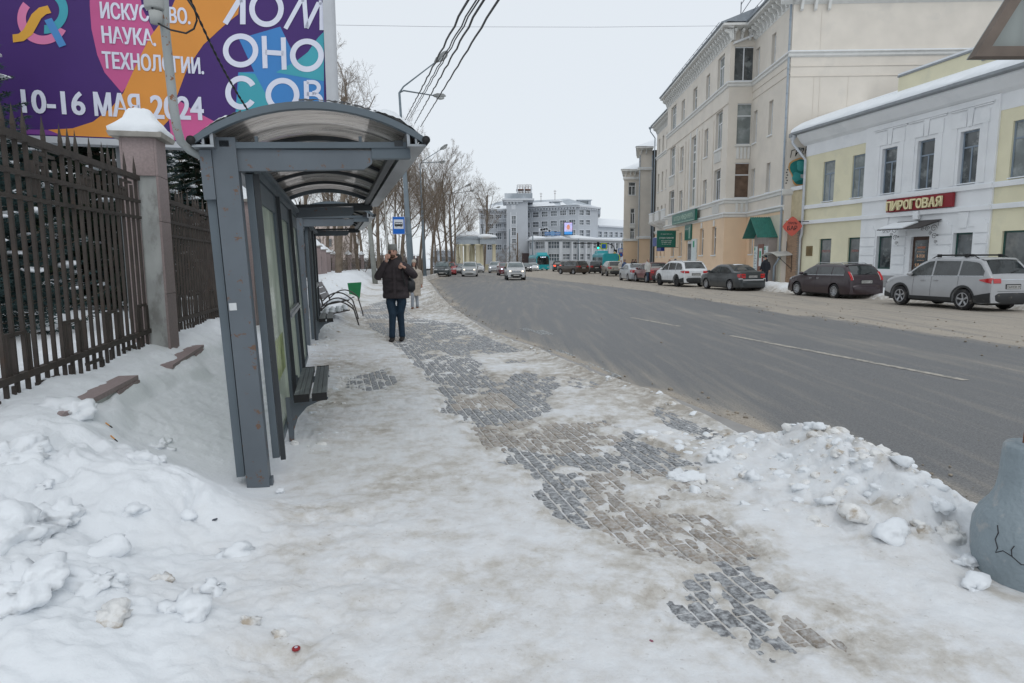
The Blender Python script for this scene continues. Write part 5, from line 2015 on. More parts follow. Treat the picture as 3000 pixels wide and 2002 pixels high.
bx('panel', M('white_board', (.6, .66, .66)), ws_, bu(-10.1), bu(-8.3), YB - .12, YB - .004, .9, 3.3)
bx('mark', M('sign_green', (.03, .28, .15)), ws_, bu(-9.5), bu(-8.95), YB - .125, YB - .121, 2.5, 3.1)
bs_ = T('blue_awning_sign', 'deep blue box awning with white italic letters far along the cream house', 'sign', F4.o, F4.rz)
BLU = M('deep_blue', (.01, .035, .22), rough=.4)
bx('panel', BLU, bs_, B0 - 4.2, B0 - .6, YC - 2.6, YC - .1, 2.9, 3.9)
mb = MB()
mb.prism([(B0 - 4.2, YC - .1, 3.9), (B0 - 4.2, YC - 2.6, 3.905), (B0 - 4.2, YC - .1, 4.7)], (3.6, 0, 0))
O('snow', mb, WS, bs_)
bx('lower_panel', BLU, bs_, B0 - 3.2, B0 - .6, YC - 2.3, YC - .3, 2.3, 2.898)
mb = MB()
text(mb, 'ота', (-1.9, 0, 3.2), (1, 0, .0), (.2, 0, 1), 1.2, .5, bold=.02)
mb2 = MB()
mb2.M = Matrix.Translation((B0 - .597, YC - .6, 0)) @ Matrix.Rotation(math.radians(90), 4, 'Z')
text(mb2, 'ота', (-1.9, -.01, 3.2), (1, 0, .0), (.2, 0, 1), 1.2, .5, bold=.02)
O('lettering', mb2, LTX, bs_)
h5 = T('far_cream_house', 'farther cream house with peach ground floor, two stepped wings and a corner loggia', 'house', (0, 0, 0))
def wing(pxl, pxr, Yf, ztop, nm, length=9, dirx=.22, wins=(), hip=True):
 """a wing whose end wall faces the viewer between two picture columns"""
 a, b = V(pxl, 700, Yf), V(pxr, 700, Yf)
 x0, x1 = a.x, b.x
 wg = bpy.data.objects.new(nm, None)
 C.objects.link(wg)
 wg.parent = h5
 wg.location = (x0, Yf, sl(Yf))
 w_ = x1 - x0
 hs = [h for h in wins]
 mb = MB()
 wall_holes(mb, 0, w_, 4.9, ztop, [h for h in hs if h[2] >= 4.9], .3)
 O('wall', mb, CRE, wg)
 mb = MB()
 wall_holes(mb, 0, w_, -.6, 4.9, [h for h in hs if h[2] < 4.9], .3)
 O('wall', mb, PEA, wg)
 for h in hs:
  window(wg, *h, WF, WG, y=.2, cross=.3, mull=1, fw=.1, sillm=TRM)
 mb = MB()
 mb.add([(0, 0, -.6), (0, 0, 4.9), (dirx * length, length, 4.9), (dirx * length, length, -.6)], [(0, 1, 2, 3)])
 O('wall', mb, PEA, wg)
 mb = MB()
 mb.add([(0, 0, 4.9), (0, 0, ztop), (dirx * length, length, ztop), (dirx * length, length, 4.9)], [(0, 1, 2, 3)])
 O('wall', mb, CRE, wg)
 O('core', MB().box(dirx * length + .15, w_ + 8, .35, length, -.6, ztop), M('house_core', (.12, .12, .11)), wg)
 for z in (5.1, 15.0):
  mb = MB()
  mb.box(-.2, w_, -.22, -.002, z - .3, z)
  O('band', mb, TRM, wg)
  mb = MB()
  mb.prism([(-.12, 0, z - .3), (-.003, 0, z - .3), (dirx * length - .003, length, z - .3), (dirx * length - .12, length, z - .3)], (0, 0, .3))
  O('band', mb, TRM, wg)
  O('band_snow', MB().box(-.18, w_, -.2, -.004, z + .002, z + .08), WS, wg)
 mb = MB()
 mb.prism([(-.1, -.1, ztop - .1), (w_, -.1, ztop - .1), (w_, -.8, ztop + .25), (-.8, -.8, ztop + .25)], (0, .0, .001))
 mb.prism([(-.6, -.8, ztop + .1), (w_, -.8, ztop + .1), (w_, length, ztop + .1), (dirx * length - .6, length, ztop + .1)], (0, 0, .25))
 O('cornice', mb, TRM, wg)
 for j in range(max(2, int(w_ / .7))):
  o = O('cornice_bracket', BRM, parent=wg)
  o.location = (.3 + j * .7, -.02, ztop + .1)
 mb = MB()
 mb.add([(-.7, -.9, ztop + .36), (w_ + 3, -.9, ztop + .36), (w_ + 3, length, ztop + .36), (dirx * length - .7, length, ztop + .36), (3, 3, ztop + 2.0), (w_ + 3, 3, ztop + 2.0), (w_ + 3, length, ztop + 2.0), (3, length, ztop + 2.0)],
  [(0, 1, 5, 4), (0, 4, 7, 3), (4, 5, 6, 7), (1, 2, 6, 5)])
 O('roof', mb, WS, wg)
 return wg
w1 = wing(1868, 1906, 97, 17.6, 'wing')
pipe(w1, .1, 0, 16.8, PIP, y=-.15)
pipe(w1, 1.9, 0, 16.8, PIP, y=-.15)
w2 = wing(1826, 1868, 108, 15.9, 'wing', wins=((.7, 1.9, 12.2, 14.3), (1.1, 1.85, 7.6, 10.1), (1.1, 1.85, 5.1, 6.9)))
pipe(w2, 2.35 + .4, 0, 15.2, PIP, y=-.15)
O('balustrade', MB().box(1.0, 1.95, -.1, -.003, 6.95, 7.5), TRM, w2)
TYRE = M('tyre', (.018, .018, .02), rough=.85, var=.3, c2=(.12, .11, .10), c2s=5, c2t=.55)
RIM = M('alloy_rim', (.42, .43, .45), rough=.3, metal=.6, var=.1)
RIMD = M('dark_steel_rim', (.03, .03, .033), rough=.5)
CG = M('car_glass', (.022, .027, .028), rough=.04, spec=.9, var=.5, scale=2, c2=(.05, .06, .06), c2s=1.5, c2t=.55)
CLAD = M('black_cladding', (.028, .03, .032), rough=.65, var=.2, c2=(.13, .12, .10), c2s=4, c2t=.6)
CHR = M('chrome', (.5, .52, .54), rough=.15, metal=.9)
RLT = M('red_lamp', (.42, .012, .015), rough=.12, spec=.8, var=.1)
RLD = M('dark_red_lamp', (.10, .006, .01), rough=.12, spec=.8)
CLR = M('clear_lamp', (.45, .47, .48), rough=.1, spec=.9, var=.3, scale=20)
LIT = M('lit_headlamp', (1, .82, .62), emit=2.2, var=.0)
LITB = M('lit_headlamp_cold', (.8, .85, 1), emit=2.6, var=.0)
LITR = M('lit_brake_lamp', (1, .10, .05), emit=1.6, var=.0)
PLT = M('number_plate', (.42, .42, .41), var=.15, scale=30)
PLF = M('plate_frame', (.02, .02, .02))
def paint(name, col, **k):
 return M('paint_' + name, col, rough=.28, var=.06, scale=1.5, spec=.5, c2=k.get('c2', tuple(.92 * x + .08 * y for x, y in zip(col, (.12, .11, .10)))), c2s=2.2, c2t=.52, soft=.3, coat=.5)
TYPES = {
 'suv': dict(L=4.6, W=1.85, H=1.67, wb=(.98, 3.67), R=.355, belt=(1.10, 1.0), clear=.24,
    top=[(0, .50), (.02, .98), (.08, 1.10), (.30, 1.36), (.50, 1.56), (.62, 1.61), (1.1, 1.655), (2.0, 1.67), (2.55, 1.63), (2.95, 1.47), (3.45, 1.14), (3.55, 1.10), (4.1, 1.03), (4.42, .93), (4.55, .80), (4.6, .52)], rw=(.14, .50), ws=(2.70, 3.44)),
 'boxsuv': dict(L=4.4, W=1.82, H=1.66, wb=(.85, 3.52), R=.36, belt=(1.08, 1.02), clear=.27,
    top=[(0, .50), (.02, .98), (.06, 1.15), (.18, 1.38), (.34, 1.58), (.5, 1.63), (1.0, 1.66), (2.0, 1.66), (2.5, 1.63), (2.9, 1.46), (3.30, 1.17), (3.4, 1.13), (4.0, 1.07), (4.28, .98), (4.37, .85), (4.4, .5)], rw=(.08, .36), ws=(2.6, 3.3)),
 'wagon': dict(L=4.47, W=1.84, H=1.47, wb=(.92, 3.56), R=.32, belt=(1.0, .93), clear=.17,
    top=[(0, .45), (.02, .86), (.09, .98), (.30, 1.22), (.50, 1.39), (.66, 1.44), (1.2, 1.47), (2.0, 1.475), (2.5, 1.44), (2.95, 1.27), (3.45, 1.0), (3.55, .97), (4.1, .88), (4.35, .76), (4.44, .62), (4.47, .42)], rw=(.13, .50), ws=(2.6, 3.42)),
 'sedan': dict(L=4.4, W=1.72, H=1.46, wb=(.95, 3.50), R=.31, belt=(1.0, .93), clear=.17,
    top=[(0, .48), (.02, .90), (.06, 1.03), (.12, 1.07), (.62, 1.08), (.78, 1.11), (1.15, 1.30), (1.45, 1.41), (1.8, 1.455), (2.3, 1.455), (2.6, 1.40), (3.0, 1.20), (3.38, 1.0), (3.5, .96), (4.1, .86), (4.32, .74), (4.38, .6), (4.4, .42)], rw=(.82, 1.42), ws=(2.64, 3.34)),
 'hatch': dict(L=4.0, W=1.74, H=1.52, wb=(.66, 3.24), R=.32, belt=(1.02, .95), clear=.2,
    top=[(0, .45), (.02, .90), (.06, 1.05), (.20, 1.28), (.38, 1.45), (.55, 1.50), (1.0, 1.525), (1.7, 1.52), (2.2, 1.47), (2.6, 1.30), (2.98, 1.07), (3.1, 1.03), (3.6, .94), (3.88, .82), (3.97, .65), (4.0, .42)], rw=(.10, .40), ws=(2.28, 2.95)),
}
def make_car(kind, col, label, cat, loc, heading, H=None, rear='wrap', front='slim', plate=None, lit=None, brake=False, rims='alloy', rails=False, clad=False, snow=False, bars=False, detail=True, name=None, group=None, grille='bars', W=None, bumper_dark=False, scale=1.):
 S = dict(TYPES[kind])
 L_, Wd, HH = S['L'], W or S['W'], S['H']
 tx = [p[0] for p in S['top']]
 tz = [p[1] for p in S['top']]
 if H:
  f = H / HH
  tz = [z * (1 + (f - 1) * min(1, max(0, (z - .5) / (HH - .5)))) for z in tz]
  HH = H
 R_ = S['R']
 w0, w1 = S['wb']
 clear = S['clear']
 ra = R_ + .055
 top = lambda x: float(np.interp(x, tx, tz))
 belt_ = lambda x: float(np.interp(x, [0, L_], S['belt'])) * (HH / S['H']) ** .5
 plan = lambda x: Wd / 2 * (1 - .10 * max(0, 1 - x / .45) ** 2 - .17 * max(0, (x - (L_ - .75)) / .75) ** 2.2)
 def bot(x):
  b = clear + .03 * max(0, 1 - x / .3) + .02
  for c in (w0, w1):
   if abs(x - c) < ra:
    b = max(b, R_ + math.sqrt(ra * ra - (x - c) ** 2) * .98)
  return b
 def ys(x, z):
  w_ = plan(x)
  b = min(belt_(x), top(x) - .03)
  f = (z - clear) / max(.05, b - clear)
  y = w_ * (.955 + .045 * math.sin(math.pi * min(1, max(0, f)) ** .8))
  y -= .016 * math.exp(-((f - .86) / .05) ** 2) * 0
  if z > b:
   y = w_ * .955 * (1 - .185 * (z - b) / (HH - b + .001))
  rr = .085
  t = top(x)
  if z > t - rr:
   q = min(1, (z - (t - rr)) / rr)
   y -= rr * (1 - math.sqrt(max(0, 1 - q * q))) * .9
  return y
 t = T(name or 'car', label, cat, (loc[0], loc[1], sl(loc[1]) - .125), heading, group)
 t.scale = (scale,) * 3
 xs = sorted(set([0, .01, .03, .06, .1, L_ - .02, L_] + list(np.linspace(.15, L_ - .1, 34)) + [c + ra * math.cos(a) for c in (w0, w1) for a in np.linspace(0, math.pi, 11)] + [c + s * (ra + .004) for c in (w0, w1) for s in (-1, 1)] + [x for x in tx]))
 NS = 15
 rings = []
 for x in xs:
  b, tp = bot(x), top(x)
  bl = min(belt_(x), tp - .03)
  zs = [b + (bl - b) * k / 7 for k in range(8)]
  zt0 = max(bl + .005, tp - .085)
  zs += [bl + (zt0 - bl) * k / 3 for k in (1, 2, 3)]
  zs += [tp - .085 + .085 * q if zt0 == tp - .085 else zt0 + (tp - zt0) * q for q in (.4, .75, .93, 1.0)]
  half = [(ys(x, z), z) for z in zs]
  y_e = half[-1][0]
  crown = [(y_e * f, tp + .018 * (1 - f * f)) for f in (.7, .35)]
  half = [(half[0][0] - .12, b - .002)] + half + crown
  rg_ = [(x, -y, z) for y, z in half] + [(x, 0, tp + .018)] + [(x, y, z) for y, z in reversed(half)]
  rings.append(rg_)
 mb = MB()
 mb.loft(rings, close=True)
 P = paint(col[0], col[1])
 body = O('body', mb, P, t, smooth=True)
 md = body.modifiers.new('e', 'EDGE_SPLIT')
 md.split_angle = math.radians(38)
 def side(nm, pts_lo, pts_hi, m_, off=.006, both=True, par=None, one=0):
  """patch on the flank between two chains of (x,z)"""
  n = 16
  lo = np.array(pts_lo)
  hi = np.array(pts_hi)
  tt = np.linspace(0, 1, n + 1)
  lx = np.interp(tt, np.linspace(0, 1, len(lo)), lo[:, 0])
  lz = np.interp(tt, np.linspace(0, 1, len(lo)), lo[:, 1])
  hx = np.interp(tt, np.linspace(0, 1, len(hi)), hi[:, 0])
  hz = np.interp(tt, np.linspace(0, 1, len(hi)), hi[:, 1])
  o_ = []
  for s in ((-1, 1) if not one else (one,)):
   mb = MB()
   vv = []
   for i in range(n + 1):
    for k in range(5):
     x = lx[i] + (hx[i] - lx[i]) * k / 4
     z = lz[i] + (hz[i] - lz[i]) * k / 4
     vv.append((x, s * (ys(x, z) + off), z))
   mb.add(vv, [(i * 5 + k, (i + 1) * 5 + k, (i + 1) * 5 + k + 1, i * 5 + k + 1) for i in range(n) for k in range(4)])
   o_.append(O(nm, mb, m_, par or t, smooth=True))
  return o_
 def skin_(nm, x0, x1, wf, m_, off=.008, wf2=None, par=None):
  """patch on the upper skin across the car"""
  mb = MB()
  vv = []
  n = 10
  for i in range(n + 1):
   x = x0 + (x1 - x0) * i / n
   w_ = ys(x, top(x) - .03) * (wf + ((wf2 or wf) - wf) * i / n)
   for k in range(9):
    f = (k / 4 - 1)
    nx_ = 1 if x > L_ / 2 else -1
    vv.append((x + nx_ * off * .5, w_ * f, top(x) + off + .018 * (1 - f * f)))
  mb.add(vv, [(i * 9 + k, i * 9 + k + 1, (i + 1) * 9 + k + 1, (i + 1) * 9 + k) for i in range(n) for k in range(8)])
  return O(nm, mb, m_, par or t, smooth=True)
 def xr(z):
  k = 0
  while k < len(tz) - 1 and tz[k + 1] < z:
   k += 1
  return tx[k] + (tx[k + 1] - tx[k]) * (z - tz[k]) / max(1e-6, tz[k + 1] - tz[k])
 def xf(z):
  k = len(tz) - 1
  while k > 0 and tz[k - 1] < z:
   k -= 1
  return tx[k] + (tx[k - 1] - tx[k]) * (z - tz[k]) / max(1e-6, tz[k - 1] - tz[k])
 def end(nm, y0, y1, z0, z1, m_, rear_=True, off=.008, mirror=False, par=None, thick=.0):
  o_ = None
  for s in ((1, -1) if mirror else (1,)):
   mb = MB()
   vv = []
   for i in range(5):
    z = z0 + (z1 - z0) * i / 4
    x = (xr(max(z, .5)) - off) if rear_ else (xf(max(z, .53)) + off)
    for k in range(5):
     y = y0 + (y1 - y0) * k / 4
     vv.append((x, y * s, z))
   mb.add(vv, [(i * 5 + k, i * 5 + k + 1, (i + 1) * 5 + k + 1, (i + 1) * 5 + k) for i in range(4) for k in range(4)])
   o_ = O(nm, mb, m_, par or t)
  return o_
 def glass_side(xa, xb):
  n = 14
  lo, hi = [], []
  for i in range(n + 1):
   x = xa + (xb - xa) * i / n
   l = belt_(x) + .035
   h = min(HH - .13, top(x) - .11)
   if h < l + .005:
    h = l + .005
   lo.append((x, l))
   hi.append((x, h))
  side('side_window', lo, hi, CG)
 def xz(z, fr):   # where the roof line crosses height z at front / rear
  return xf(z) if fr else xr(z)
 zb = belt_(L_ * .5) + .14
 xfr = xf(zb + .02) - .02
 xre = xr(zb + .02) + (.14 if kind != 'sedan' else .12)
 xm = (w0 + w1) / 2 - .05
 if kind in ('sedan',):
  cuts = [(xre, xm - .02), (xm + .06, xfr)]
 else:
  xc = w0 + .25
  cuts = [(xre, xc - .03), (xc + .04, xm - .02), (xm + .06, xfr)]
 for a, b in cuts:
  glass_side(a, b)
 rw_ = skin_('rear_window', S['rw'][0], S['rw'][1], .86, CG, wf2=.80)
 skin_('windscreen', S['ws'][0], S['ws'][1], .84, M('windscreen_glass', (.10, .13, .135), rough=.04, spec=.95, var=.4, scale=1.5), wf2=.90)
 for wx in (w0, w1):
  for s in (-1, 1):
   wr = MB()
   yo = s * (Wd / 2 - .01)
   wi = s * (Wd / 2 - .22)
   a, b = min(yo, wi), max(yo, wi)
   prof = [(R_ * .66, a), (R_ * .94, a + .0), (R_, a + .03), (R_, b - .03), (R_ * .94, b), (R_ * .66, b)]
   wr.lathe(prof, 24, c=(0, 0, 0), axis='y', cap=False)
   w_ = O('wheel', wr, TYRE, t, smooth=True)
   w_.location = (wx, 0, R_ - .01)
   rm = MB()
   yf = yo + s * .003
   rmm = RIMD if rims == 'steel' else RIM
   rm.lathe([(R_ * .665, yf - s * .02), (R_ * .665, yf), (R_ * .60, yf + s * .0), (R_ * .60, yf - s * .05)], 24, axis='y', cap=False)
   O('rim_well', MB().lathe([(R_ * .66, yf - s * .06), (R_ * .66, yf - s * .055)], 20, axis='y'), RIMD, w_)
   n_sp = 5 if rims == 'five' else 10 if rims == 'alloy' else 7
   ro = O('rim', rm, rmm, w_)
   for k in range(n_sp):
    aa = 2 * math.pi * k / n_sp + .2
    d_ = .05
    sp = MB()
    q = []
    for (r_, hw) in ((.05, .024), (R_ * .62, .020 if n_sp == 10 else .034)):
     for e in (-1, 1):
      q.append((r_ * math.cos(aa) - e * hw * math.sin(aa), yf - s * (.03 if r_ < .1 else .008), r_ * math.sin(aa) + e * hw * math.cos(aa)))
    q = [q[0], q[1], q[3], q[2]]
    rm2 = sp.prism(q, (0, -s * .02, 0))
    if k == 0:
     acc = MB()
    acc.add(rm2.v, rm2.f)
   acc.lathe([(.055, yf - s * .035), (.055, yf - s * .012), (.03, yf - s * .01)], 12, axis='y')
   O('spokes', acc, rmm, w_)
   if clad:
    a_ = MB()
    P1, P2 = [], []
    for k in range(19):
     th = math.pi * (k / 18) * 1.08 - .12
     for (rr_, Q) in ((ra - .004, P1), (ra + .065, P2)):
      x = wx + rr_ * math.cos(th)
      z = R_ + rr_ * math.sin(th)
      Q.append((x, s * (ys(min(max(x, .02), L_ - .02), max(z, clear)) + .012), z))
    a_.add(P1 + P2, [(k, k + 1, 19 + k + 1, 19 + k) for k in range(18)])
    O('arch_trim', a_, CLAD, t, smooth=True)
 O('underbody', MB().box(.25, L_ - .25, -Wd / 2 + .16, Wd / 2 - .16, clear - .04, .6), BLK, t)
 cm = CLAD if (clad or bumper_dark) else P
 if clad:
  side('sill_trim', [(w0 + ra, clear + .02), (w1 - ra, clear + .02)], [(w0 + ra, clear + .16), (w1 - ra, clear + .14)], CLAD, off=.012)
  side('bumper_side', [(.03, clear + .05), (w0 - ra - .01, clear + .02)], [(.03, .62), (w0 - ra - .01, .50)], CLAD, off=.010)
  side('bumper_side', [(w1 + ra + .01, clear + .02), (L_ - .04, clear + .05)], [(w1 + ra + .01, .40), (L_ - .04, .50)], CLAD, off=.010)
 hw = plan(0) * .97
 mb = MB()
 P0 = [(-.05 + .09 * abs(f) ** 4, f * hw) for f in np.linspace(-1, 1, 13)]
 vv = []
 for (x, y) in P0:
  vv += [(x + .05, y, clear + .02), (x + .01, y, clear + .12), (x, y, .52), (x + .03, y, .60), (x + .09, y, .62)]
 mb.add(vv, [(i * 5 + k, i * 5 + k + 1, (i + 1) * 5 + k + 1, (i + 1) * 5 + k) for i in range(12) for k in range(4)])
 O('rear_bumper', mb, cm, t, smooth=True)
 hf = plan(L_) * 1.02
 mb = MB()
 vv = []
 for f in np.linspace(-1, 1, 13):
  x = L_ + .06 - .15 * abs(f) ** 3
  y = f * hf
  vv += [(x - .06, y, clear + .02), (x - .01, y, clear + .12), (x, y, .48), (x - .03, y, .57), (x - .1, y, .60)]
 mb.add(vv, [(i * 5 + k, (i + 1) * 5 + k, (i + 1) * 5 + k + 1, i * 5 + k + 1) for i in range(12) for k in range(4)])
 O('front_bumper', mb, P if not bumper_dark else CLAD, t, smooth=True)
 bz_ = belt_(0)
 RL = LITR if brake else RLT
 if rear == 'wrap':
  side('tail_lamp', [(.03, bz_ - .22), (.38, bz_ - .14)], [(.05, bz_ - .04), (.42, bz_ - .10)], RL, off=.012)
  end('tail_lamp', hw * .60, hw * .97, bz_ - .21, bz_ - .06, RL, mirror=True, off=.014)
  end('lamp_strip', -hw * .58, hw * .58, bz_ - .11, bz_ - .08, CHR, off=.012)
 elif rear == 'tall':
  end('tail_lamp', hw * .85, hw * 1.0, bz_ - .20, HH - .32, RL, mirror=True, off=.016)
  end('lamp_clear', hw * .82, hw * .85, bz_ - .18, HH - .36, CLR, mirror=True, off=.013)
 else:
  end('tail_lamp', hw * .62, hw * .96, bz_ - .28, bz_ - .05, RL, mirror=True, off=.014)
  side('tail_lamp', [(.02, bz_ - .27), (.22, bz_ - .22)], [(.04, bz_ - .04), (.27, bz_ - .08)], RL, off=.012)
  end('lamp_clear', hw * .66, hw * .86, bz_ - .17, bz_ - .12, RLD, mirror=True, off=.018)
 zp = .80 if kind != 'wagon' else .74
 pf = O('number_plate', MB().box(-.012 - .01 + xr(zp), xr(zp) - .004, -.26, .26, zp - .058, zp + .058), PLT, t)
 if plate:
  mb = MB()
  text(mb, plate, (xr(zp) - .0235, .24, zp - .036), (0, -1, 0), (0, 0, 1), .48, .072, bold=.01)
  O('plate_lettering', mb, PLF, pf)
 O('plate_recess', MB().box(xr(zp) - .0035, xr(zp) + .05, -.30, .30, zp - .08, zp + .09), PLF, t)
 O('number_plate', MB().box(L_ + .062, L_ + .072, -.26, .26, .42, .53), PLT, t)
 HL = {None: CLR, 'warm': LIT, 'cold': LITB}[lit]
 zl = belt_(L_) - .24
 end('headlamp', hf * .56, hf * .97, zl, zl + .14, CLR, rear_=False, mirror=True, off=.012)
 side('headlamp', [(L_ - .42, zl + .06), (L_ - .06, zl)], [(L_ - .46, zl + .14), (L_ - .10, zl + .13)], CLR, off=.012)
 if lit:
  end('lit_bulb', hf * .64, hf * .82, zl + .02, zl + .115, HL, rear_=False, mirror=True, off=.025)
 gr_ = end('grille', -hf * .52, hf * .52, zl - .04, zl + .11, PLF, rear_=False, off=.012)
 for k in range(3):
  end('grille_bar', -hf * .5, hf * .5, zl - .02 + k * .045, zl + k * .045, CHR if grille == 'bars' else PLF, rear_=False, off=.022, par=gr_)
 end('lower_intake', -hf * .6, hf * .6, .34, .40, PLF, rear_=False, off=.10)
 O('fog_lamp', MB().lathe([(.05, L_ - .03), (.05, L_ + .035)], 10, c=(0, hf * .74, .42), axis='x'), CLR, t)
 O('fog_lamp', MB().lathe([(.05, L_ - .03), (.05, L_ + .035)], 10, c=(0, -hf * .74, .42), axis='x'), CLR, t)
 xmz = S['ws'][1] - .28
 for s in (-1, 1):
  mb = MB()
  mb.blob((xmz, s * (Wd / 2 + .07), belt_(xmz) + .10), (.07, .11, .075), seed=3, sub=2, rough=.03)
  mr = O('mirror', mb, P if not bumper_dark else BLK, t, smooth=True)
  O('mirror_foot', MB().box(xmz - .03, xmz + .03, min(s * (Wd / 2 - .08), s * (Wd / 2 + .02)), max(s * (Wd / 2 - .08), s * (Wd / 2 + .02)), belt_(xmz) + .03, belt_(xmz) + .06), BLK, mr)
  for hx in (xm - .17, w1 - 1.02 + .0):
   z = belt_(hx) - .12
   y = ys(hx, z) * s
   O('door_handle', MB().box(hx - .09, hx + .09, min(y, y + s * .035), max(y, y + s * .035), z - .015, z + .015), P if col[0] != 'plum' else CHR, t)
 SE = M('door_seam', (.01, .01, .01))
 for x in (xm + .02, w1 - ra - .18, w0 + ra * .55):
  side('door_seam', [(x - .005, max(clear + .17, bot(x) + .02)), (x - .005, belt_(x) + .02)], [(x + .005, max(clear + .17, bot(x) + .02)), (x + .005, belt_(x) + .02)], SE, off=.004)
 side('window_trim', [(xre, belt_(xre) + .018), (xfr + .2, belt_(xfr) + .018)], [(xre, belt_(xre) + .034), (xfr + .2, belt_(xfr) + .034)], CHR if kind in ('wagon', 'suv') else BLK, off=.009)
 if rear != 'x':
  end('tailgate_seam', -hw * .75, hw * .75, .655, .665, SE, off=.006)
 if rails:
  for s in (-1, 1):
   y = s * (ys(1.6, HH - .03) - .10)
   O('roof_rail', MB().tube([(.75, y, top(.75) + .005), (.95, y, HH + .05), (2.4, y, HH + .05), (2.7, y, top(2.7) + .01)], .018, 6), CHR if rails == 'chrome' else BLK, t, smooth=True)
 if bars:
  for x in (1.15, 2.25):
   O('cross_bar', MB().box(x - .03, x + .03, -Wd / 2 + .22, Wd / 2 - .22, HH + .06, HH + .09), BLK, t)
   for s in (-1, 1):
    O('bar_foot', MB().box(x - .05, x + .05, min(s * (Wd / 2 - .30), s * (Wd / 2 - .20)), max(s * (Wd / 2 - .30), s * (Wd / 2 - .20)), HH - .01, HH + .10), BLK, t)
 if kind not in ('sedan',):
  skin_('rear_spoiler', S['rw'][1] + .0, S['rw'][1] + .16, .92, P, off=.03)
  O('wiper', MB().tube([(S['rw'][0] - .02, 0, top(S['rw'][0]) + .05), (S['rw'][0] + .07, -.38, top(S['rw'][0] + .06) + .05)], .012, 5), BLK, t)
 if snow:
  skin_('snow_patch', 1.3, 2.2, .8, WS, off=.03)
 if kind == 'sedan':
  skin_('snow_patch', 1.42, 1.62, .45, WS, off=.02)
  side('snow_line', [(.0, .66), (.12, .66)], [(.0, .70), (.12, .69)], WS, off=.02)
  O('snow_line', MB().box(-.06, .01, -hw * .85, hw * .85, .60, .635), WS, t)
 return t
def gl(px, py, z=-.125):
 g = G(px, py, z)
 return g
PLUM = ('plum', (.022, .009, .014))
SIL = ('silver', (.35, .36, .375))
HD = lambda dx, dy: math.atan2(dy, dx)      # heading of local +x (front)
def put(kind, col, label, cat, px, py, ref, hd, **k):
 """ref: local (x,y) of the point seen at the picture point on the ground"""
 g = gl(px, py)
 d = Vector((math.cos(hd), math.sin(hd)))
 n = Vector((-d.y, d.x))
 o = Vector((g.x, g.y)) - d * ref[0] - n * ref[1]
 return make_car(kind, col, label, cat, (o.x, o.y), hd, **k)
hA = HD(-.20, 1)
GC = 'cars parked along the houses'
put('suv', SIL, 'silver crossover with black arches and roof bars, nearest parked car on the right', 'car', 2815, 909, (.98, .92), hA, rear='wrap', plate='О697ЕМ 29', rims='five', clad=True, rails='black', bars=True, H=1.76, group=GC)
put('wagon', PLUM, 'dark plum estate car with chrome roof rails and tall red rear lamps', 'car', 2440, 874, (.92, .92), hA, rear='tall', plate='Н204ТТ 29', rails='chrome', group=GC, H=1.5)
put('sedan', ('darkgrey', (.028, .034, .038)), 'dark grey saloon with snow on its rear window, beside the policeman', 'car', 2136, 852, (.95, .86), HD(-.24, 1), rear='block', plate='В102ВС 29', group=GC)
put('suv', ('white', (.62, .64, .66)), 'white crossover with dark steel wheels parked before the grey saloon', 'car', 1980, 840.5, (.98, .92), HD(-.20, 1), rear='wrap', plate='К440СА 29', rims='steel', clad=True, rails='chrome', group=GC)
put('hatch', ('darkred', (.13, .014, .018)), 'dark red hatchback parked in front of the white crossover', 'car', 1892, 829, (.66, .87), HD(-.13, 1), rear='block', plate='К777УА 29', clad=True, group=GC, H=1.54)
put('sedan', ('palesilver', (.36, .39, .42)), 'pale silver saloon parked between the dark red hatchback and the beige crossover', 'car', 1838, 824, (.95, .86), HD(-.08, 1), rear='block', group=GC)
put('suv', ('beige', (.25, .235, .20)), 'beige crossover seen from behind, its wheels beside the shovelled snow', 'car', 1783, 810, (.1, .8), HD(-.05, 1), rear='block', clad=True, group=GC, H=1.66)
put('suv', ('black', (.014, .017, .02)), 'black crossover parked between the brown one and the beige one', 'car', 1731, 802, (.1, .8), HD(-.16, 1), rear='block', group=GC, H=1.70, clad=True)
put('suv', ('brown', (.05, .036, .028)), 'dark brown crossover slanting into the road with exhaust smoke behind', 'car', 1680, 804.5, (.98, .92), HD(-.62, 1), rear='wrap', rims='alloy', H=1.70, scale=1.04)
GT2 = 'cars driving away in the distance'
put('boxsuv', ('blackb', (.02, .021, .023)), 'black off-roader driving away, left of the brown crossover, a red lamp lit', 'car', 1637, 796, (.1, 0), HD(.02, 1), rear='block', brake=True, H=1.78, group=GT2, rims='steel')
put('suv', ('greybrown', (.16, .145, .13)), 'greyish brown car with brake lamps lit, just behind the brown crossover', 'car', 1656, 797, (.1, 0), HD(.05, 1), rear='block', brake=True, H=1.72, group=GT2)
GO = 'cars coming towards the viewer'
put('boxsuv', ('silver2', (.45, .46, .47)), 'silver off-roader with black lower bumper driving towards the viewer with headlamps on', 'car', 1513, 821.5, (4.35, 0), HD(.06, -1), lit='warm', bumper_dark=True, rails='black', clad=True, grille='bars', group=GO)
put('suv', ('silver3', (.40, .42, .43)), 'silver crossover driving round the bend with warm headlamps lit', 'car', 1375, 811, (4.55, 0), HD(.03, -1), lit='warm', H=1.69, group=GO)
put('boxsuv', ('maroon', (.14, .02, .03)), 'maroon hatchback half hidden behind the silver off-roader, one lamp lit', 'car', 1484, 808, (4.3, 0), HD(.10, -1), lit='cold', H=1.6, group=GO)
put('suv', ('palegrey', (.36, .38, .40)), 'big pale grey crossover with cold white headlamps in front of the colonnade', 'car', 1448, 800, (4.5, 0), HD(-.04, -1), lit='cold', H=1.72, group=GO)
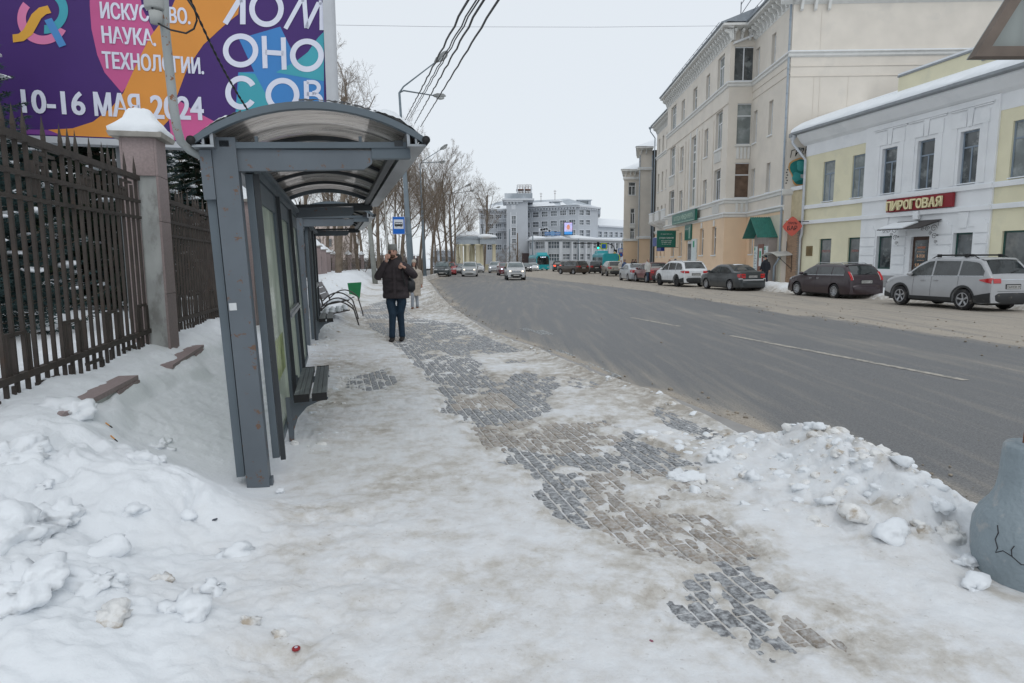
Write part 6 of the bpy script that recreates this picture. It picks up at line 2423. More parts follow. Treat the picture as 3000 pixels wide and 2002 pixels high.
put('hatch', ('white2', (.6, .62, .64)), 'small white hatchback facing the viewer in front of the colonnade columns', 'car', 1406, 799, (3.95, 0), HD(.35, -1), H=1.5, group=GO)
put('suv', ('blackgreen', (.015, .025, .028)), 'black-green off-roader parked on the left kerb facing the viewer', 'car', 1293, 811.5, (4.5, 0), HD(.04, -1), H=1.75, group='cars parked on the left kerb')
put('suv', ('red', (.33, .012, .018)), 'bright red crossover parked on the left kerb behind the black-green one', 'car', 1322, 806.5, (4.5, .2), HD(.14, -1), H=1.68, group='cars parked on the left kerb')
put('sedan', ('bluegrey', (.05, .06, .075)), 'dark blue-grey saloon on the left kerb behind the red crossover', 'car', 1346, 803, (4.3, .1), HD(.2, -1), group='cars parked on the left kerb')
put('sedan', ('blackc', (.02, .022, .025)), 'dark saloon behind and right of the silver off-roader', 'car', 1545, 797, (4.3, 0), HD(.12, -1), lit='cold', group=GO)
put('sedan', ('white3', (.6, .62, .64)), 'white saloon with one headlamp glare just left of the turquoise bus', 'car', 1566, 794.5, (4.3, 0), HD(.12, -1), lit='warm', group=GO)
put('wagon', ('redb', (.16, .03, .03)), 'reddish car partly hidden behind the oncoming silver crossover', 'car', 1366, 800, (4.3, .3), HD(.15, -1), group=GO)
put('suv', ('darkd', (.03, .033, .036)), 'dark crossover behind the black crossover, snow on its roof', 'car', 1722, 796, (.1, 0), HD(.0, 1), snow=True, group=GC, H=1.7)
put('wagon', ('maroonb', (.12, .03, .04)), 'dull red car on the road right behind the pale grey crossover', 'car', 1473, 796, (4.3, 0), HD(.1, -1), group=GO)
TQ = M('turquoise_paint', (.015, .33, .38), rough=.3, var=.05, coat=.3)
TQ2 = M('dull_teal_paint', (.10, .38, .36), rough=.35, var=.06)
def bus(label, px, py, hd, front, ref):
 g = gl(px, py)
 d = Vector((math.cos(hd), math.sin(hd)))
 n = Vector((-d.y, d.x))
 o = Vector((g.x, g.y)) - d * ref[0] - n * ref[1]
 t = T('bus', label, 'bus', (o.x, o.y, sl(o.y) - .13), hd, 'turquoise city buses')
 L_, Wd, H_ = 10.0, 2.5, 2.9
 mb = MB()
 rg_ = []
 for x, k in ((0, .93), (.15, 1), (L_ - .2, 1), (L_, .93)):
  w_ = Wd / 2 * k
  rg_.append([(x, -w_, .3), (x, w_, .3), (x, w_, 2.6), (x, w_ - .08, 2.8), (x, w_ - .25, H_), (x, -w_ + .25, H_), (x, -w_ + .08, 2.8), (x, -w_, 2.6)])
 mb.loft(rg_)
 O('body', mb, TQ, t)
 mb = MB()
 a0, a1 = (L_ - 3.6, L_ - .5) if front else (.4, 4.2)
 mb.loft([[(a0, -.9, H_ + .003), (a0, .9, H_ + .003), (a0 + .2, .8, H_ + .15), (a0 + .2, -.8, H_ + .15)], [(a0 + .5, -1.05, H_ + .003), (a0 + .5, 1.05, H_ + .003), (a0 + .5, .9, H_ + .5), (a0 + .5, -.9, H_ + .5)], [(a1 - .5, -1.05, H_ + .003), (a1 - .5, 1.05, H_ + .003), (a1 - .5, .9, H_ + .5), (a1 - .5, -.9, H_ + .5)], [(a1, -.95, H_ + .003), (a1, .95, H_ + .003), (a1 - .15, .85, H_ + .2), (a1 - .15, -.85, H_ + .2)]])
 O('roof_pod', mb, TQ, t)
 if not front:
  O('roof_snow', MB().box(.5, 2.4, -.8, .8, H_ + .505, H_ + .6), WS, t)
 xw = L_ + .012 if front else -.012
 x0_, x1_ = (L_ - .02, L_ + .012) if front else (-.012, .02)
 O('windscreen', MB().box(x0_, x1_, -1.12, 1.12, 1.15, 2.35), CG, t)
 O('display', MB().box(min(xw, x0_) - .0, max(xw, x1_) + .002, -1.0, 1.0, 2.36, 2.68), PLF, t)
 mb = MB()
 sx = 1 if front else -1
 xx = xw + sx * .006
 text(mb, '9 ЦЕНТР' if front else '5', (xx, -.5 * sx if front else .2, 2.44), (0, sx, 0), (0, 0, 1), 1.0 if front else .2, .16, bold=.02, n=(sx, 0, 0))
 O('display_text', mb, M('lit_display', (.75, .85, 1), emit=2.0, var=0), t)
 for s in (-1, 1):
  O('lamp', MB().box(x0_, x1_ + .001 if front else x1_, s * .95 - .16, s * .95 + .16, .62, .78), LITB if front and s < 0 else CLR if front else RLT, t)
  for k in range(5):
   xa = .5 + k * 1.85
   O('side_window', MB().box(xa, xa + 1.6, min(s * 1.2, s * 1.262), max(s * 1.2, s * 1.262), 1.2, 2.3), CG, t)
  O('mural', MB().box(5.5, 8.0, min(s * 1.2, s * 1.256), max(s * 1.2, s * 1.256), .6, 1.15), TQ2, t)
  for wx in (2.2, 7.6):
   O('wheel', MB().lathe([(.3, s * 1.0), (.48, s * 1.0), (.48, s * 1.26), (.3, s * 1.27)], 20, c=(wx, 0, .47), axis='y'), TYRE, t)
 O('number_plate', MB().box(x0_, x1_ + .004, -.26, .26, .42, .53), PLT, t)
 return t
bus('turquoise city bus with a lit route display facing the viewer before the grey building', 1591, 793, HD(.12, -1), True, (10, 0))
bus('turquoise city bus seen only by its roof above the beige crossover, snow on top', 1771, 795, HD(-.05, 1), True, (5, 0))
bpy.data.objects[-1] if False else None
BM = M('bench_brown_metal', (.075, .065, .06), rough=.55, var=.2, c2=(.15, .14, .13), c2s=8, c2t=.6)
BW_ = M('bench_faded_board', (.17, .16, .165), rough=.7, var=.25, stretch=(1, 4, 1), c2=(.28, .27, .27), c2s=6, c2t=.5)
def bench(loc, rz, label):
 t = T('metal_bench', label, 'bench', loc, rz, 'half-buried benches beside the shelters')
 for y in (0, 1.5):
  P = [(-.52, y, .84), (-.44, y, .72), (-.36, y, .56), (-.30, y, .40), (-.27, y, .24)]
  O('back_leg', MB().tube(P, [.02, .028, .03, .03, .03], 4, sq=True), BM, t)
  Q = [(-.27 + .86 * k / 12, y, .20 + .42 * math.sin(math.pi * (.12 + .80 * k / 12)) ** .8 - .02 * k / 12) for k in range(13)]
  Q = Q[:-1] + [(.60, y, .10), (.64, y, -.05), (.66, y, -.2)]
  O('armrest', MB().tube(Q, .020, 6), BM, t, smooth=True)
  O('seat_bar', MB().tube([(-.30, y, .26), (.42, y, .40)], .022, 4, sq=True), BM, t)
 for k in range(3):
  z = .80 - k * .15
  xx = -.50 + k * .075
  mb = MB()
  mb.prism([(xx, .03, z + .065), (xx + .06, .03, z - .07), (xx + .075, .03, z - .065), (xx + .015, .03, z + .07)], (0, 1.44, 0))
  O('back_slat', mb, BW_, t)
 for k in range(4):
  x = -.2 + k * .15
  z = .285 + k * .029
  O('seat_slat', MB().box(x, x + .12, .03, 1.47, z, z + .025), BW_, t)
  s_ = MB()
  for j in range(4):
   s_.blob((x + .06, .2 + j * .36, z + .04), (.075, .2, .035 + .012 * (j % 3)), seed=j + k * 5, sub=2, rough=.3)
  O('seat_snow', s_, WS, t, smooth=True, kind='stuff')
 return t
p = G(1052, 960, .0)
bench((p.x - .64, p.y - .0, p.z + .02), SA, 'nearer brown metal bench with curved armrests, sunk in the snow past the second shelter')
q_ = Vector((p.x - .64, p.y, 0)) + Vector((-.258, .966, 0)) * 1.95
bench((q_.x + .02, q_.y, p.z + .14), SA - .12, 'farther brown metal bench with peeling backrest, just before the green bin')
GB = M('green_bin_paint', (.008, .16, .055), rough=.45, var=.15)
g = G(1040, 878, .1)
t = T('litter_bin', 'bright green open litter bin flaring upwards beside the snow bank', 'litter bin', (g.x, g.y, g.z - .15), .25)
mb = MB()
b0, b1, hh = .16, .27, .80
mb.add([(-b0, -b0, 0), (b0, -b0, 0), (b0, b0, 0), (-b0, b0, 0), (-b1, -b1 * .8, hh), (b1, -b1 * .8, hh + .03), (b1, b1 * .8, hh + .03), (-b1, b1 * .8, hh), (-b1 + .02, -b1 * .8 + .02, hh - .01), (b1 - .02, -b1 * .8 + .02, hh + .02), (b1 - .02, b1 * .8 - .02, hh + .02), (-b1 + .02, b1 * .8 - .02, hh - .01), (-.13, -.13, .1), (.13, -.13, .1), (.13, .13, .1), (-.13, .13, .1)],
 [(3, 2, 1, 0), (0, 1, 5, 4), (1, 2, 6, 5), (2, 3, 7, 6), (3, 0, 4, 7), (4, 5, 9, 8), (5, 6, 10, 9), (6, 7, 11, 10), (7, 4, 8, 11), (8, 9, 13, 12), (9, 10, 14, 13), (10, 11, 15, 14), (11, 8, 12, 15), (12, 13, 14, 15)])
O('bin_body', mb, GB, t)
O('bin_snow', MB().blob((-.05, -.28, .18), (.26, .16, .16), seed=4, sub=2, rough=.5), DS, t, smooth=True)
LPM = M('lamp_post_paint', (.16, .20, .23), rough=.5, var=.1, scale=2)
LPH = M('lamp_housing', (.22, .23, .23), rough=.4)
LGL = M('lamp_lens', (.5, .52, .52), rough=.1, spec=.8)
def lamp(px, Y, label, ztop, heads, base_z=None, dark=False, group='double-arm street lamps on the left kerb', r=.12, lean=.25):
 b = V(px, 700, Y)
 zb = sl(Y) - .1 if base_z is None else base_z
 t = T('street_lamp', label, 'street lamp', (b.x, Y, zb), 0, group)
 h = ztop - zb
 mt = M('lamp_post_dark', (.09, .10, .115), rough=.5) if dark else LPM
 top = Vector((-lean, 0, h))
 mb = MB()
 pts = [Vector((0, 0, 0)), Vector((0, 0, .01)).lerp(top, .35), Vector((0, 0, 0)).lerp(top, .36), Vector((0, 0, 0)).lerp(top, .72), Vector((0, 0, 0)).lerp(top, .725), top]
 mb.tube(pts, [r * 1.25, r * 1.15, r * .95, r * .75, r * .5, r * .42], 12)
 O('post', mb, mt, t, smooth=True)
 O('base_sleeve', MB().lathe([(r * 1.7, 0), (r * 1.7, .25), (r * 1.35, .4)], 12), mt, t)
 O('collar', MB().lathe([(r * .78, h * .715), (r * .85, h * .72), (r * .85, h * .735), (r * .55, h * .745)], 12, c=(-lean * .73, 0, 0)), mt, t)
 for (dx, dz, dy) in heads:
  e = top + Vector((dx, dy, dz))
  mb = MB()
  mb.tube([top + Vector((0, 0, -.25)), top, top + (e - top) * .12 + Vector((0, 0, .12)), e], [.05, .045, .04, .03], 8)
  O('arm', mb, mt, t, smooth=True)
  d = (e - top).normalized()
  M_ = Matrix.Translation(e) @ d.to_track_quat('X', 'Z').to_matrix().to_4x4()
  mb = MB()
  mb.M = M_
  mb.loft([[(-.05, -.05, -.03), (-.05, .05, -.03), (-.05, .05, .05), (-.05, -.05, .05)], [(.15, -.13, -.06), (.15, .13, -.06), (.15, .10, .12), (.15, -.10, .12)], [(.6, -.15, -.05), (.6, .15, -.05), (.6, .1, .12), (.6, -.1, .12)], [(.8, -.07, -.02), (.8, .07, -.02), (.8, .05, .06), (.8, -.05, .06)]])
  O('lamp_head', mb, LPH, t, smooth=False)
  mb = MB()
  mb.M = M_
  mb.blob((.42, 0, -.09), (.3, .13, .10), seed=1, sub=2, rough=.0)
  O('lens', mb, LGL, t, smooth=True)
 return t
zt1 = V(1180, 272, 34).z
L1 = lamp(1205, 34, 'nearest tall double-arm street lamp, carrying the blue bus stop sign', zt1, ((1.9, 1.35, -.4), (1.55, .28, 1.8)), r=.14, lean=.42)
zt2 = V(1234, 482, 62).z
lamp(1243, 62, 'second double-arm street lamp, in front of the bare trees', zt2, ((2.0, 1.25, -.5), (1.6, .45, 1.8)), r=.13)
lamp(1324, 90, 'third double-arm street lamp, just left of the colonnade', V(1320, 572, 90).z, ((2.3, 1.1, -.5), (2.7, .7, 1.8)), dark=True, r=.15)
lamp(1416, 125, 'fourth street lamp, standing in front of the colonnade', V(1413, 621, 125).z, ((2.8, .7, -.5), (2.2, .4, 1.8)), dark=True, r=.15)
BLS = M('sign_blue', (.01, .13, .52), rough=.35, var=.04)
WHS = M('sign_white', (.62, .64, .68), rough=.4, var=.04)
c = V(1168, 661, 33.7)
t = T('bus_stop_sign', 'blue and white bus stop sign fixed to the nearest street lamp', 'sign', tuple(c), .05)
O('plate', MB().box(-.30, .30, 0, .02, -.43, .43), BLS, t)
O('rim', MB().box(-.315, .315, .003, .017, -.445, -.431).box(-.315, .315, .003, .017, .431, .445).box(-.315, -.301, .003, .017, -.43, .43).box(.301, .315, .003, .017, -.43, .43), WHS, t, kind='stuff')
O('white_field', MB().box(-.245, .245, -.004, -.001, -.17, .30), WHS, t)
mb = MB()
mb.prism([(-.19, -.008, -.04), (.19, -.008, -.04), (.205, -.008, .02), (.19, -.008, .14), (.16, -.008, .16), (-.17, -.008, .16), (-.195, -.008, .14), (-.21, -.008, .02)], (0, .003, 0))
O('bus_symbol', mb, BLK, t)
for k in range(4):
 O('symbol_window', MB().box(-.165 + k * .088, -.09 + k * .088, -.011, -.0085, .065, .125), WHS, t)
for x in (-.11, .12):
 O('symbol_wheel', MB().lathe([(.042, -.012), (.042, -.0085)], 14, c=(x, 0, -.04), axis='y'), BLK, t)
 O('symbol_hub', MB().lathe([(.02, -.014), (.02, -.0125)], 10, c=(x, 0, -.04), axis='y'), WHS, t)
O('bracket', MB().box(.3, .62, .03, .05, .38, .42).box(.3, .62, .03, .05, -.42, -.38), LPM, t, kind='stuff')
ends = [((1376, -10), 5.5, (1187, 352)), ((1400, -10), 5.6, (1194, 352)), ((1408, -10), 6.0, (1198, 354)), ((1422, -10), 6.2, (1215, 362)), ((1466, -10), 6.4, (1232, 372))]
for i, (a, ya, b) in enumerate(ends):
 A, B = V(a[0], a[1], 9.), V(b[0], b[1], 33.9)
 P = []
 for k in range(40):
  f = k / 39
  p = A.lerp(B, f)
  tw = .012 * (1 if i != 4 else .6)
  P.append(p + Vector((math.cos(f * 160) * tw, 0, math.sin(f * 160) * tw)))
 d = (A - B)
 P = [A + d * .6] + P
 O('overhead_cable', MB().tube(P, .012 if i in (1, 2) else .018, 5), CAB, smooth=True, label=['leftmost twisted overhead cable running up from the nearest street lamp', 'second overhead cable from the left, thin and straight', 'third overhead cable, close beside the second', 'fourth overhead cable from the left, twisted', 'rightmost and thickest overhead cable above the road'][i], cat='cable')
O('span_wire', MB().tube([V(930, 73, 44), V(1300, 79, 48), V(1750, 80, 52), V(2150, 76, 54)], .012, 5), M('thin_wire', (.2, .2, .24)), label='thin wire stretched across the sky from the billboard to the cream house roof', cat='wire')
TL = M('traffic_black', (.015, .017, .02))
b = V(1803, 700, 118)
t = T('traffic_light', 'dark traffic light mast with a curved arm and a green light near the far corner', 'traffic light', (b.x, 118, sl(118) - .1))
b2 = V(1752, 722, 118)
hz = b2.z - sl(118) + .1
dx = b2.x - b.x
O('mast', MB().tube([(0, 0, 0), (0, 0, hz - .8), (-.3, 0, hz), (dx * .4, 0, hz + .5), (dx, 0, hz + .55), (dx - 4.5, 0, hz + .55)], .09, 6), TL, t, smooth=True)
O('signal_head', MB().box(dx - .22, dx + .22, -.3, -.1, hz - .55, hz + .75), TL, t)
O('green_light', MB().lathe([(.16, -.33), (.16, -.305)], 12, c=(dx, 0, hz - .3), axis='y'), M('lit_green', (.02, 1, .45), emit=3.5, var=0), t)
O('signal_head', MB().box(-.3, .3, -.3, -.1, hz - 1.9, hz - .6), TL, t)
O('signal_head', MB().box(-.6, .5, -.3, -.1, .9, 2.6), TL, t)
YG = M('fluorescent_yellow', (.45, .62, .02), var=.03)
def post_sign(px, py, Y, w_, h_, m1, m2, label, cat='sign', shape_='sq', pole=True, pole_dx=0):
 c = V(px, py, Y)
 t = T('road_sign', label, cat, (c.x, Y, sl(Y) - .1))
 z = c.z - sl(Y) + .1
 if shape_ == 'rh':
  O('plate', MB().prism([(0, 0, z - w_), (w_, 0, z), (0, 0, z + w_), (-w_, 0, z)], (0, .03, 0)), m1, t)
  w2 = w_ * .7
  O('symbol', MB().prism([(0, -.01, z - w2), (w2, -.01, z), (0, -.01, z + w2), (-w2, -.01, z)], (0, .005, 0)), m2, t)
 elif shape_ == 'ro':
  O('plate', MB().lathe([(w_, 0), (w_, .03)], 18, c=(0, 0, z), axis='y'), m1, t)
  O('symbol', MB().lathe([(w_ * .75, -.01), (w_ * .75, -.004)], 18, c=(0, 0, z), axis='y'), m2, t)
 else:
  O('plate', MB().box(-w_, w_, 0, .03, z - h_, z + h_), m1, t)
  O('symbol', MB().box(-w_ * .7, w_ * .7, -.01, -.003, z - h_ * .7, z + h_ * .7), m2, t)
 if pole:
  O('pole', MB().tube([(pole_dx, .06, 0), (pole_dx, .06, z + (h_ or w_))], .045, 6), LPM, t)
 return t
post_sign(1769, 722, 117.5, .55, .55, YG, BLS, 'yellow-edged blue pedestrian crossing sign hanging beside the green light', pole=False)
post_sign(1801, 743, 117, .42, None, WHS, M('sign_yellow', (.75, .5, .02)), 'yellow diamond priority sign near the far corner', shape_='rh')
post_sign(1819, 735, 110, .42, .38, BLS, WHS, 'small blue bus stop sign near the corner of the far cream house')
post_sign(1819, 747, 109.5, .38, None, RLT, BLS, 'round red and blue no stopping sign under the small blue sign', shape_='ro', pole=False)
post_sign(1807, 756, 105, .5, .5, YG, BLS, 'low yellow-edged blue crossing sign beside the far corner')
post_sign(1566, 758, 128, .5, .5, YG, BLS, 'yellow-edged crossing sign left of the turquoise bus')
for (px, Y, py, lab) in ((1561, 130, 690, 'thin grey pole carrying wires in front of the rounded wing'), (1493, 135, 672, 'grey pole standing left of the oncoming cars'), (1600, 140, 705, 'thin dark pole right behind the turquoise bus'), (1695, 140, 701, 'thin dark pole in front of the pilastered wing'), (1516, 132, 683, 'short brown wooden pole near the tower')):
 b = V(px, py, Y)
 O('utility_pole', MB().tube([(b.x, Y, sl(Y) - .3), (b.x, Y, b.z)], [.16, .10], 8), LPM if 'brown' not in lab else M('brown_wood_pole', (.13, .09, .06)), smooth=True, label=lab, cat='pole')
b = V(1069, 520, 47)
O('concrete_pole', MB().tube([(b.x + .5, 47, -.3), (b.x, 47, b.z)], [.2, .12], 8), M('concrete_pole', (.27, .28, .26)), smooth=True, label='pale concrete pole leaning slightly behind the park fence', cat='pole')
bc = V(3022, 1560, 3.1)
t = T('sign_post', 'rusty sign post standing in a big cracked blue-grey concrete foot at the right edge', 'sign post', (bc.x, 3.1, 0))
CF = M('painted_concrete', (.25, .30, .33), rough=.6, var=.08, scale=6, c2=(.33, .35, .36), c2s=9, c2t=.54, soft=.1, bump=.5, bs=35)
t.scale = (1, 1, .92)
foot = O('concrete_foot', MB().lathe([(.215, -.1), (.225, .0), (.235, .06), (.247, .13), (.252, .22), (.248, .30), (.225, .37), (.185, .43), (.165, .48), (.155, .55), (.150, .70), (.147, .735), (.138, .748), (.10, .75), (.10, .758), (.06, .758)], 40), CF, t, smooth=True)
for pts_ in ([(-1.28, .335), (-1.22, .30), (-1.26, .26), (-1.2, .22), (-1.23, .19), (-1.1, .215), (-.95, .20), (-.8, .17), (-.65, .18), (-.5, .13)], [(-.95, .20), (-.97, .235), (-.93, .26)]):
 P = []
 for a, z in pts_:
  rr = float(np.interp(z, [0, .06, .13, .22, .30, .37], [.225, .235, .247, .252, .248, .225]))
  P.append((rr * math.sin(a - .0), -rr * math.cos(a), z))
 O('crack', MB().tube(P, [.003] * len(P), 4), M('crack_dark', (.03, .03, .035)), foot)
RUST = M('rusty_square_tube', (.17, .075, .04), rough=.8, var=.3, scale=12, c2=(.27, .12, .06), c2s=9, c2t=.5)
O('pole', MB().tube([(-.05, 0, .75), (.06, 0, 3.2)], .032, 4, sq=True), RUST, t)
GBK = M('old_grey_board', (.30, .33, .32), rough=.7, var=.12, stretch=(5, 1, .6), c2=(.24, .19, .14), c2s=2.2, c2t=.6)
BRF = M('weathered_brown_frame', (.15, .12, .10), rough=.8, var=.25, scale=6)
A0, A1, A2 = V(2841, 172, 3.3), V(3100, 182, 3.3), V(2976, -70, 3.3)
o_ = Vector((bc.x, 3.1, 0))
s_tri = T('triangular_sign', 'back of a weathered triangular road sign in a brown frame at the top right corner', 'sign', (bc.x, 3.3, 0))
side_ = 1.0
a = A0 - o_
tri = [Vector((a.x, .0, a.z)), Vector((a.x + side_, .0, a.z)), Vector((a.x + side_ / 2, .0, a.z + side_ * .866))]
cx_ = sum((v for v in tri), Vector()) / 3
inner = [cx_ + (v - cx_) * .84 for v in tri]
O('plate', MB().prism([v + Vector((0, .02, 0)) for v in tri], (0, .006, 0)), GBK, s_tri)
for i in range(3):
 j = (i + 1) % 3
 mb = MB()
 mb.prism([tri[i] + Vector((0, -.035, 0)), tri[j] + Vector((0, -.035, 0)), inner[j] + Vector((0, -.035, 0)), inner[i] + Vector((0, -.035, 0))], (0, .052, 0))
 O('frame_bar', mb, BRF, s_tri)
SKIN = M('skin', (.42, .24, .18), rough=.55, var=.06, scale=20)
SKR = M('ruddy_cheek', (.42, .19, .15), rough=.55)
def remesh(o, vox=.012, sm_=3):
 md = o.modifiers.new('r', 'REMESH')
 md.mode = 'VOXEL'
 md.voxel_size = vox
 md.use_smooth_shade = True
 if sm_:
  s = o.modifiers.new('s', 'SMOOTH')
  s.iterations = sm_
 return o
def hand(mb, w_, d, up, s=1., curl=1.1, mirror=1):
 """palm and five bent fingers; w_ wrist, d towards the fingers, up = back of the hand"""
 d, up = Vector(d).normalized(), Vector(up).normalized()
 sd = d.cross(up).normalized() * mirror
 mb.oloft([(w_ - d * .03 * s, .026 * s, .02 * s), (w_ + d * .02 * s, .032 * s, .02 * s), (w_ + d * .06 * s, .042 * s, .019 * s), (w_ + d * .095 * s, .040 * s, .016 * s)], 10)
 for k, (off, ln) in enumerate(((-.033, .062), (-.011, .075), (.011, .082), (.033, .070))):
  b = w_ + d * .088 * s + sd * off * s
  P = [b - d * .03 * s, b]
  a = 0
  for seg_ in (.42, .33, .25):
   a += curl * .62
   P.append(P[-1] + (d * math.cos(a) - up * math.sin(a)) * ln * seg_ * s)
  mb.tube(P, [.010 * s, .0105 * s, .010 * s, .009 * s, .007 * s], 6)
 b = w_ + d * .03 * s + sd * .034 * s
 mb.tube([b - sd * .01, b + sd * .022 * s + d * .018 * s, b + sd * .026 * s + d * .045 * s - up * .014 * s, b + sd * .012 * s + d * .066 * s - up * .026 * s], [.013 * s, .013 * s, .011 * s, .009 * s], 6)
def figure(label, loc, rz, H=1.75, coat=(.05, .05, .05), hem=.75, trousers=(.03, .05, .09), shoes=(.02, .018, .016), hat=None, hair=(.03, .02, .015), stride=.12, lod=0, coat_w=1., arms='down', name='person', hatkind='beanie', longhair=False, gloves=None, hood=False, group=None, belt=False, cm=None):
 t = T('person', label, 'person', loc, rz, group)
 k = H / 1.8
 vox = .012 if lod == 0 else .022
 def mat(nm, c, **kw):
  return M('%s_%03d_%03d_%03d' % (nm, c[0] * 999, c[1] * 999, c[2] * 999), c, rough=.8, **kw)
 S_ = lambda *a: Vector(a) * k
 fl, fr = S_(-.085, -stride, 0), S_(.085, stride * .7, 0)
 mb = MB()
 for f, s in ((fl, -1), (fr, 1)):
  mb.oloft([(f + S_(0, .0, .06), .04 * k, .05 * k), (f * .85 + S_(0, 0, .48), .05 * k, .055 * k), (S_(s * .09, 0, .86), .08 * k, .09 * k)], 10)
 mb.oloft([(S_(0, 0, .82), .15 * k, .11 * k), (S_(0, 0, 1.1), .13 * k, .10 * k), (S_(0, 0, 1.38), .16 * k, .10 * k), (S_(0, 0, 1.47), .06 * k, .06 * k), (S_(0, -.01, 1.58), .055 * k, .06 * k)], 14)
 hc = S_(0, -.02, 1.665)
 if arms == 'phone':
  hc = S_(-.04, -.04, 1.655)
 mb.oloft([(hc + S_(0, .01, -.125), .035 * k, .045 * k), (hc + S_(0, -.012, -.10), .052 * k, .065 * k), (hc + S_(0, -.005, -.04), .070 * k, .088 * k), (hc + S_(0, 0, .03), .076 * k, .096 * k), (hc + S_(0, .006, .085), .066 * k, .085 * k), (hc + S_(0, .01, .118), .035 * k, .045 * k)], 16)
 fd = Vector((0, -1, 0))
 mb.blob(hc + S_(0, -.103, -.022), (.013 * k, .02 * k, .024 * k), seed=1, rough=0)
 for s in (-1, 1):
  mb.blob(hc + S_(s * .078, .01, -.01), (.010 * k, .018 * k, .03 * k), seed=1, sub=1, rough=0)
 AR = {}
 for s in (-1, 1):
  sh_ = S_(s * .19, .0, 1.40)
  if arms == 'phone':
   if s < 0:
    el, wr = S_(-.31, -.10, 1.20), S_(-.135, -.16, 1.50)
   else:
    el, wr = S_(.35, -.06, 1.22), S_(.19, -.20, 1.375)
  else:
   el, wr = S_(s * .25, .03 + s * stride * .3, 1.13), S_(s * .26, -.06 + s * stride * .7, .88)
  AR[s] = (sh_, el, wr)
  mb.oloft([(sh_, .05 * k, .05 * k), (el, .04 * k, .04 * k), (wr, .026 * k, .03 * k)], 8)
  if lod == 0:
   if arms == 'phone':
    hand(mb, wr, Vector((.10, .02, .9)) if s < 0 else Vector((-.75, -.1, .5)), Vector((-.5, -.8, 0)) if s < 0 else Vector((-.1, -1, .1)), k * 1.05, 1.2 if s < 0 else 2.0, 1 if s < 0 else -1)
   else:
    hand(mb, wr, Vector((0, -.1, -1)), Vector((s, 0, 0)), k, .7, s)
  else:
   mb.blob(wr + S_(0, 0, -.06), (.03 * k, .04 * k, .06 * k), seed=2, sub=1)
 remesh(O('body', mb, SKIN, t), vox * .8, 2)
 if lod == 0 or True:
  for s in (-1, 1):
   O('eye', MB().blob(hc + S_(s * .030, -.088, .008), (.011 * k, .006 * k, .006 * k), seed=1, sub=1, rough=0), BLK, t)
   O('eyebrow', MB().blob(hc + S_(s * .032, -.089, .028), (.019 * k, .006 * k, .005 * k), seed=1, sub=1, rough=0), mat('hair', hair), t)
  O('mouth', MB().blob(hc + S_(0, -.083, -.062), (.022 * k, .006 * k, .005 * k), seed=1, sub=1, rough=0), mat('lips', (.28, .10, .08)), t)
 mb = MB()
 for f, s in ((fl, -1), (fr, 1)):
  mb.oloft([(f + S_(0, 0, .07), .062 * k, .07 * k), (f + S_(0, 0, .13), .058 * k, .068 * k), (f * .9 + S_(0, 0, .30), .062 * k, .07 * k), (f * .75 + S_(0, -.02, .50), .072 * k, .078 * k), (S_(s * .085, 0, .72) + f * .2, .09 * k, .10 * k), (S_(s * .08, 0, .90), .10 * k, .12 * k)], 12)
 mb.oloft([(S_(0, 0, .80), .13 * k, .10 * k), (S_(0, 0, 1.0), .165 * k, .12 * k)], 12)
 remesh(O('trousers', mb, mat('cloth', trousers, var=.2, scale=8, bump=.3, bs=30), t), vox, 2)
 for f, s in ((fl, -1), (fr, 1)):
  mb = MB()
  mb.oloft([(f + S_(0, .08, .045), .03 * k, .035 * k), (f + S_(0, .05, .05), .046 * k, .05 * k), (f + S_(0, -.05, .04), .048 * k, .04 * k), (f + S_(0, -.15, .03), .044 * k, .028 * k), (f + S_(0, -.19, .025), .02 * k, .015 * k)], 10)
  mb.oloft([(f + S_(0, .03, .05), .045 * k, .05 * k), (f + S_(0, .03, .12), .05 * k, .055 * k)], 10)
  O('shoe', mb, mat('leather', shoes), t, smooth=True)
 cw = coat_w
 mb = MB()
 hemk = hem
 secs = [(S_(0, 0, hemk), .225 * cw * k, .165 * k), (S_(0, 0, hemk + .06), .232 * cw * k, .17 * k)]
 z = hemk + .12
 i = 0
 while z < 1.36:
  w_ = .222 + .01 * ((z - .8) / .5)
  puff = .006 if i % 2 else -.004
  secs.append((S_(0, 0, z), (w_ * cw + puff) * k, (.155 + puff) * k))
  z += .055
  i += 1
 secs += [(S_(0, .005, 1.40), .21 * cw * k, .14 * k), (S_(0, .01, 1.46), .15 * k, .12 * k), (S_(0, .01, 1.52), .10 * k, .10 * k)]
 mb.oloft(secs, 20)
 for s in (-1, 1):
  sh_, el, wr = AR[s]
  e2 = el.lerp(wr, .85)
  mb.oloft([(S_(s * .12, .0, 1.42), .07 * k, .08 * k), (sh_ + S_(0, 0, -.03), .085 * k, .085 * k), (sh_.lerp(el, .5), .082 * k, .08 * k), (el, .075 * k, .072 * k), (el.lerp(wr, .4), .066 * k, .066 * k), (e2, .055 * k, .055 * k), (el.lerp(wr, .93), .052 * k, .052 * k)], 12)
 cmat = cm or mat('coat', coat, var=.15, scale=6, bump=.35, bs=22)
 remesh(O('coat', mb, cmat, t), vox, 1)
 if lod == 0:
  O('zip_flap', MB().box(-.022 * k, .022 * k, -.185 * k, -.155 * k, (hem + .02) * k, 1.40 * k), cmat, t)
 mb = MB()
 rr = [(S_(-.0, .02, 1.42), .13 * k, .13 * k), (S_(0, .03, 1.48), .13 * k, .125 * k), (S_(0, .065, 1.54), .12 * k, .10 * k), (S_(0, .095, 1.59 if hood else 1.56), .10 * k, .07 * k)]
 mb.oloft(rr, 16)
 O('hood' if hood else 'collar', mb, mat('fur', (.018, .016, .016), bump=.5, bs=80) if arms == 'phone' or hatkind == 'ushanka' else cmat, t, smooth=True)
 mb = MB()
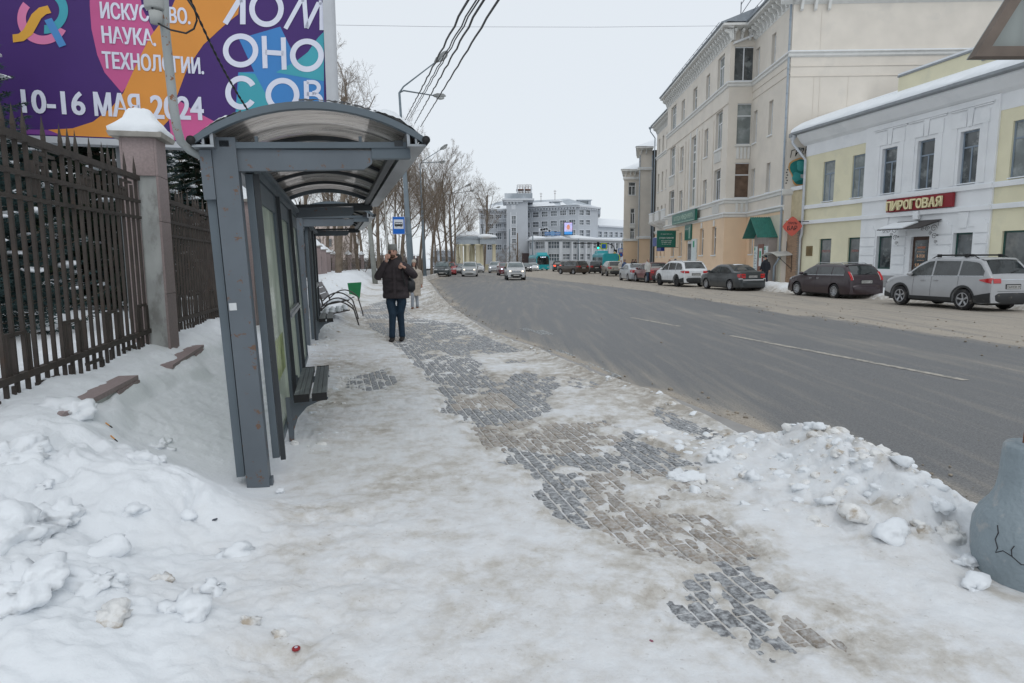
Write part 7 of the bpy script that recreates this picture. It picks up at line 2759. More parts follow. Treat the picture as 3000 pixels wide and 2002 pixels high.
 mb.oloft([(hc + S_(0, .035, -.08), .05 * k, .05 * k), (hc + S_(0, .022, -.01), .081 * k, .085 * k), (hc + S_(0, .016, .06), .080 * k, .092 * k), (hc + S_(0, .014, .105), .055 * k, .065 * k)], 14)
 if longhair:
  mb.oloft([(hc + S_(.055, -.01, .0), .035 * k, .05 * k), (hc + S_(.065, -.03, -.12), .04 * k, .05 * k), (hc + S_(.07, -.06, -.28), .03 * k, .035 * k)], 8)
  mb.oloft([(hc + S_(-.06, .0, .0), .03 * k, .05 * k), (hc + S_(-.07, -.01, -.14), .035 * k, .05 * k)], 8)
 O('hair', mb, mat('hair', hair), t, smooth=True)
 if hat:
  mb = MB()
  if hatkind == 'ushanka':
   mb.oloft([(hc + S_(0, .0, .035), .098 * k, .112 * k), (hc + S_(0, 0, .05), .106 * k, .12 * k), (hc + S_(0, 0, .10), .106 * k, .12 * k), (hc + S_(0, 0, .12), .092 * k, .105 * k), (hc + S_(0, 0, .165), .085 * k, .095 * k), (hc + S_(0, 0, .175), .05 * k, .06 * k)], 16)
   O('badge', MB().box(-.02, .02, hc.y - .125 * k, hc.y - .115 * k, hc.z + .055 * k, hc.z + .095 * k), M('badge', (.5, .4, .1), metal=.7, rough=.3), t)
  else:
   mb.oloft([(hc + S_(0, .005, .028), .084 * k, .10 * k), (hc + S_(0, .005, .05), .090 * k, .104 * k), (hc + S_(0, .006, .085), .086 * k, .098 * k), (hc + S_(0, .008, .118), .074 * k, .08 * k), (hc + S_(0, .01, .14), .05 * k, .05 * k)], 16)
   if arms == 'phone':
    for s in (-1, 1):
     mb.blob(hc + S_(s * .06, .01, .125), (.024 * k, .03 * k, .03 * k), seed=3, sub=1, rough=.1)
  remesh(O('hat', mb, mat('knit', hat, var=.2, stretch=(1, 1, .2), scale=60, bump=.5, bs=120), t), vox, 1)
 return t, AR, hc, k
p = G(1163, 1000, .005)
t, AR, hc, k = figure('man in grey knitted hat, dark jacket and jeans, walking with a phone at his ear', tuple(p + Vector((0, .05, 0))), .04, H=1.92, coat=(.032, .025, .028), hem=.80, trousers=(.008, .024, .045), hat=(.16, .165, .155), arms='phone', stride=.07, coat_w=1.08, hood=True, shoes=(.02, .017, .016))
mb = MB()
mb.oloft([(hc + Vector((0, -.04, -.125)), .030, .035), (hc + Vector((0, -.045, -.10)), .056, .062), (hc + Vector((0, -.035, -.065)), .064, .068)], 14)
remesh(O('beard', mb, M('beard', (.10, .055, .035), rough=.9, bump=.6, bs=150), t), .012, 1)
ph = AR[-1][2]
O('phone', MB().tube([ph + Vector((.045, -.02, .02)), ph + Vector((.075, .03, .17))], .022, 4, sq=True), BLK, None, label='black mobile phone held to his ear by the man in the grey hat', cat='phone')
bpy.data.objects['phone'].location = t.location
mb = MB()
mb.tube([(.15, -.15, 1.44), (.17, -.175, 1.38), (.185, -.18, 1.25), (.21, -.13, 1.1)], .016, 4, sq=True)
strap_bag = T('shoulder_bag', 'black backpack hanging from the shoulder of the man in the grey hat', 'bag', tuple(t.location))
O('strap', mb, BLK, strap_bag)
mb = MB()
mb.oloft([((.27, .02, .98), .06, .06), ((.28, .04, 1.03), .10, .11), ((.27, .06, 1.14), .11, .12), ((.24, .08, 1.24), .08, .1)], 12)
O('bag', mb, M('black_leather', (.015, .017, .02), rough=.4), strap_bag, smooth=True)
for z in (1.02, 1.0 + .22):
 O('pocket_flap', MB().box(.06, .17, -.20, -.17, z, z + .015), M('coat_seam', (.02, .016, .018)), t)
 O('pocket_flap', MB().box(-.17, -.06, -.20, -.17, z, z + .015), M('coat_seam', (.02, .016, .018)), t)
p = G(1216, 905, .01)
figure('woman in a long beige quilted coat and pale hat walking behind the man', tuple(p), .1, H=1.64, coat=(.40, .355, .30), hem=.48, trousers=(.30, .33, .37), hat=(.46, .42, .36), hair=(.03, .018, .015), longhair=True, shoes=(.13, .06, .035), stride=.13, hood=True)
p = G(2240, 833, .05)
figure('policeman in a black winter uniform and fur hat walking on the far pavement', tuple(p), -.95, H=1.80, coat=(.012, .014, .02), hem=.72, trousers=(.012, .016, .03), hat=(.012, .02, .03), hatkind='ushanka', stride=.16, arms='down', hood=False)
far_p = [(1831, 58, (.05, .08, .16), 'woman in a blue hooded coat far off behind the pale silver car', (.12, .12, .14), False), (1820, 60, (.45, .42, .38), 'person in a pale coat beside the woman in blue', (.5, .48, .45), False), (1854, 56, (.03, .03, .03), 'left one of two dark-haired people behind the pale silver car', (.02, .018, .018), True), (1862, 56.5, (.035, .03, .03), 'right one of two dark-haired people behind the pale silver car', (.025, .02, .02), True), (1899, 50, (.45, .45, .44), 'person in a white jacket with dark hair behind the dark red car', None, False), (1963, 45, (.04, .035, .035), 'woman with long auburn hair behind the white crossover', None, True), (1979, 46, (.03, .03, .035), 'person in dark clothes beside the auburn-haired woman', (.02, .02, .022), False)]
for (px, Y, col, lab, hat, lh) in far_p:
 b = V(px, 740, Y)
 figure(lab, (b.x, Y, sl(Y) - .0), .3, H=1.70, coat=col, hat=hat, lod=1, longhair=lh, hair=(.14, .06, .03) if 'auburn' in lab else (.02, .015, .012), hood=True, stride=.1, group='people on the far pavement')
g = G(870, 1948, .03)
cp = T('bottle_cap', 'red bottle cap lying on the trodden snow near the bottom', 'bottle cap', (g.x, g.y, ground_z(g.x, g.y) + .008))
O('cap', MB().lathe([(.014, -.004), (.0165, -.002), (.0165, .003), (.013, .006)], 16), M('cap_red', (.25, .015, .02), rough=.3), cp)
O('cap_print', MB().lathe([(.007, .0062), (.007, .0068)], 10), M('cap_blue_white', (.5, .52, .6)), cp)
for i, (px, py, c_, lab) in enumerate(((632, 1595, (.06, .07, .09), 'dark torn scrap of plastic on the snow before the shelter'), (228, 1528, (.1, .12, .18), 'crumpled dark blue wrapper on the snow heap at the left'), (375, 1825, (.5, .55, .6), 'pale blue crumpled wrapper half sunk in the snow'), (1908, 1858, (.3, .1, .15), 'small pinkish scrap beside the bare paving stones'))):
 g = G(px, py, .05)
 z = ground_z(g.x, g.y)
 O('litter', MB().blob((g.x, g.y, z + .002), (.016 if i < 3 else .008, .010, .003), seed=i + 3, sub=1, rough=1.2), M('litter%d' % i, c_), label=lab, cat='litter')
for i, (px, py) in enumerate(((322, 1382), (335, 1401))):
 g = G(px, py, .12)
 z = ground_z(g.x, g.y)
 e = Vector((g.x + .05, g.y - .01, ground_z(g.x + .05, g.y - .01) + .006))
 b_ = Vector((g.x, g.y, z + .006))
 ct = T('cigarette_butt', ('upper' if i == 0 else 'lower') + ' cigarette butt of two on the edge of the snow heap', 'cigarette butt', tuple(b_))
 O('filter', MB().tube([(0, 0, 0), (e - b_) * .6], .0045, 6), M('filter_orange', (.6, .3, .1)), ct)
 O('burnt_end', MB().tube([(e - b_) * .6, e - b_], .0045, 6), BLK, ct)
CL = [(60, 1560, .16, 'w'), (30, 1790, .2, 'w'), (190, 1680, .13, 'w'), (330, 1730, .09, 'w'), (100, 1920, .17, 'w'), (300, 1860, .12, 'w'), (530, 1900, .10, 'w'), (440, 1500, .10, 'w'), (250, 1420, .16, 'w'), (640, 1780, .07, 'w'), (700, 1650, .07, 'w'), (480, 1380, .12, 'w'), (1990, 1385, .11, 'w'), (2110, 1340, .10, 'w'), (2200, 1400, .08, 'w'), (2040, 1430, .05, 'w'), (2570, 1395, .085, 'd'), (2690, 1415, .10, 'w'), (2740, 1560, .075, 'w'), (2510, 1545, .07, 'd'), (2620, 1585, .08, 'w'), (2690, 1580, .05, 'd'), (2790, 1590, .09, 'd'), (2830, 1650, .08, 'w'), (2390, 1350, .06, 'w'), (2450, 1420, .05, 'd'), (2300, 1370, .06, 'w'), (2340, 1450, .04, 'w'), (2630, 1480, .06, 'w'), (2560, 1500, .045, 'w'), (2480, 1330, .07, 'd'), (2420, 1500, .04, 'w'), (2860, 1720, .06, 'w'), (2770, 1460, .07, 'w'), (2180, 1470, .03, 'w'),
 (408, 1630, .05, 'w'), (480, 1785, .05, 'd'), (865, 1300, .045, 'd'), (150, 1610, .05, 'w'), (735, 1880, .035, 'd'), (820, 1895, .035, 'd'), (350, 1940, .07, 'd'), (560, 1590, .04, 'w'), (900, 1110, .05, 'w'), (935, 1090, .04, 'd'), (820, 1430, .045, 'w')]
for i, (px, py, r, kd) in enumerate(CL):
 g = G(px, py, .05)
 z = ground_z(g.x, g.y)
 right = px > 1900
 O('snow_clod', MB().blob((0, 0, 0), (r, r * .8, r * .55), seed=i + 50, sub=4 if r > .09 else 3, rough=.85), WS if kd == 'w' else DS, smooth=True, loc=(g.x, g.y, z + r * (.12 if r < .1 else -.12)), rz=i * 1.3,
 label=('lump of %s snow in the shovelled heap at the kerb' if right else 'lump of %s snow lying near the shelter side') % ('white' if kd == 'w' else 'dirty'), cat='snow lump', group='snow lumps of the kerb heap' if right else 'snow lumps on the shelter side')
mb = MB()
mbd = MB()
rg = np.random.RandomState(8)
cr = []
for i in range(1300):
 q = rg.rand()
 if q < .5:
  y = 3.6 + 2.2 * rg.rand()
  x = float(kerb(y)) - abs(rg.normal(.5, .38))
  r = .008 + .045 * rg.rand() ** 3
 elif q < .72:
  y = 5.5 + 24 * rg.rand() ** 1.4
  x = float(kerb(y)) - abs(rg.normal(.18, .16))
  r = .008 + .035 * rg.rand() ** 2
 elif q < .9:
  y = 5.2 + 12 * rg.rand()
  x = float(shel_x(y)) + rg.normal(.25, .22)
  r = .008 + .04 * rg.rand() ** 3
 else:
  y = 14 + 16 * rg.rand()
  x = float(kerb(y)) - 3.6 - rg.rand() * 2
  r = .02 + .07 * rg.rand() ** 2
 cr.append((x, y, r, rg.rand() < .4))
cx0 = np.array([c[0] for c in cr])
cy0 = np.array([c[1] for c in cr])
ch0 = snow_h(cx0, cy0)[0] + SLv(cy0)
for i, (x, y, r, q) in enumerate(cr):
 (mb if q else mbd).blob((x, y, ch0[i] - r * .15), (r, r * .85, r * .6), seed=i, sub=2 if r > .03 else 1, rough=.6)
O('snow_crumbs', mb, WS, kind='stuff', label='small white crumbs of shovelled snow on the heaps and along the kerb', cat='snow')
O('dirty_snow_crumbs', mbd, DS, kind='stuff', label='small dirty crumbs of shovelled snow on the heaps and along the kerb', cat='snow')
BARK = M('tree_bark', (.16, .125, .095), rough=.9, var=.25, scale=3, c2=(.19, .16, .125), c2s=4, c2t=.5)
TWIG = M('twigs', (.21, .17, .135), rough=.9, var=.2)
def bare_tree(seed, H=16, spread=.55, trunk_r=.28, upright=.7, fork=.3, levels=4, lean=0):
 """-> (limb mesh, twig mesh)"""
 rg = random.Random(seed)
 limbs, tw = MB(), MB()
 def tubeq(mb, P, r0, r1, n):
  mb.tube(P, [r0 + (r1 - r0) * i / (len(P) - 1) for i in range(len(P))], n, cap=False)
 def branch(p, d, L, r, lv):
  nseg = 5 if lv == 0 else 4 if lv < 3 else 3
  P = [p]
  q = p.copy()
  dd = d.copy()
  for i in range(nseg):
   w = Vector((rg.uniform(-1, 1), rg.uniform(-1, 1), rg.uniform(-.6, .9))) * (.10 if lv == 0 else .26)
   dd = (dd + w + Vector((0, 0, .10 * upright if lv else 0))).normalized()
   q = q + dd * (L / nseg)
   P.append(q.copy())
  tip = r * (.45 if lv < 3 else .5)
  tubeq(limbs if lv < 3 else tw, P, r, tip, 7 if lv == 0 else 5 if lv == 1 else 3)
  if lv >= levels:
   return
  nch = [9, 8, 7, 6][lv] if lv < 4 else 4
  st = fork if lv == 0 else .18
  for c in range(nch):
   f = st + (1 - st) * ((c + rg.random() * .8) / nch)
   i = min(nseg - 1, int(f * nseg))
   b = P[i].lerp(P[i + 1], f * nseg - i)
   ax_ = (P[i + 1] - P[i]).normalized()
   a = rg.uniform(0, 2 * math.pi)
   sd = ax_.orthogonal().normalized()
   sd.rotate(Matrix.Rotation(a, 3, ax_))
   sp = spread * rg.uniform(.7, 1.35) * (1.1 if lv else 1)
   nd = (ax_ * math.cos(sp) + sd * math.sin(sp))
   nd.z += .12 * upright
   nd.normalize()
   LL = L * (.52 if lv == 0 else .50) * rg.uniform(.7, 1.2) * (1.15 - .5 * f)
   branch(b, nd, LL, max(.007, r * (1 - .5 * f) * (.40 if lv == 0 else .42)), lv + 1)
 branch(Vector((0, 0, -.5)), Vector((lean, 0, 1)).normalized(), H * .82, trunk_r, 0)
 return mesh('limbs', limbs, BARK, True), mesh('twigs', tw, TWIG, False)
TV = [bare_tree(11, 16, .72, .21, .5, .38), bare_tree(23, 17, .66, .18, .6, .33), bare_tree(37, 14, .8, .22, .45, .42), bare_tree(44, 15, .55, .17, .8, .3)]
SHRUB = bare_tree(71, 4, .8, .06, .5, .05, levels=3)
def tree(px, Y, v, s, label, grp='bare park trees behind the fence', rz=0., sz=1.):
 b = V(px, 700, Y)
 t = T('bare_tree', label, 'tree', (b.x, Y, sl(Y) - .2), rz, grp)
 t.scale = (s, s, s * sz)
 l, w_ = v
 O('trunk', l, parent=t)
 O('crown', w_, parent=t)
 return t
tree(1415, 119, TV[2], 1.25, 'broad bare tree with a round crown right behind the colonnade', rz=1.)
tree(1330, 88, TV[1], .88, 'bare tree rising between the third lamp and the colonnade', rz=2.)
tree(1308, 80, TV[0], .88, 'bare forked tree right of the second lamp', rz=.6)
tree(1262, 74, TV[3], 1.0, 'slender bare tree close behind the second lamp', rz=3.)
tree(1238, 66, TV[1], .82, 'tall bare tree between the first and the second lamp', rz=4.)
tree(1200, 62, TV[0], .86, 'bare tree behind the nearest lamp post', rz=5.)
lab2 = 'bare park tree seen under and behind the shelter roofs'
for i, (px, Y, v, s) in enumerate(((1172, 58, 2, .9), (1140, 64, 1, .9), (1108, 56, 0, .85), (1080, 70, 3, 1.05), (1050, 60, 2, .9), (1015, 66, 1, .9), (985, 58, 0, .85), (950, 70, 2, 1.), (915, 62, 1, .9), (880, 75, 3, 1.1), (1290, 98, 3, 1.0), (1325, 110, 1, 1.0), (1225, 90, 2, 1.0), (1160, 85, 0, 1.0), (1060, 88, 2, 1.1), (700, 60, 1, .95), (560, 55, 3, 1.), (1275, 120, 0, 1.0), (1375, 128, 3, .9), (1190, 110, 1, 1.))):
 tree(px, Y, TV[v], s, lab2 if px < 1185 else 'bare park tree far behind the fence, right of the shelters', rz=i * 1.1, grp='deep rows of bare park trees')
tree(985, 46, TV[2], 1.18, 'bare crown showing above the near shelter, right of the billboard', rz=.3)
for i, (px, Y) in enumerate(((1290, 76), (1335, 84), (1400, 122), (1465, 122), (1490, 124), (1520, 128), (1210, 60), (1130, 55), (1060, 55), (1010, 52), (950, 50))):
 b = V(px, 700, Y)
 t = T('bare_shrub', 'leafless shrub growing along the park fence', 'shrub', (b.x - .6, Y + 1.5, sl(Y)), i * 1., 'leafless shrubs along the fence')
 t.scale = (1.0 + .3 * (i % 3),) * 3
 O('stems', SHRUB[0], parent=t)
 O('twigs', SHRUB[1], parent=t)
b = V(1140, 700, 54)
t = T('birch_tree', 'thin white-barked birch behind the fence left of the bus stop sign', 'tree', (b.x, 54, -.4), 0)
BI = M('birch_bark', (.5, .5, .48), var=.1, c2=(.04, .04, .04), c2s=9, c2t=.56, soft=.04, stretch=(1, 1, 3))
for k, (dx, h) in enumerate(((-.3, 7), (.5, 6.2), (1.2, 5.5))):
 O('trunk', MB().tube([(dx * .3, 0, 0), (dx * .6, 0, h * .4), (dx * .7, 0, h * .7), (dx, 0, h)], [.11, .09, .06, .03], 7), BI, t, smooth=True)
NEED = M('spruce_needles', (.018, .040, .026), rough=.8, var=.35, scale=2.5, c2=(.035, .06, .025), c2s=2.0, c2t=.5)
NEEDB = M('blue_spruce_needles', (.030, .060, .060), rough=.8, var=.35, scale=2.5, c2=(.05, .095, .095), c2s=2.0, c2t=.5)
def spruce(seed, H, R_, mt, snowy=.25):
 rg = np.random.RandomState(seed)
 V_, F_ = [], []
 sp = MB()
 sn = MB()
 z = .5
 k = 0
 while z < H - .2:
  f = z / H
  r = R_ * (1 - f) ** .85 * (1.0)
  nb = int(8 + 4 * (1 - f))
  a0 = rg.rand() * 6
  for b in range(nb):
   a = a0 + 2 * math.pi * b / nb + rg.normal(0, .1)
   L_ = r * (.8 + .35 * rg.rand())
   d = np.array([math.cos(a), math.sin(a), 0.])
   s = np.array([-math.sin(a), math.cos(a), 0.])
   base = np.array([0, 0, z + rg.normal(0, .05)])
   droop = -.18 - .12 * (1 - f)
   P = [base + d * L_ * t_ + np.array([0, 0, droop * L_ * (t_ - .45 * t_ * t_ * (1 + (1 - f))) + .18 * L_ * t_ ** 3]) for t_ in (0, .25, .5, .75, 1)]
   sp.tube([Vector(p) for p in P], [.02, .016, .012, .008, .004], 3, cap=False)
   nt_ = max(3, int(L_ / .085))
   for j in range(nt_):
    t_ = (j + .6) / nt_
    i = min(3, int(t_ * 4))
    c = P[i] + (P[i + 1] - P[i]) * (t_ * 4 - i)
    tl = (.10 + .42 * (1 - t_) ** .8 * min(1, L_)) * (.7 + .5 * rg.rand())
    for sg_ in (-1, 1):
     dr = s * sg_ * .85 + d * .55 + np.array([0, 0, -.12 + rg.normal(0, .1)])
     nn_ = max(2, int(tl / .06))
     for q in range(nn_):
      cc = c + dr * tl * (q + .3) / nn_
      w_ = .045
      for (e1, e2) in ((.6, .5), (-.6, .5), (0, -.3)):
       tip = cc + dr * .075 + s * sg_ * 0 + np.array([rg.normal(0, .02), rg.normal(0, .02), e2 * .06]) + d * e1 * .06
       n0 = len(V_)
       off = d * w_ * .35 + np.array([0, 0, .012])
       V_.extend([cc - off, cc + off, tip])
       F_.append((n0, n0 + 1, n0 + 2))
    if rg.rand() < .1:
     pass
   if rg.rand() < snowy:
    t_ = .55 + .4 * rg.rand()
    i = min(3, int(t_ * 4))
    c = P[i] + (P[i + 1] - P[i]) * (t_ * 4 - i)
    sn.blob((c[0], c[1], c[2] + .05), (.10 + .16 * rg.rand(), .08 + .12 * rg.rand(), .04 + .03 * rg.rand()), seed=k, sub=2, rough=.7)
   k += 1
  z += .17 + .08 * rg.rand() + .05 * (1 - f)
 nm = bpy.data.meshes.new('needles')
 nm.from_pydata([tuple(v) for v in V_], [], F_)
 nm.materials.append(mt)
 tr = MB().tube([(0, 0, -.5), (0, 0, H * .5), (0, 0, H)], [.16, .1, .02], 8)
 return mesh('trunk', tr, BARK), mesh('boughs', sp, BARK), nm, mesh('snow_on_boughs', sn, WS, True)
SP = [spruce(3, 9.5, 2.7, NEEDB, .42), spruce(8, 10.5, 2.9, NEED, .35)]
def put_spruce(px, Y, v, label, s=1., rz=0.):
 b = V(px, 700, Y)
 t = T('spruce_tree', label, 'tree', (b.x, Y, .15), rz, 'spruces behind the fence')
 t.scale = (s, s, s)
 a, b_, c, d = SP[v]
 O('trunk', a, parent=t)
 O('boughs', b_, parent=t)
 O('needles', c, parent=t)
 O('bough_snow', d, parent=t, kind='stuff')
put_spruce(-190, 10.2, 0, 'blue-green spruce nearest the viewer, its tips crossing the left edge of the billboard', .80)
put_spruce(95, 17.0, 0, 'blue-green spruce behind the left part of the fence, dusted with snow', .95, 1.)
put_spruce(300, 17.5, 1, 'dark green spruce behind the fence left of the tall pillar', .95, 2.)
put_spruce(430, 21.0, 0, 'spruce standing farther back behind the tall granite pillar', .9, 3.)
put_spruce(590, 23.5, 1, 'dark spruce between the tall pillar and the shelter', .80, 4.)
put_spruce(-60, 22.0, 1, 'dark spruce at the far left behind the others', 1., 5.)
CC = M('cream_column', (.62, .58, .43), var=.04)
BGY = M('blue_grey_stucco', (.38, .43, .48), var=.05)
Yc = 112.
c0, c1 = V(1333, 700, Yc), V(1452, 700, Yc)
zb_ = sl(Yc)
t = T('colonnade', 'cream colonnade gateway with a blue-grey entablature and snow on its curved roof', 'colonnade', (c0.x, Yc, zb_))
Wc = c1.x - c0.x
hcol = V(1400, 716, Yc).z - zb_
htop = V(1400, 697, Yc).z - zb_
px2x = lambda px: V(px, 700, Yc).x - c0.x
def column(x, y, r=.30):
 c_ = MB().lathe([(r * 1.25, 0), (r * 1.25, .25), (r, .35), (r * .86, hcol - .35), (r * 1.15, hcol - .2), (r * 1.2, hcol)], 14, c=(x, y, 0))
 O('column', c_, CC, t, smooth=True)
for px_, y_ in ((1340, 0), (1352, -1.0), (1371, -1.3), (1384, 1.5), (1400, -.8), (1409, .4), (1447, 0), (1360, 2.2), (1378, 2.6)):
 column(px2x(px_), y_, .42 if px_ in (1400, 1409) else .33)
mb = MB()
cx_, rr = px2x(1371), px2x(1371) - px2x(1334)
P1 = [(cx_ + rr * math.cos(a), rr * .55 * math.sin(a) + .3, hcol) for a in np.linspace(0, 2 * math.pi, 28, endpoint=False)]
mb.prism(P1, (0, 0, htop - hcol))
O('entablature', mb, BGY, t)
O('entablature', MB().box(px2x(1406), px2x(1451), -.5, .7, hcol + .0, htop - .1), BGY, t)
mb = MB()
for dz, k in ((htop, 1.1), ):
 mb.prism([(cx_ + (x - cx_) * 1.1, .3 + (y - .3) * 1.1, htop + .003) for x, y, z in P1], (0, 0, .2))
O('cornice', mb, BGY, t)
for a in np.linspace(math.pi, 2 * math.pi, 16):
 x, y = cx_ + rr * 1.03 * math.cos(a), .3 + rr * .55 * 1.03 * math.sin(a)
 O('dentil', MB().box(x - .12, x + .12, y - .1, y + .1, htop - .22, htop - .003), BGY, t)
O('cornice', MB().box(px2x(1402), px2x(1456), -.75, .9, htop - .097, htop + .12), BGY, t)
mb = MB()
r1_ = [(cx_ + (x - cx_) * 1.08, .3 + (y - .3) * 1.08, htop + .21) for x, y, z in P1]
r2_ = [(cx_ + (x - cx_) * .95, .3 + (y - .3) * .95, htop + .55) for x, y, z in P1]
r3_ = [(cx_ + (x - cx_) * .55 + .2 * math.sin(i), .3 + (y - .3) * .5, htop + 1.0 + .12 * math.sin(i * 1.3)) for i, (x, y, z) in enumerate(P1)]
mb.loft([r1_, r2_, r3_])
O('roof_snow', mb, WS, t, smooth=True)
mb = MB().blob(((px2x(1402) + px2x(1456)) / 2, 0, htop + .2), (1.65, .9, .42), seed=5, sub=3, rough=.2)
O('roof_snow', mb, WS, t, smooth=True)
O('balustrade', MB().box(px2x(1418), px2x(1446), 4, 4.2, .0, 1.1), CC, t)
GRY = M('grey_stucco', (.46, .49, .53), var=.04, scale=.5)
GR2 = M('pale_stucco', (.60, .63, .67), var=.04)
GRF = M('tin_roof_grey', (.33, .37, .41), rough=.5, var=.15, scale=.4, stretch=(1, 1, 1), c2=(.62, .66, .7), c2s=.12, c2t=.47)
DG = M('far_window_glass', (.10, .12, .14), rough=.1, spec=.8, var=.6, scale=.25, c2=(.22, .24, .25), c2s=.3, c2t=.5)
po = T('post_office', 'big grey three-winged office building with a square tower and white window frames in the distance', 'building', (0, 0, 0))
dev = [0]
def facet(px0, Y0, px1, Y1, zt, wins, mt=GRY, nm='wing_front', frame=GR2, fw=.16, zb=-1.4, pil=(), corn=True, mull=2):
 a, b = V(px0, 700, Y0), V(px1, 700, Y1)
 F = Fac((a.x, a.y), (b.x - a.x, b.y - a.y))
 L_ = math.hypot(b.x - a.x, b.y - a.y)
 e = bpy.data.objects.new(nm, None)
 C.objects.link(e)
 e.parent = po
 e.matrix_local = F.M
 hs = []
 for (x0, x1, y0, y1) in wins:
  u0, z1 = F.at(x0, y0)
  u1, z0 = F.at(x1, y1)
  u0, u1 = sorted((u0, u1))
  u0, u1 = max(.05, u0), min(L_ - .05, u1)
  if u1 - u0 > .3:
   hs.append((u0, u1, z0, z1))
 mb = MB()
 try:
  wall_holes(mb, 0, L_, zb, zt, hs, .3)
 except Exception:
  mb.box(0, L_, 0, .1, zb, zt)
 O('wall', mb, mt, e)
 for (u0, u1, z0, z1) in hs:
  f = MB()
  f.box(u0 - fw, u0, -.06, .02, z0 - fw, z1 + fw)
  f.box(u1, u1 + fw, -.06, .02, z0 - fw, z1 + fw)
  f.box(u0, u1, -.06, .02, z1, z1 + fw)
  f.box(u0, u1, -.06, .02, z0 - fw, z0)
  for k in range(mull):
   xm = u0 + (u1 - u0) * (k + 1) / (mull + 1)
   f.box(xm - .05, xm + .05, .13, .18, z0, z1)
  f.box(u0, u1, .13, .18, (z0 + z1) / 2 - .05, (z0 + z1) / 2 + .05)
  w_ = O('window', f, frame, e)
  O('pane', MB().box(u0, u1, .2, .22, z0, z1), DG, w_)
 for (x0, x1) in pil:
  u0, _ = F.at(x0, 740)
  u1, _ = F.at(x1, 740)
  O('pilaster', MB().box(u0, u1, -.35, -.002, zb, zt - .8), GR2, e)
 if corn:
  O('cornice', MB().box(-.4, L_ + .4, -.6, -.002, zt - .35, zt), GR2, e)
  nd = int(L_ / .75)
  if zt > 10:
   for k in range(nd):
    O('dentil', MB().box(k * .75 + .1, k * .75 + .45, -.45, -.003, zt - .75, zt - .352), GR2, e)
 return F, L_
q1 = lambda L: [(1420 + a * .1787, 1420 + b * .1787, 530 + c * .1787, 530 + d * .1787) for a, b, c, d in L]
zt_ = V(1695, 602, 150).z
wm = []
for (a, b) in ((640, 738), (790, 884), (935, 1030), (1085, 1182), (1237, 1333), (1388, 1487)):
 f = (a - 640) / 750
 wm += [(a, b, 530 - f * 50, 608 - f * 55), (a, b, 688 - f * 45, 768 - f * 50), (a, b, 848 - f * 38, 920)]
facet(1531, 157, 1693, 150, zt_, q1(wm))
wf_ = []
for (a, b) in ((1552, 1622), (1657, 1726)):
 wf_ += [(a, b, 480, 567), (a, b, 643, 722), (a, b, 808, 915)]
facet(1693, 150, 1751, 157, zt_, q1(wf_))
facet(1751, 157, 1751.5, 185, zt_, [])
O('core', MB().add([tuple(V(1532, 700, 158).xy) + (-1.4,), tuple(V(1693, 700, 151).xy) + (-1.4,), tuple(V(1750, 700, 158).xy) + (-1.4,), tuple(V(1750, 700, 185).xy) + (-1.4,), tuple(V(1532, 700, 185).xy) + (-1.4,)] + [tuple(V(a, 700, b).xy) + (zt_ - .01,) for a, b in ((1532, 158), (1693, 151), (1750, 158), (1750, 185), (1532, 185))], [(0, 1, 6, 5), (1, 2, 7, 6), (2, 3, 8, 7), (3, 4, 9, 8), (4, 0, 5, 9), (5, 6, 7, 8, 9)]), DG, po)
A_ = [V(1526, 700, 156), V(1694, 700, 149), V(1755, 700, 157), V(1750, 700, 186), V(1532, 700, 186)]
rdg = V(1665, 582, 163)
rd0 = V(1560, 588, 169)
rp = [(v.x, v.y, zt_ + .01) for v in A_] + [tuple(rd0), tuple(rdg)]
O('roof', MB().add(rp, [(0, 1, 6, 5), (1, 2, 6), (2, 3, 6), (3, 4, 5, 6), (4, 0, 5)]), GRF, po)
mb = MB()
for f0, f1, g0, g1 in ((.02, .62, .0, .62), (.70, .80, .0, .85)):
 P = []
 for (f, g_) in ((f0, g0), (f1, g0), (f1 - .05, g1), (f0 + .05, g1)):
  bt_ = Vector(rp[0]).lerp(Vector(rp[1]), f)
  tp_ = Vector(rp[5]).lerp(Vector(rp[6]), f)
  P.append(bt_.lerp(tp_, g_) + Vector((0, -.05, .08)))
 O('roof_snow', MB().add(P, [(0, 1, 2, 3)]), WS, po)
for (px_, py_, Y_, w_) in ((1629, 596, 157, 1.2), (1712, 592, 161, 1.6)):
 v = V(px_, py_, Y_)
 d_ = O('dormer', MB().box(v.x - w_, v.x + w_, Y_, Y_ + 6, v.z - 1.2, v.z + .4), GRY, po)
 O('dormer_roof', MB().box(v.x - w_ - .3, v.x + w_ + .3, Y_ - .3, Y_ + 6, v.z + .402, v.z + .6), WS, d_)
 O('pane', MB().box(v.x - w_ * .6, v.x + w_ * .6, Y_ - .05, Y_ - .01, v.z - .6, v.z + .2), DG, d_)
zt2_ = V(1484, 588, 152).z
wt = [(445, 508, 578, 705), (447, 510, 772, 895), (450, 510, 955, 1020)]
F_, L_ = facet(1484, 152, 1527, 152, zt2_, q1(wt), mull=1)
tw0, tw1 = V(1484, 700, 152), V(1527, 700, 152)
O('core', MB().box(tw0.x + .02, tw1.x + 1.5, 152.35, 166, -1.4, zt2_ - .01), GRY, po)
O('tower_side', MB().box(tw1.x, tw1.x + 1.55, 152.0, 152.34, -1.4, zt2_), GRY, po)
O('tower_cornice', MB().box(tw0.x - .9, tw1.x + 3.0, 151.2, 167, zt2_ + .003, zt2_ + .4), GR2, po)
O('tower_parapet', MB().box(tw0.x - .4, tw1.x + 2.6, 151.6, 166.5, zt2_ + .403, zt2_ + 1.6), GRF, po)
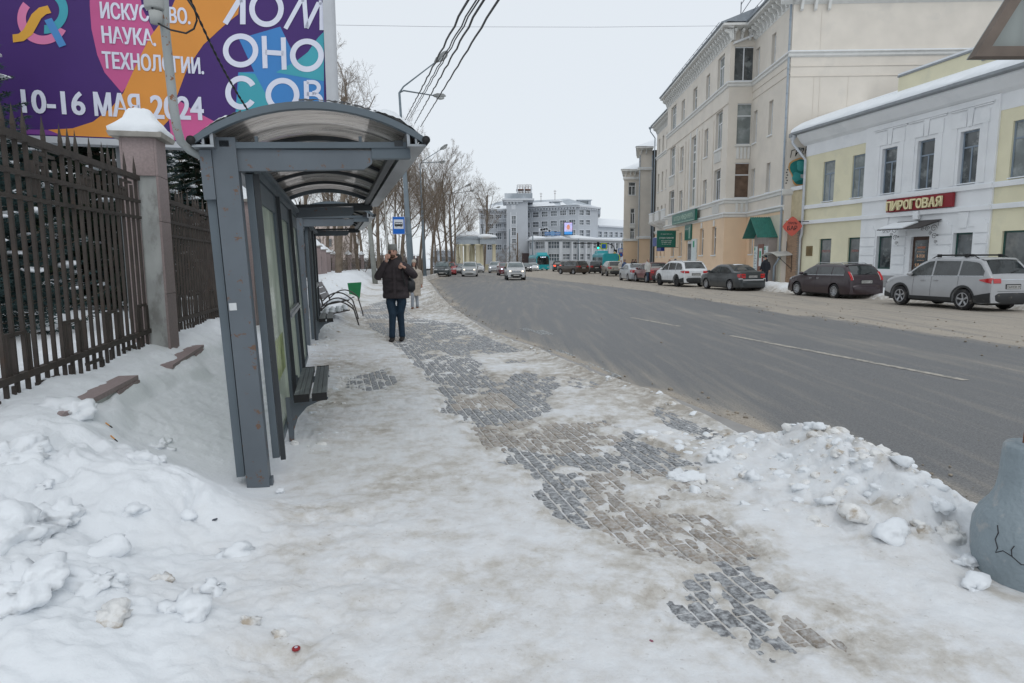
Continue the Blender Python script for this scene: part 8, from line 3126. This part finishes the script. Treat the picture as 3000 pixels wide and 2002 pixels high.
for (a, b, c_, d) in q1([(437, 506, 395, 472)]):
 u0, z1 = F_.at(a, c_)
 u1, z0 = F_.at(b, d)
 O('blank_panel', MB().box(tw0.x + u0, tw0.x + u1, 151.94, 151.998, z0, z1), GR2, po)
for (a, b) in ((420, 438), (515, 527)):
 u0, _ = F_.at(1420 + a * .1787, 700)
 u1, _ = F_.at(1420 + b * .1787, 700)
 O('pilaster_strip', MB().box(tw0.x + u0, tw0.x + u1, 151.9, 151.998, -.5, V(1500, 622, 152).z), GR2, po)
STL = M('aerial_steel', (.30, .27, .26))
v0, v1 = V(1515, 572, 156), V(1556, 572, 156)
zc0 = zt2_ + 1.6
zc1 = V(1530, 556, 156).z
mb = MB()
n_ = 6
for k in range(n_):
 x = v0.x + (v1.x - v0.x) * k / (n_ - 1)
 for y in (154.5, 158.5):
  mb.tube([(x, y, zc0), (x, y, zc1 + .9)], .05, 4)
 if k < n_ - 1:
  x2 = v0.x + (v1.x - v0.x) * (k + 1) / (n_ - 1)
  mb.tube([(x, 154.5, zc0), (x2, 154.5, zc1)], .04, 4)
for z in (zc0 + .2, zc1 - .4, zc1 + .9):
 mb.tube([(v0.x, 154.5, z), (v1.x, 154.5, z)], .07, 4)
 mb.tube([(v0.x, 158.5, z), (v1.x, 158.5, z)], .07, 4)
ag = T('aerial_cage', 'rusty steel aerial cage standing on the tower of the grey building', 'aerial', (0, 0, 0))
O('frame', mb, STL, ag, kind='stuff')
O('deck', MB().box(v0.x - .2, v1.x + .2, 154.3, 158.7, zc1 - .15, zc1), M('rusty_deck', (.22, .12, .09)), ag)
for x in (v0.x, (v0.x + v1.x) / 2, v1.x):
 O('aerial_panel', MB().box(x - .13, x + .13, 154.0, 154.3, zc0 + .3, zc1 + .4), GR2, ag)
O('whip', MB().tube([(v1.x - 1, 155, zc1), (v1.x - 1, 155, V(1549, 541, 156).z)], .04, 4), STL, ag)
for (px_, yt_, Y_) in ((1585, 565, 163), (1626, 557, 163)):
 v = V(px_, yt_, Y_)
 O('roof_aerial', MB().tube([(v.x, Y_, v.z - 3.2), (v.x, Y_, v.z)], .07, 5).tube([(v.x - .35, Y_, v.z - .3), (v.x + .35, Y_, v.z - .3)], .05, 4).tube([(v.x - .25, Y_, v.z - .9), (v.x + .25, Y_, v.z - .9)], .05, 4), STL, label='thin roof aerial on the grey building, %s one' % ('shorter left' if px_ < 1600 else 'taller right'), cat='aerial')
wl = []
for (a, b) in ((45, 140), (178, 272), (320, 366)):
 wl += [(a, b, 560, 620), (a, b, 710, 780), (a, b, 860, 960), (a, b, 1050, 1130)]
ztl = V(1440, 614, 168).z
F3_, L3_ = facet(1405, 168, 1486, 168, ztl, q1(wl) + [(1409, 1418, 630, 641), (1409, 1418, 657, 669)])
vL0, vL1 = V(1405, 700, 168), V(1486, 700, 168)
O('core', MB().box(vL0.x, vL1.x, 168.4, 185, -1.4, ztl - .01), DG, po)
O('wing_roof', MB().add([(vL0.x - .5, 167.4, ztl + .01), (vL1.x, 167.4, ztl + .01), (vL1.x, 178, ztl + 3.4), (vL0.x + 6, 178, ztl + 3.2), (vL0.x - .5, 186, ztl)], [(0, 1, 2, 3), (0, 3, 4)]), GRF, po)
O('wing_roof_snow', MB().add([(vL0.x - .4, 167.35, ztl + .06), (vL1.x, 167.35, ztl + .06), (vL1.x, 172, ztl + 1.5), (vL0.x + 2, 172, ztl + 1.4)], [(0, 1, 2, 3)]), WS, po)
for z_ in (V(1450, 649, 168).z, V(1450, 675, 168).z):
 b_ = O('long_balcony', MB().box(vL0.x + 4.5, vL1.x - .05, 166.8, 167.9, z_ - .3, z_ - .12), GR2, po)
 O('balcony_rail', MB().box(vL0.x + 4.5, vL1.x - .05, 166.75, 166.85, z_ + .6, z_ + .72), GR2, b_)
 for k in range(16):
  x = vL0.x + 4.6 + k * .42
  if x < vL1.x - .2:
   O('baluster', MB().box(x, x + .12, 166.76, 166.84, z_ - .118, z_ + .598), GR2, b_)
wr_ = []
for (a, b) in ((1765, 1828), (1862, 1920), (1955, 2010), (2043, 2098), (2130, 2183), (2214, 2262)):
 wr_ += [(a, b, 826 + (a - 1765) * .05, 925)]
ztr = V(1752, 660, 158).z
facet(1751, 158, 1900, 178, ztr, q1(wr_), mull=1)
vr0, vr1 = V(1751, 700, 158.4), V(1900, 700, 178.4)
O('wing_roof', MB().add([(vr0.x, vr0.y - 1, ztr + .01), (vr1.x, vr1.y - 1, ztr + .01), (vr1.x + 1, vr1.y + 8, ztr + 2.2), (vr0.x, vr0.y + 8, ztr + 2.2)], [(0, 1, 2, 3)]), WS, po)
pts_ = [(1549, 150), (1563, 144), (1600, 139.5), (1645, 138.5), (1690, 142), (1750, 149), (1900, 168)]
ztf = V(1640, 697, 138.5).z
W2 = {0: [(738, 775, 1018, 1115), (742, 780, 1215, 1300)], 1: [(838, 985, 1000, 1110), (845, 985, 1212, 1310)], 2: [(1045, 1220, 1000, 1105), (1048, 1218, 1203, 1310)], 3: [(1275, 1398, 1000, 1105), (1280, 1398, 1203, 1290), (1438, 1512, 1005, 1105), (1440, 1512, 1200, 1290)],
 4: [(1552, 1625, 1005, 1105), (1555, 1622, 1200, 1290), (1660, 1730, 1008, 1105), (1660, 1730, 1200, 1290), (1762, 1826, 1012, 1105), (1762, 1826, 1200, 1290)],
 5: [(1858, 1922, 1015, 1108), (1862, 1920, 1200, 1290), (1952, 2014, 1018, 1110), (1955, 2012, 1200, 1290), (2042, 2100, 1022, 1112), (2130, 2186, 1025, 1112), (2215, 2262, 1028, 1112)]}
PL = {1: [(806, 832), (1012, 1036)], 2: [(1230, 1272)], 3: [(1405, 1432), (1520, 1545)], 4: [(1632, 1652), (1738, 1756)], 5: [(1838, 1856), (1930, 1948), (2020, 2038), (2110, 2126), (2194, 2210)]}
pv = []
for i in range(6):
 (a, ya), (b, yb) = pts_[i], pts_[i + 1]
 facet(a, ya, b, yb, ztf, q1(W2.get(i, [])), mt=M('pale_grey_stucco', (.46, .49, .52), var=.04), frame=GR2, fw=.08, pil=[(1420 + p_ * .1787, 1420 + q * .1787) for p_, q in PL.get(i, [])], mull=3 if i < 3 else 1)
vt = [V(a, 700, b) for a, b in pts_]
O('flat_roof', MB().add([(v.x, v.y, ztf + .01) for v in vt] + [(v.x, v.y + 9, ztf + .01) for v in reversed(vt)], [tuple(range(14))]), WS, po)
mb = MB()
rings = [[(v.x, v.y - .4, ztf + .02), (v.x, v.y + .8, ztf + .5 + .25 * math.sin(i * 2.1)), (v.x, v.y + 3, ztf + .02)] for i, v in enumerate(vt)]
O('roof_snow', MB().loft(rings, close=False, cap=False), WS, po, smooth=True)
O('core', MB().add([(v.x, v.y + .5, -1.4) for v in vt] + [(v.x, v.y + .5, ztf - .02) for v in vt], [(i, i + 1, i + 8, i + 7) for i in range(6)]), DG, po)
for (a, z) in (((1545, 720)), ):
 pass
v = V(1540, 745, 151)
O('door', MB().box(v.x - .9, v.x + .9, 149.4, 149.6, -1.0, 2.6), M('far_brown_door', (.07, .05, .05)), po)
Ys = 139.
v0, v1 = V(1596, 680, Ys), V(1642, 690, Ys)
t = T('post_sign', 'long blue post office sign with white letters and an emblem on the wing roof', 'sign', (0, 0, 0))
O('panel', MB().box(v0.x, v1.x, Ys, Ys + .2, v1.z, v0.z), M('post_blue', (.09, .22, .48)), t)
vm = (v0.x + v1.x) / 2
O('emblem', MB().lathe([(.55, Ys - .12), (.55, Ys + .28)], 6, c=(vm, 0, (v0.z + v1.z) / 2 + .05), axis='y'), M('post_blue_light', (.2, .36, .6)), t)
for s, xa, xb in (('ПОЧТА', v0.x + .12, vm - .62), ('РОССИИ', vm + .62, v1.x - .12)):
 mb = MB()
 text(mb, s, (xa, Ys - .02, v1.z + .18), (1, 0, 0), (0, 0, 1), xb - xa, v0.z - v1.z - .36, bold=.01)
 O('lettering', mb, GR2, t)
v0, v1 = V(1652, 652, Ys), V(1678, 688, Ys)
t = T('video_screen', 'bright video billboard showing a portrait, on the roof of the grey building', 'video screen', (0, 0, 0))
O('housing', MB().box(v0.x, v1.x, Ys, Ys + .5, v1.z - .1, v0.z + .1), TL, t)
vs0 = V(1645, 655, Ys)
O('side_cabinet', MB().box(vs0.x - .1, v0.x - .003, Ys + .1, Ys + 2.5, v1.z, vs0.z), M('cabinet_grey', (.25, .29, .33)), t)
xa, xb, za, zb2 = v0.x + .1, v1.x - .1, v1.z + .05, v0.z - .05
O('screen', MB().box(xa, xb, Ys - .03, Ys - .003, za, zb2), M('screen_violet', (.42, .42, .72), emit=.5, var=.25, scale=1.2, c2=(.7, .45, .62), c2s=1., c2t=.5), t)
xm_ = (xa + xb) / 2
zm_ = za + (zb2 - za) * .62
FCE = M('screen_face', (.6, .25, .16), emit=.45, var=.15, scale=4)
O('screen_portrait', MB().add([(xm_ + .33 * math.cos(a), Ys - .04, zm_ + .55 * math.sin(a)) for a in np.linspace(0, 2 * math.pi, 18, endpoint=False)], [tuple(range(18))]), FCE, t)
O('screen_portrait', MB().add([(xm_ - .2, Ys - .036, zm_ - .4), (xm_ + .2, Ys - .036, zm_ - .4), (xm_ + .75, Ys - .036, za + .62), (xm_ - .75, Ys - .036, za + .62)], [(0, 1, 2, 3)]), M('screen_collar', (.5, .5, .7), emit=.4), t)
O('screen_band', MB().add([(xa, Ys - .038, za), (xb, Ys - .038, za), (xb, Ys - .038, za + .6), (xa, Ys - .038, za + .6)], [(0, 1, 2, 3)]), M('screen_blue', (.05, .25, .6), emit=.5), t)
for (px_, py_) in ((1584, 674), (1592, 673), (1600, 671), (1608, 677)):
 v = V(px_, py_, 151)
 t = T('air_conditioner', 'pale air conditioner unit on the wall above the post sign', 'air conditioner', (v.x, 150.6, v.z), 0, 'air conditioners above the post sign')
 O('casing', MB().box(-.45, .45, 0, .4, -.33, .33), GR2, t)
 O('fan', MB().lathe([(.24, -.01), (.24, .0)], 14, c=(.1, -.01, 0), axis='y'), TL, t)
for (pa, pb, Y_, yt_, col, lab) in ((880, 1010, 130, 640, (.5, .42, .38), 'pinkish building half hidden by the park trees behind the shelters'), (1262, 1330, 190, 725, (.35, .38, .42), 'low grey building glimpsed between the tree trunks')):
 a, b = V(pa, 700, Y_), V(pb, 700, Y_)
 zt = V(pa, yt_, Y_).z
 t = T('distant_building', lab, 'building', (a.x, Y_, sl(Y_)))
 O('wall', MB().box(0, b.x - a.x, 0, 10, -1, zt), M('distant_%d' % int(pa), col), t)
 O('roof', MB().box(-.3, b.x - a.x + .3, -.3, 10.3, zt + .003, zt + .4), WS, t)
 for k in range(int((b.x - a.x) / 2.2)):
  for r_ in range(2):
   if 1.5 + r_ * 3.2 + 1.5 < zt:
    O('window', MB().box(.6 + k * 2.2, 1.8 + k * 2.2, -.06, -.003, 1.5 + r_ * 3.2, 3.0 + r_ * 3.2), DG, t)
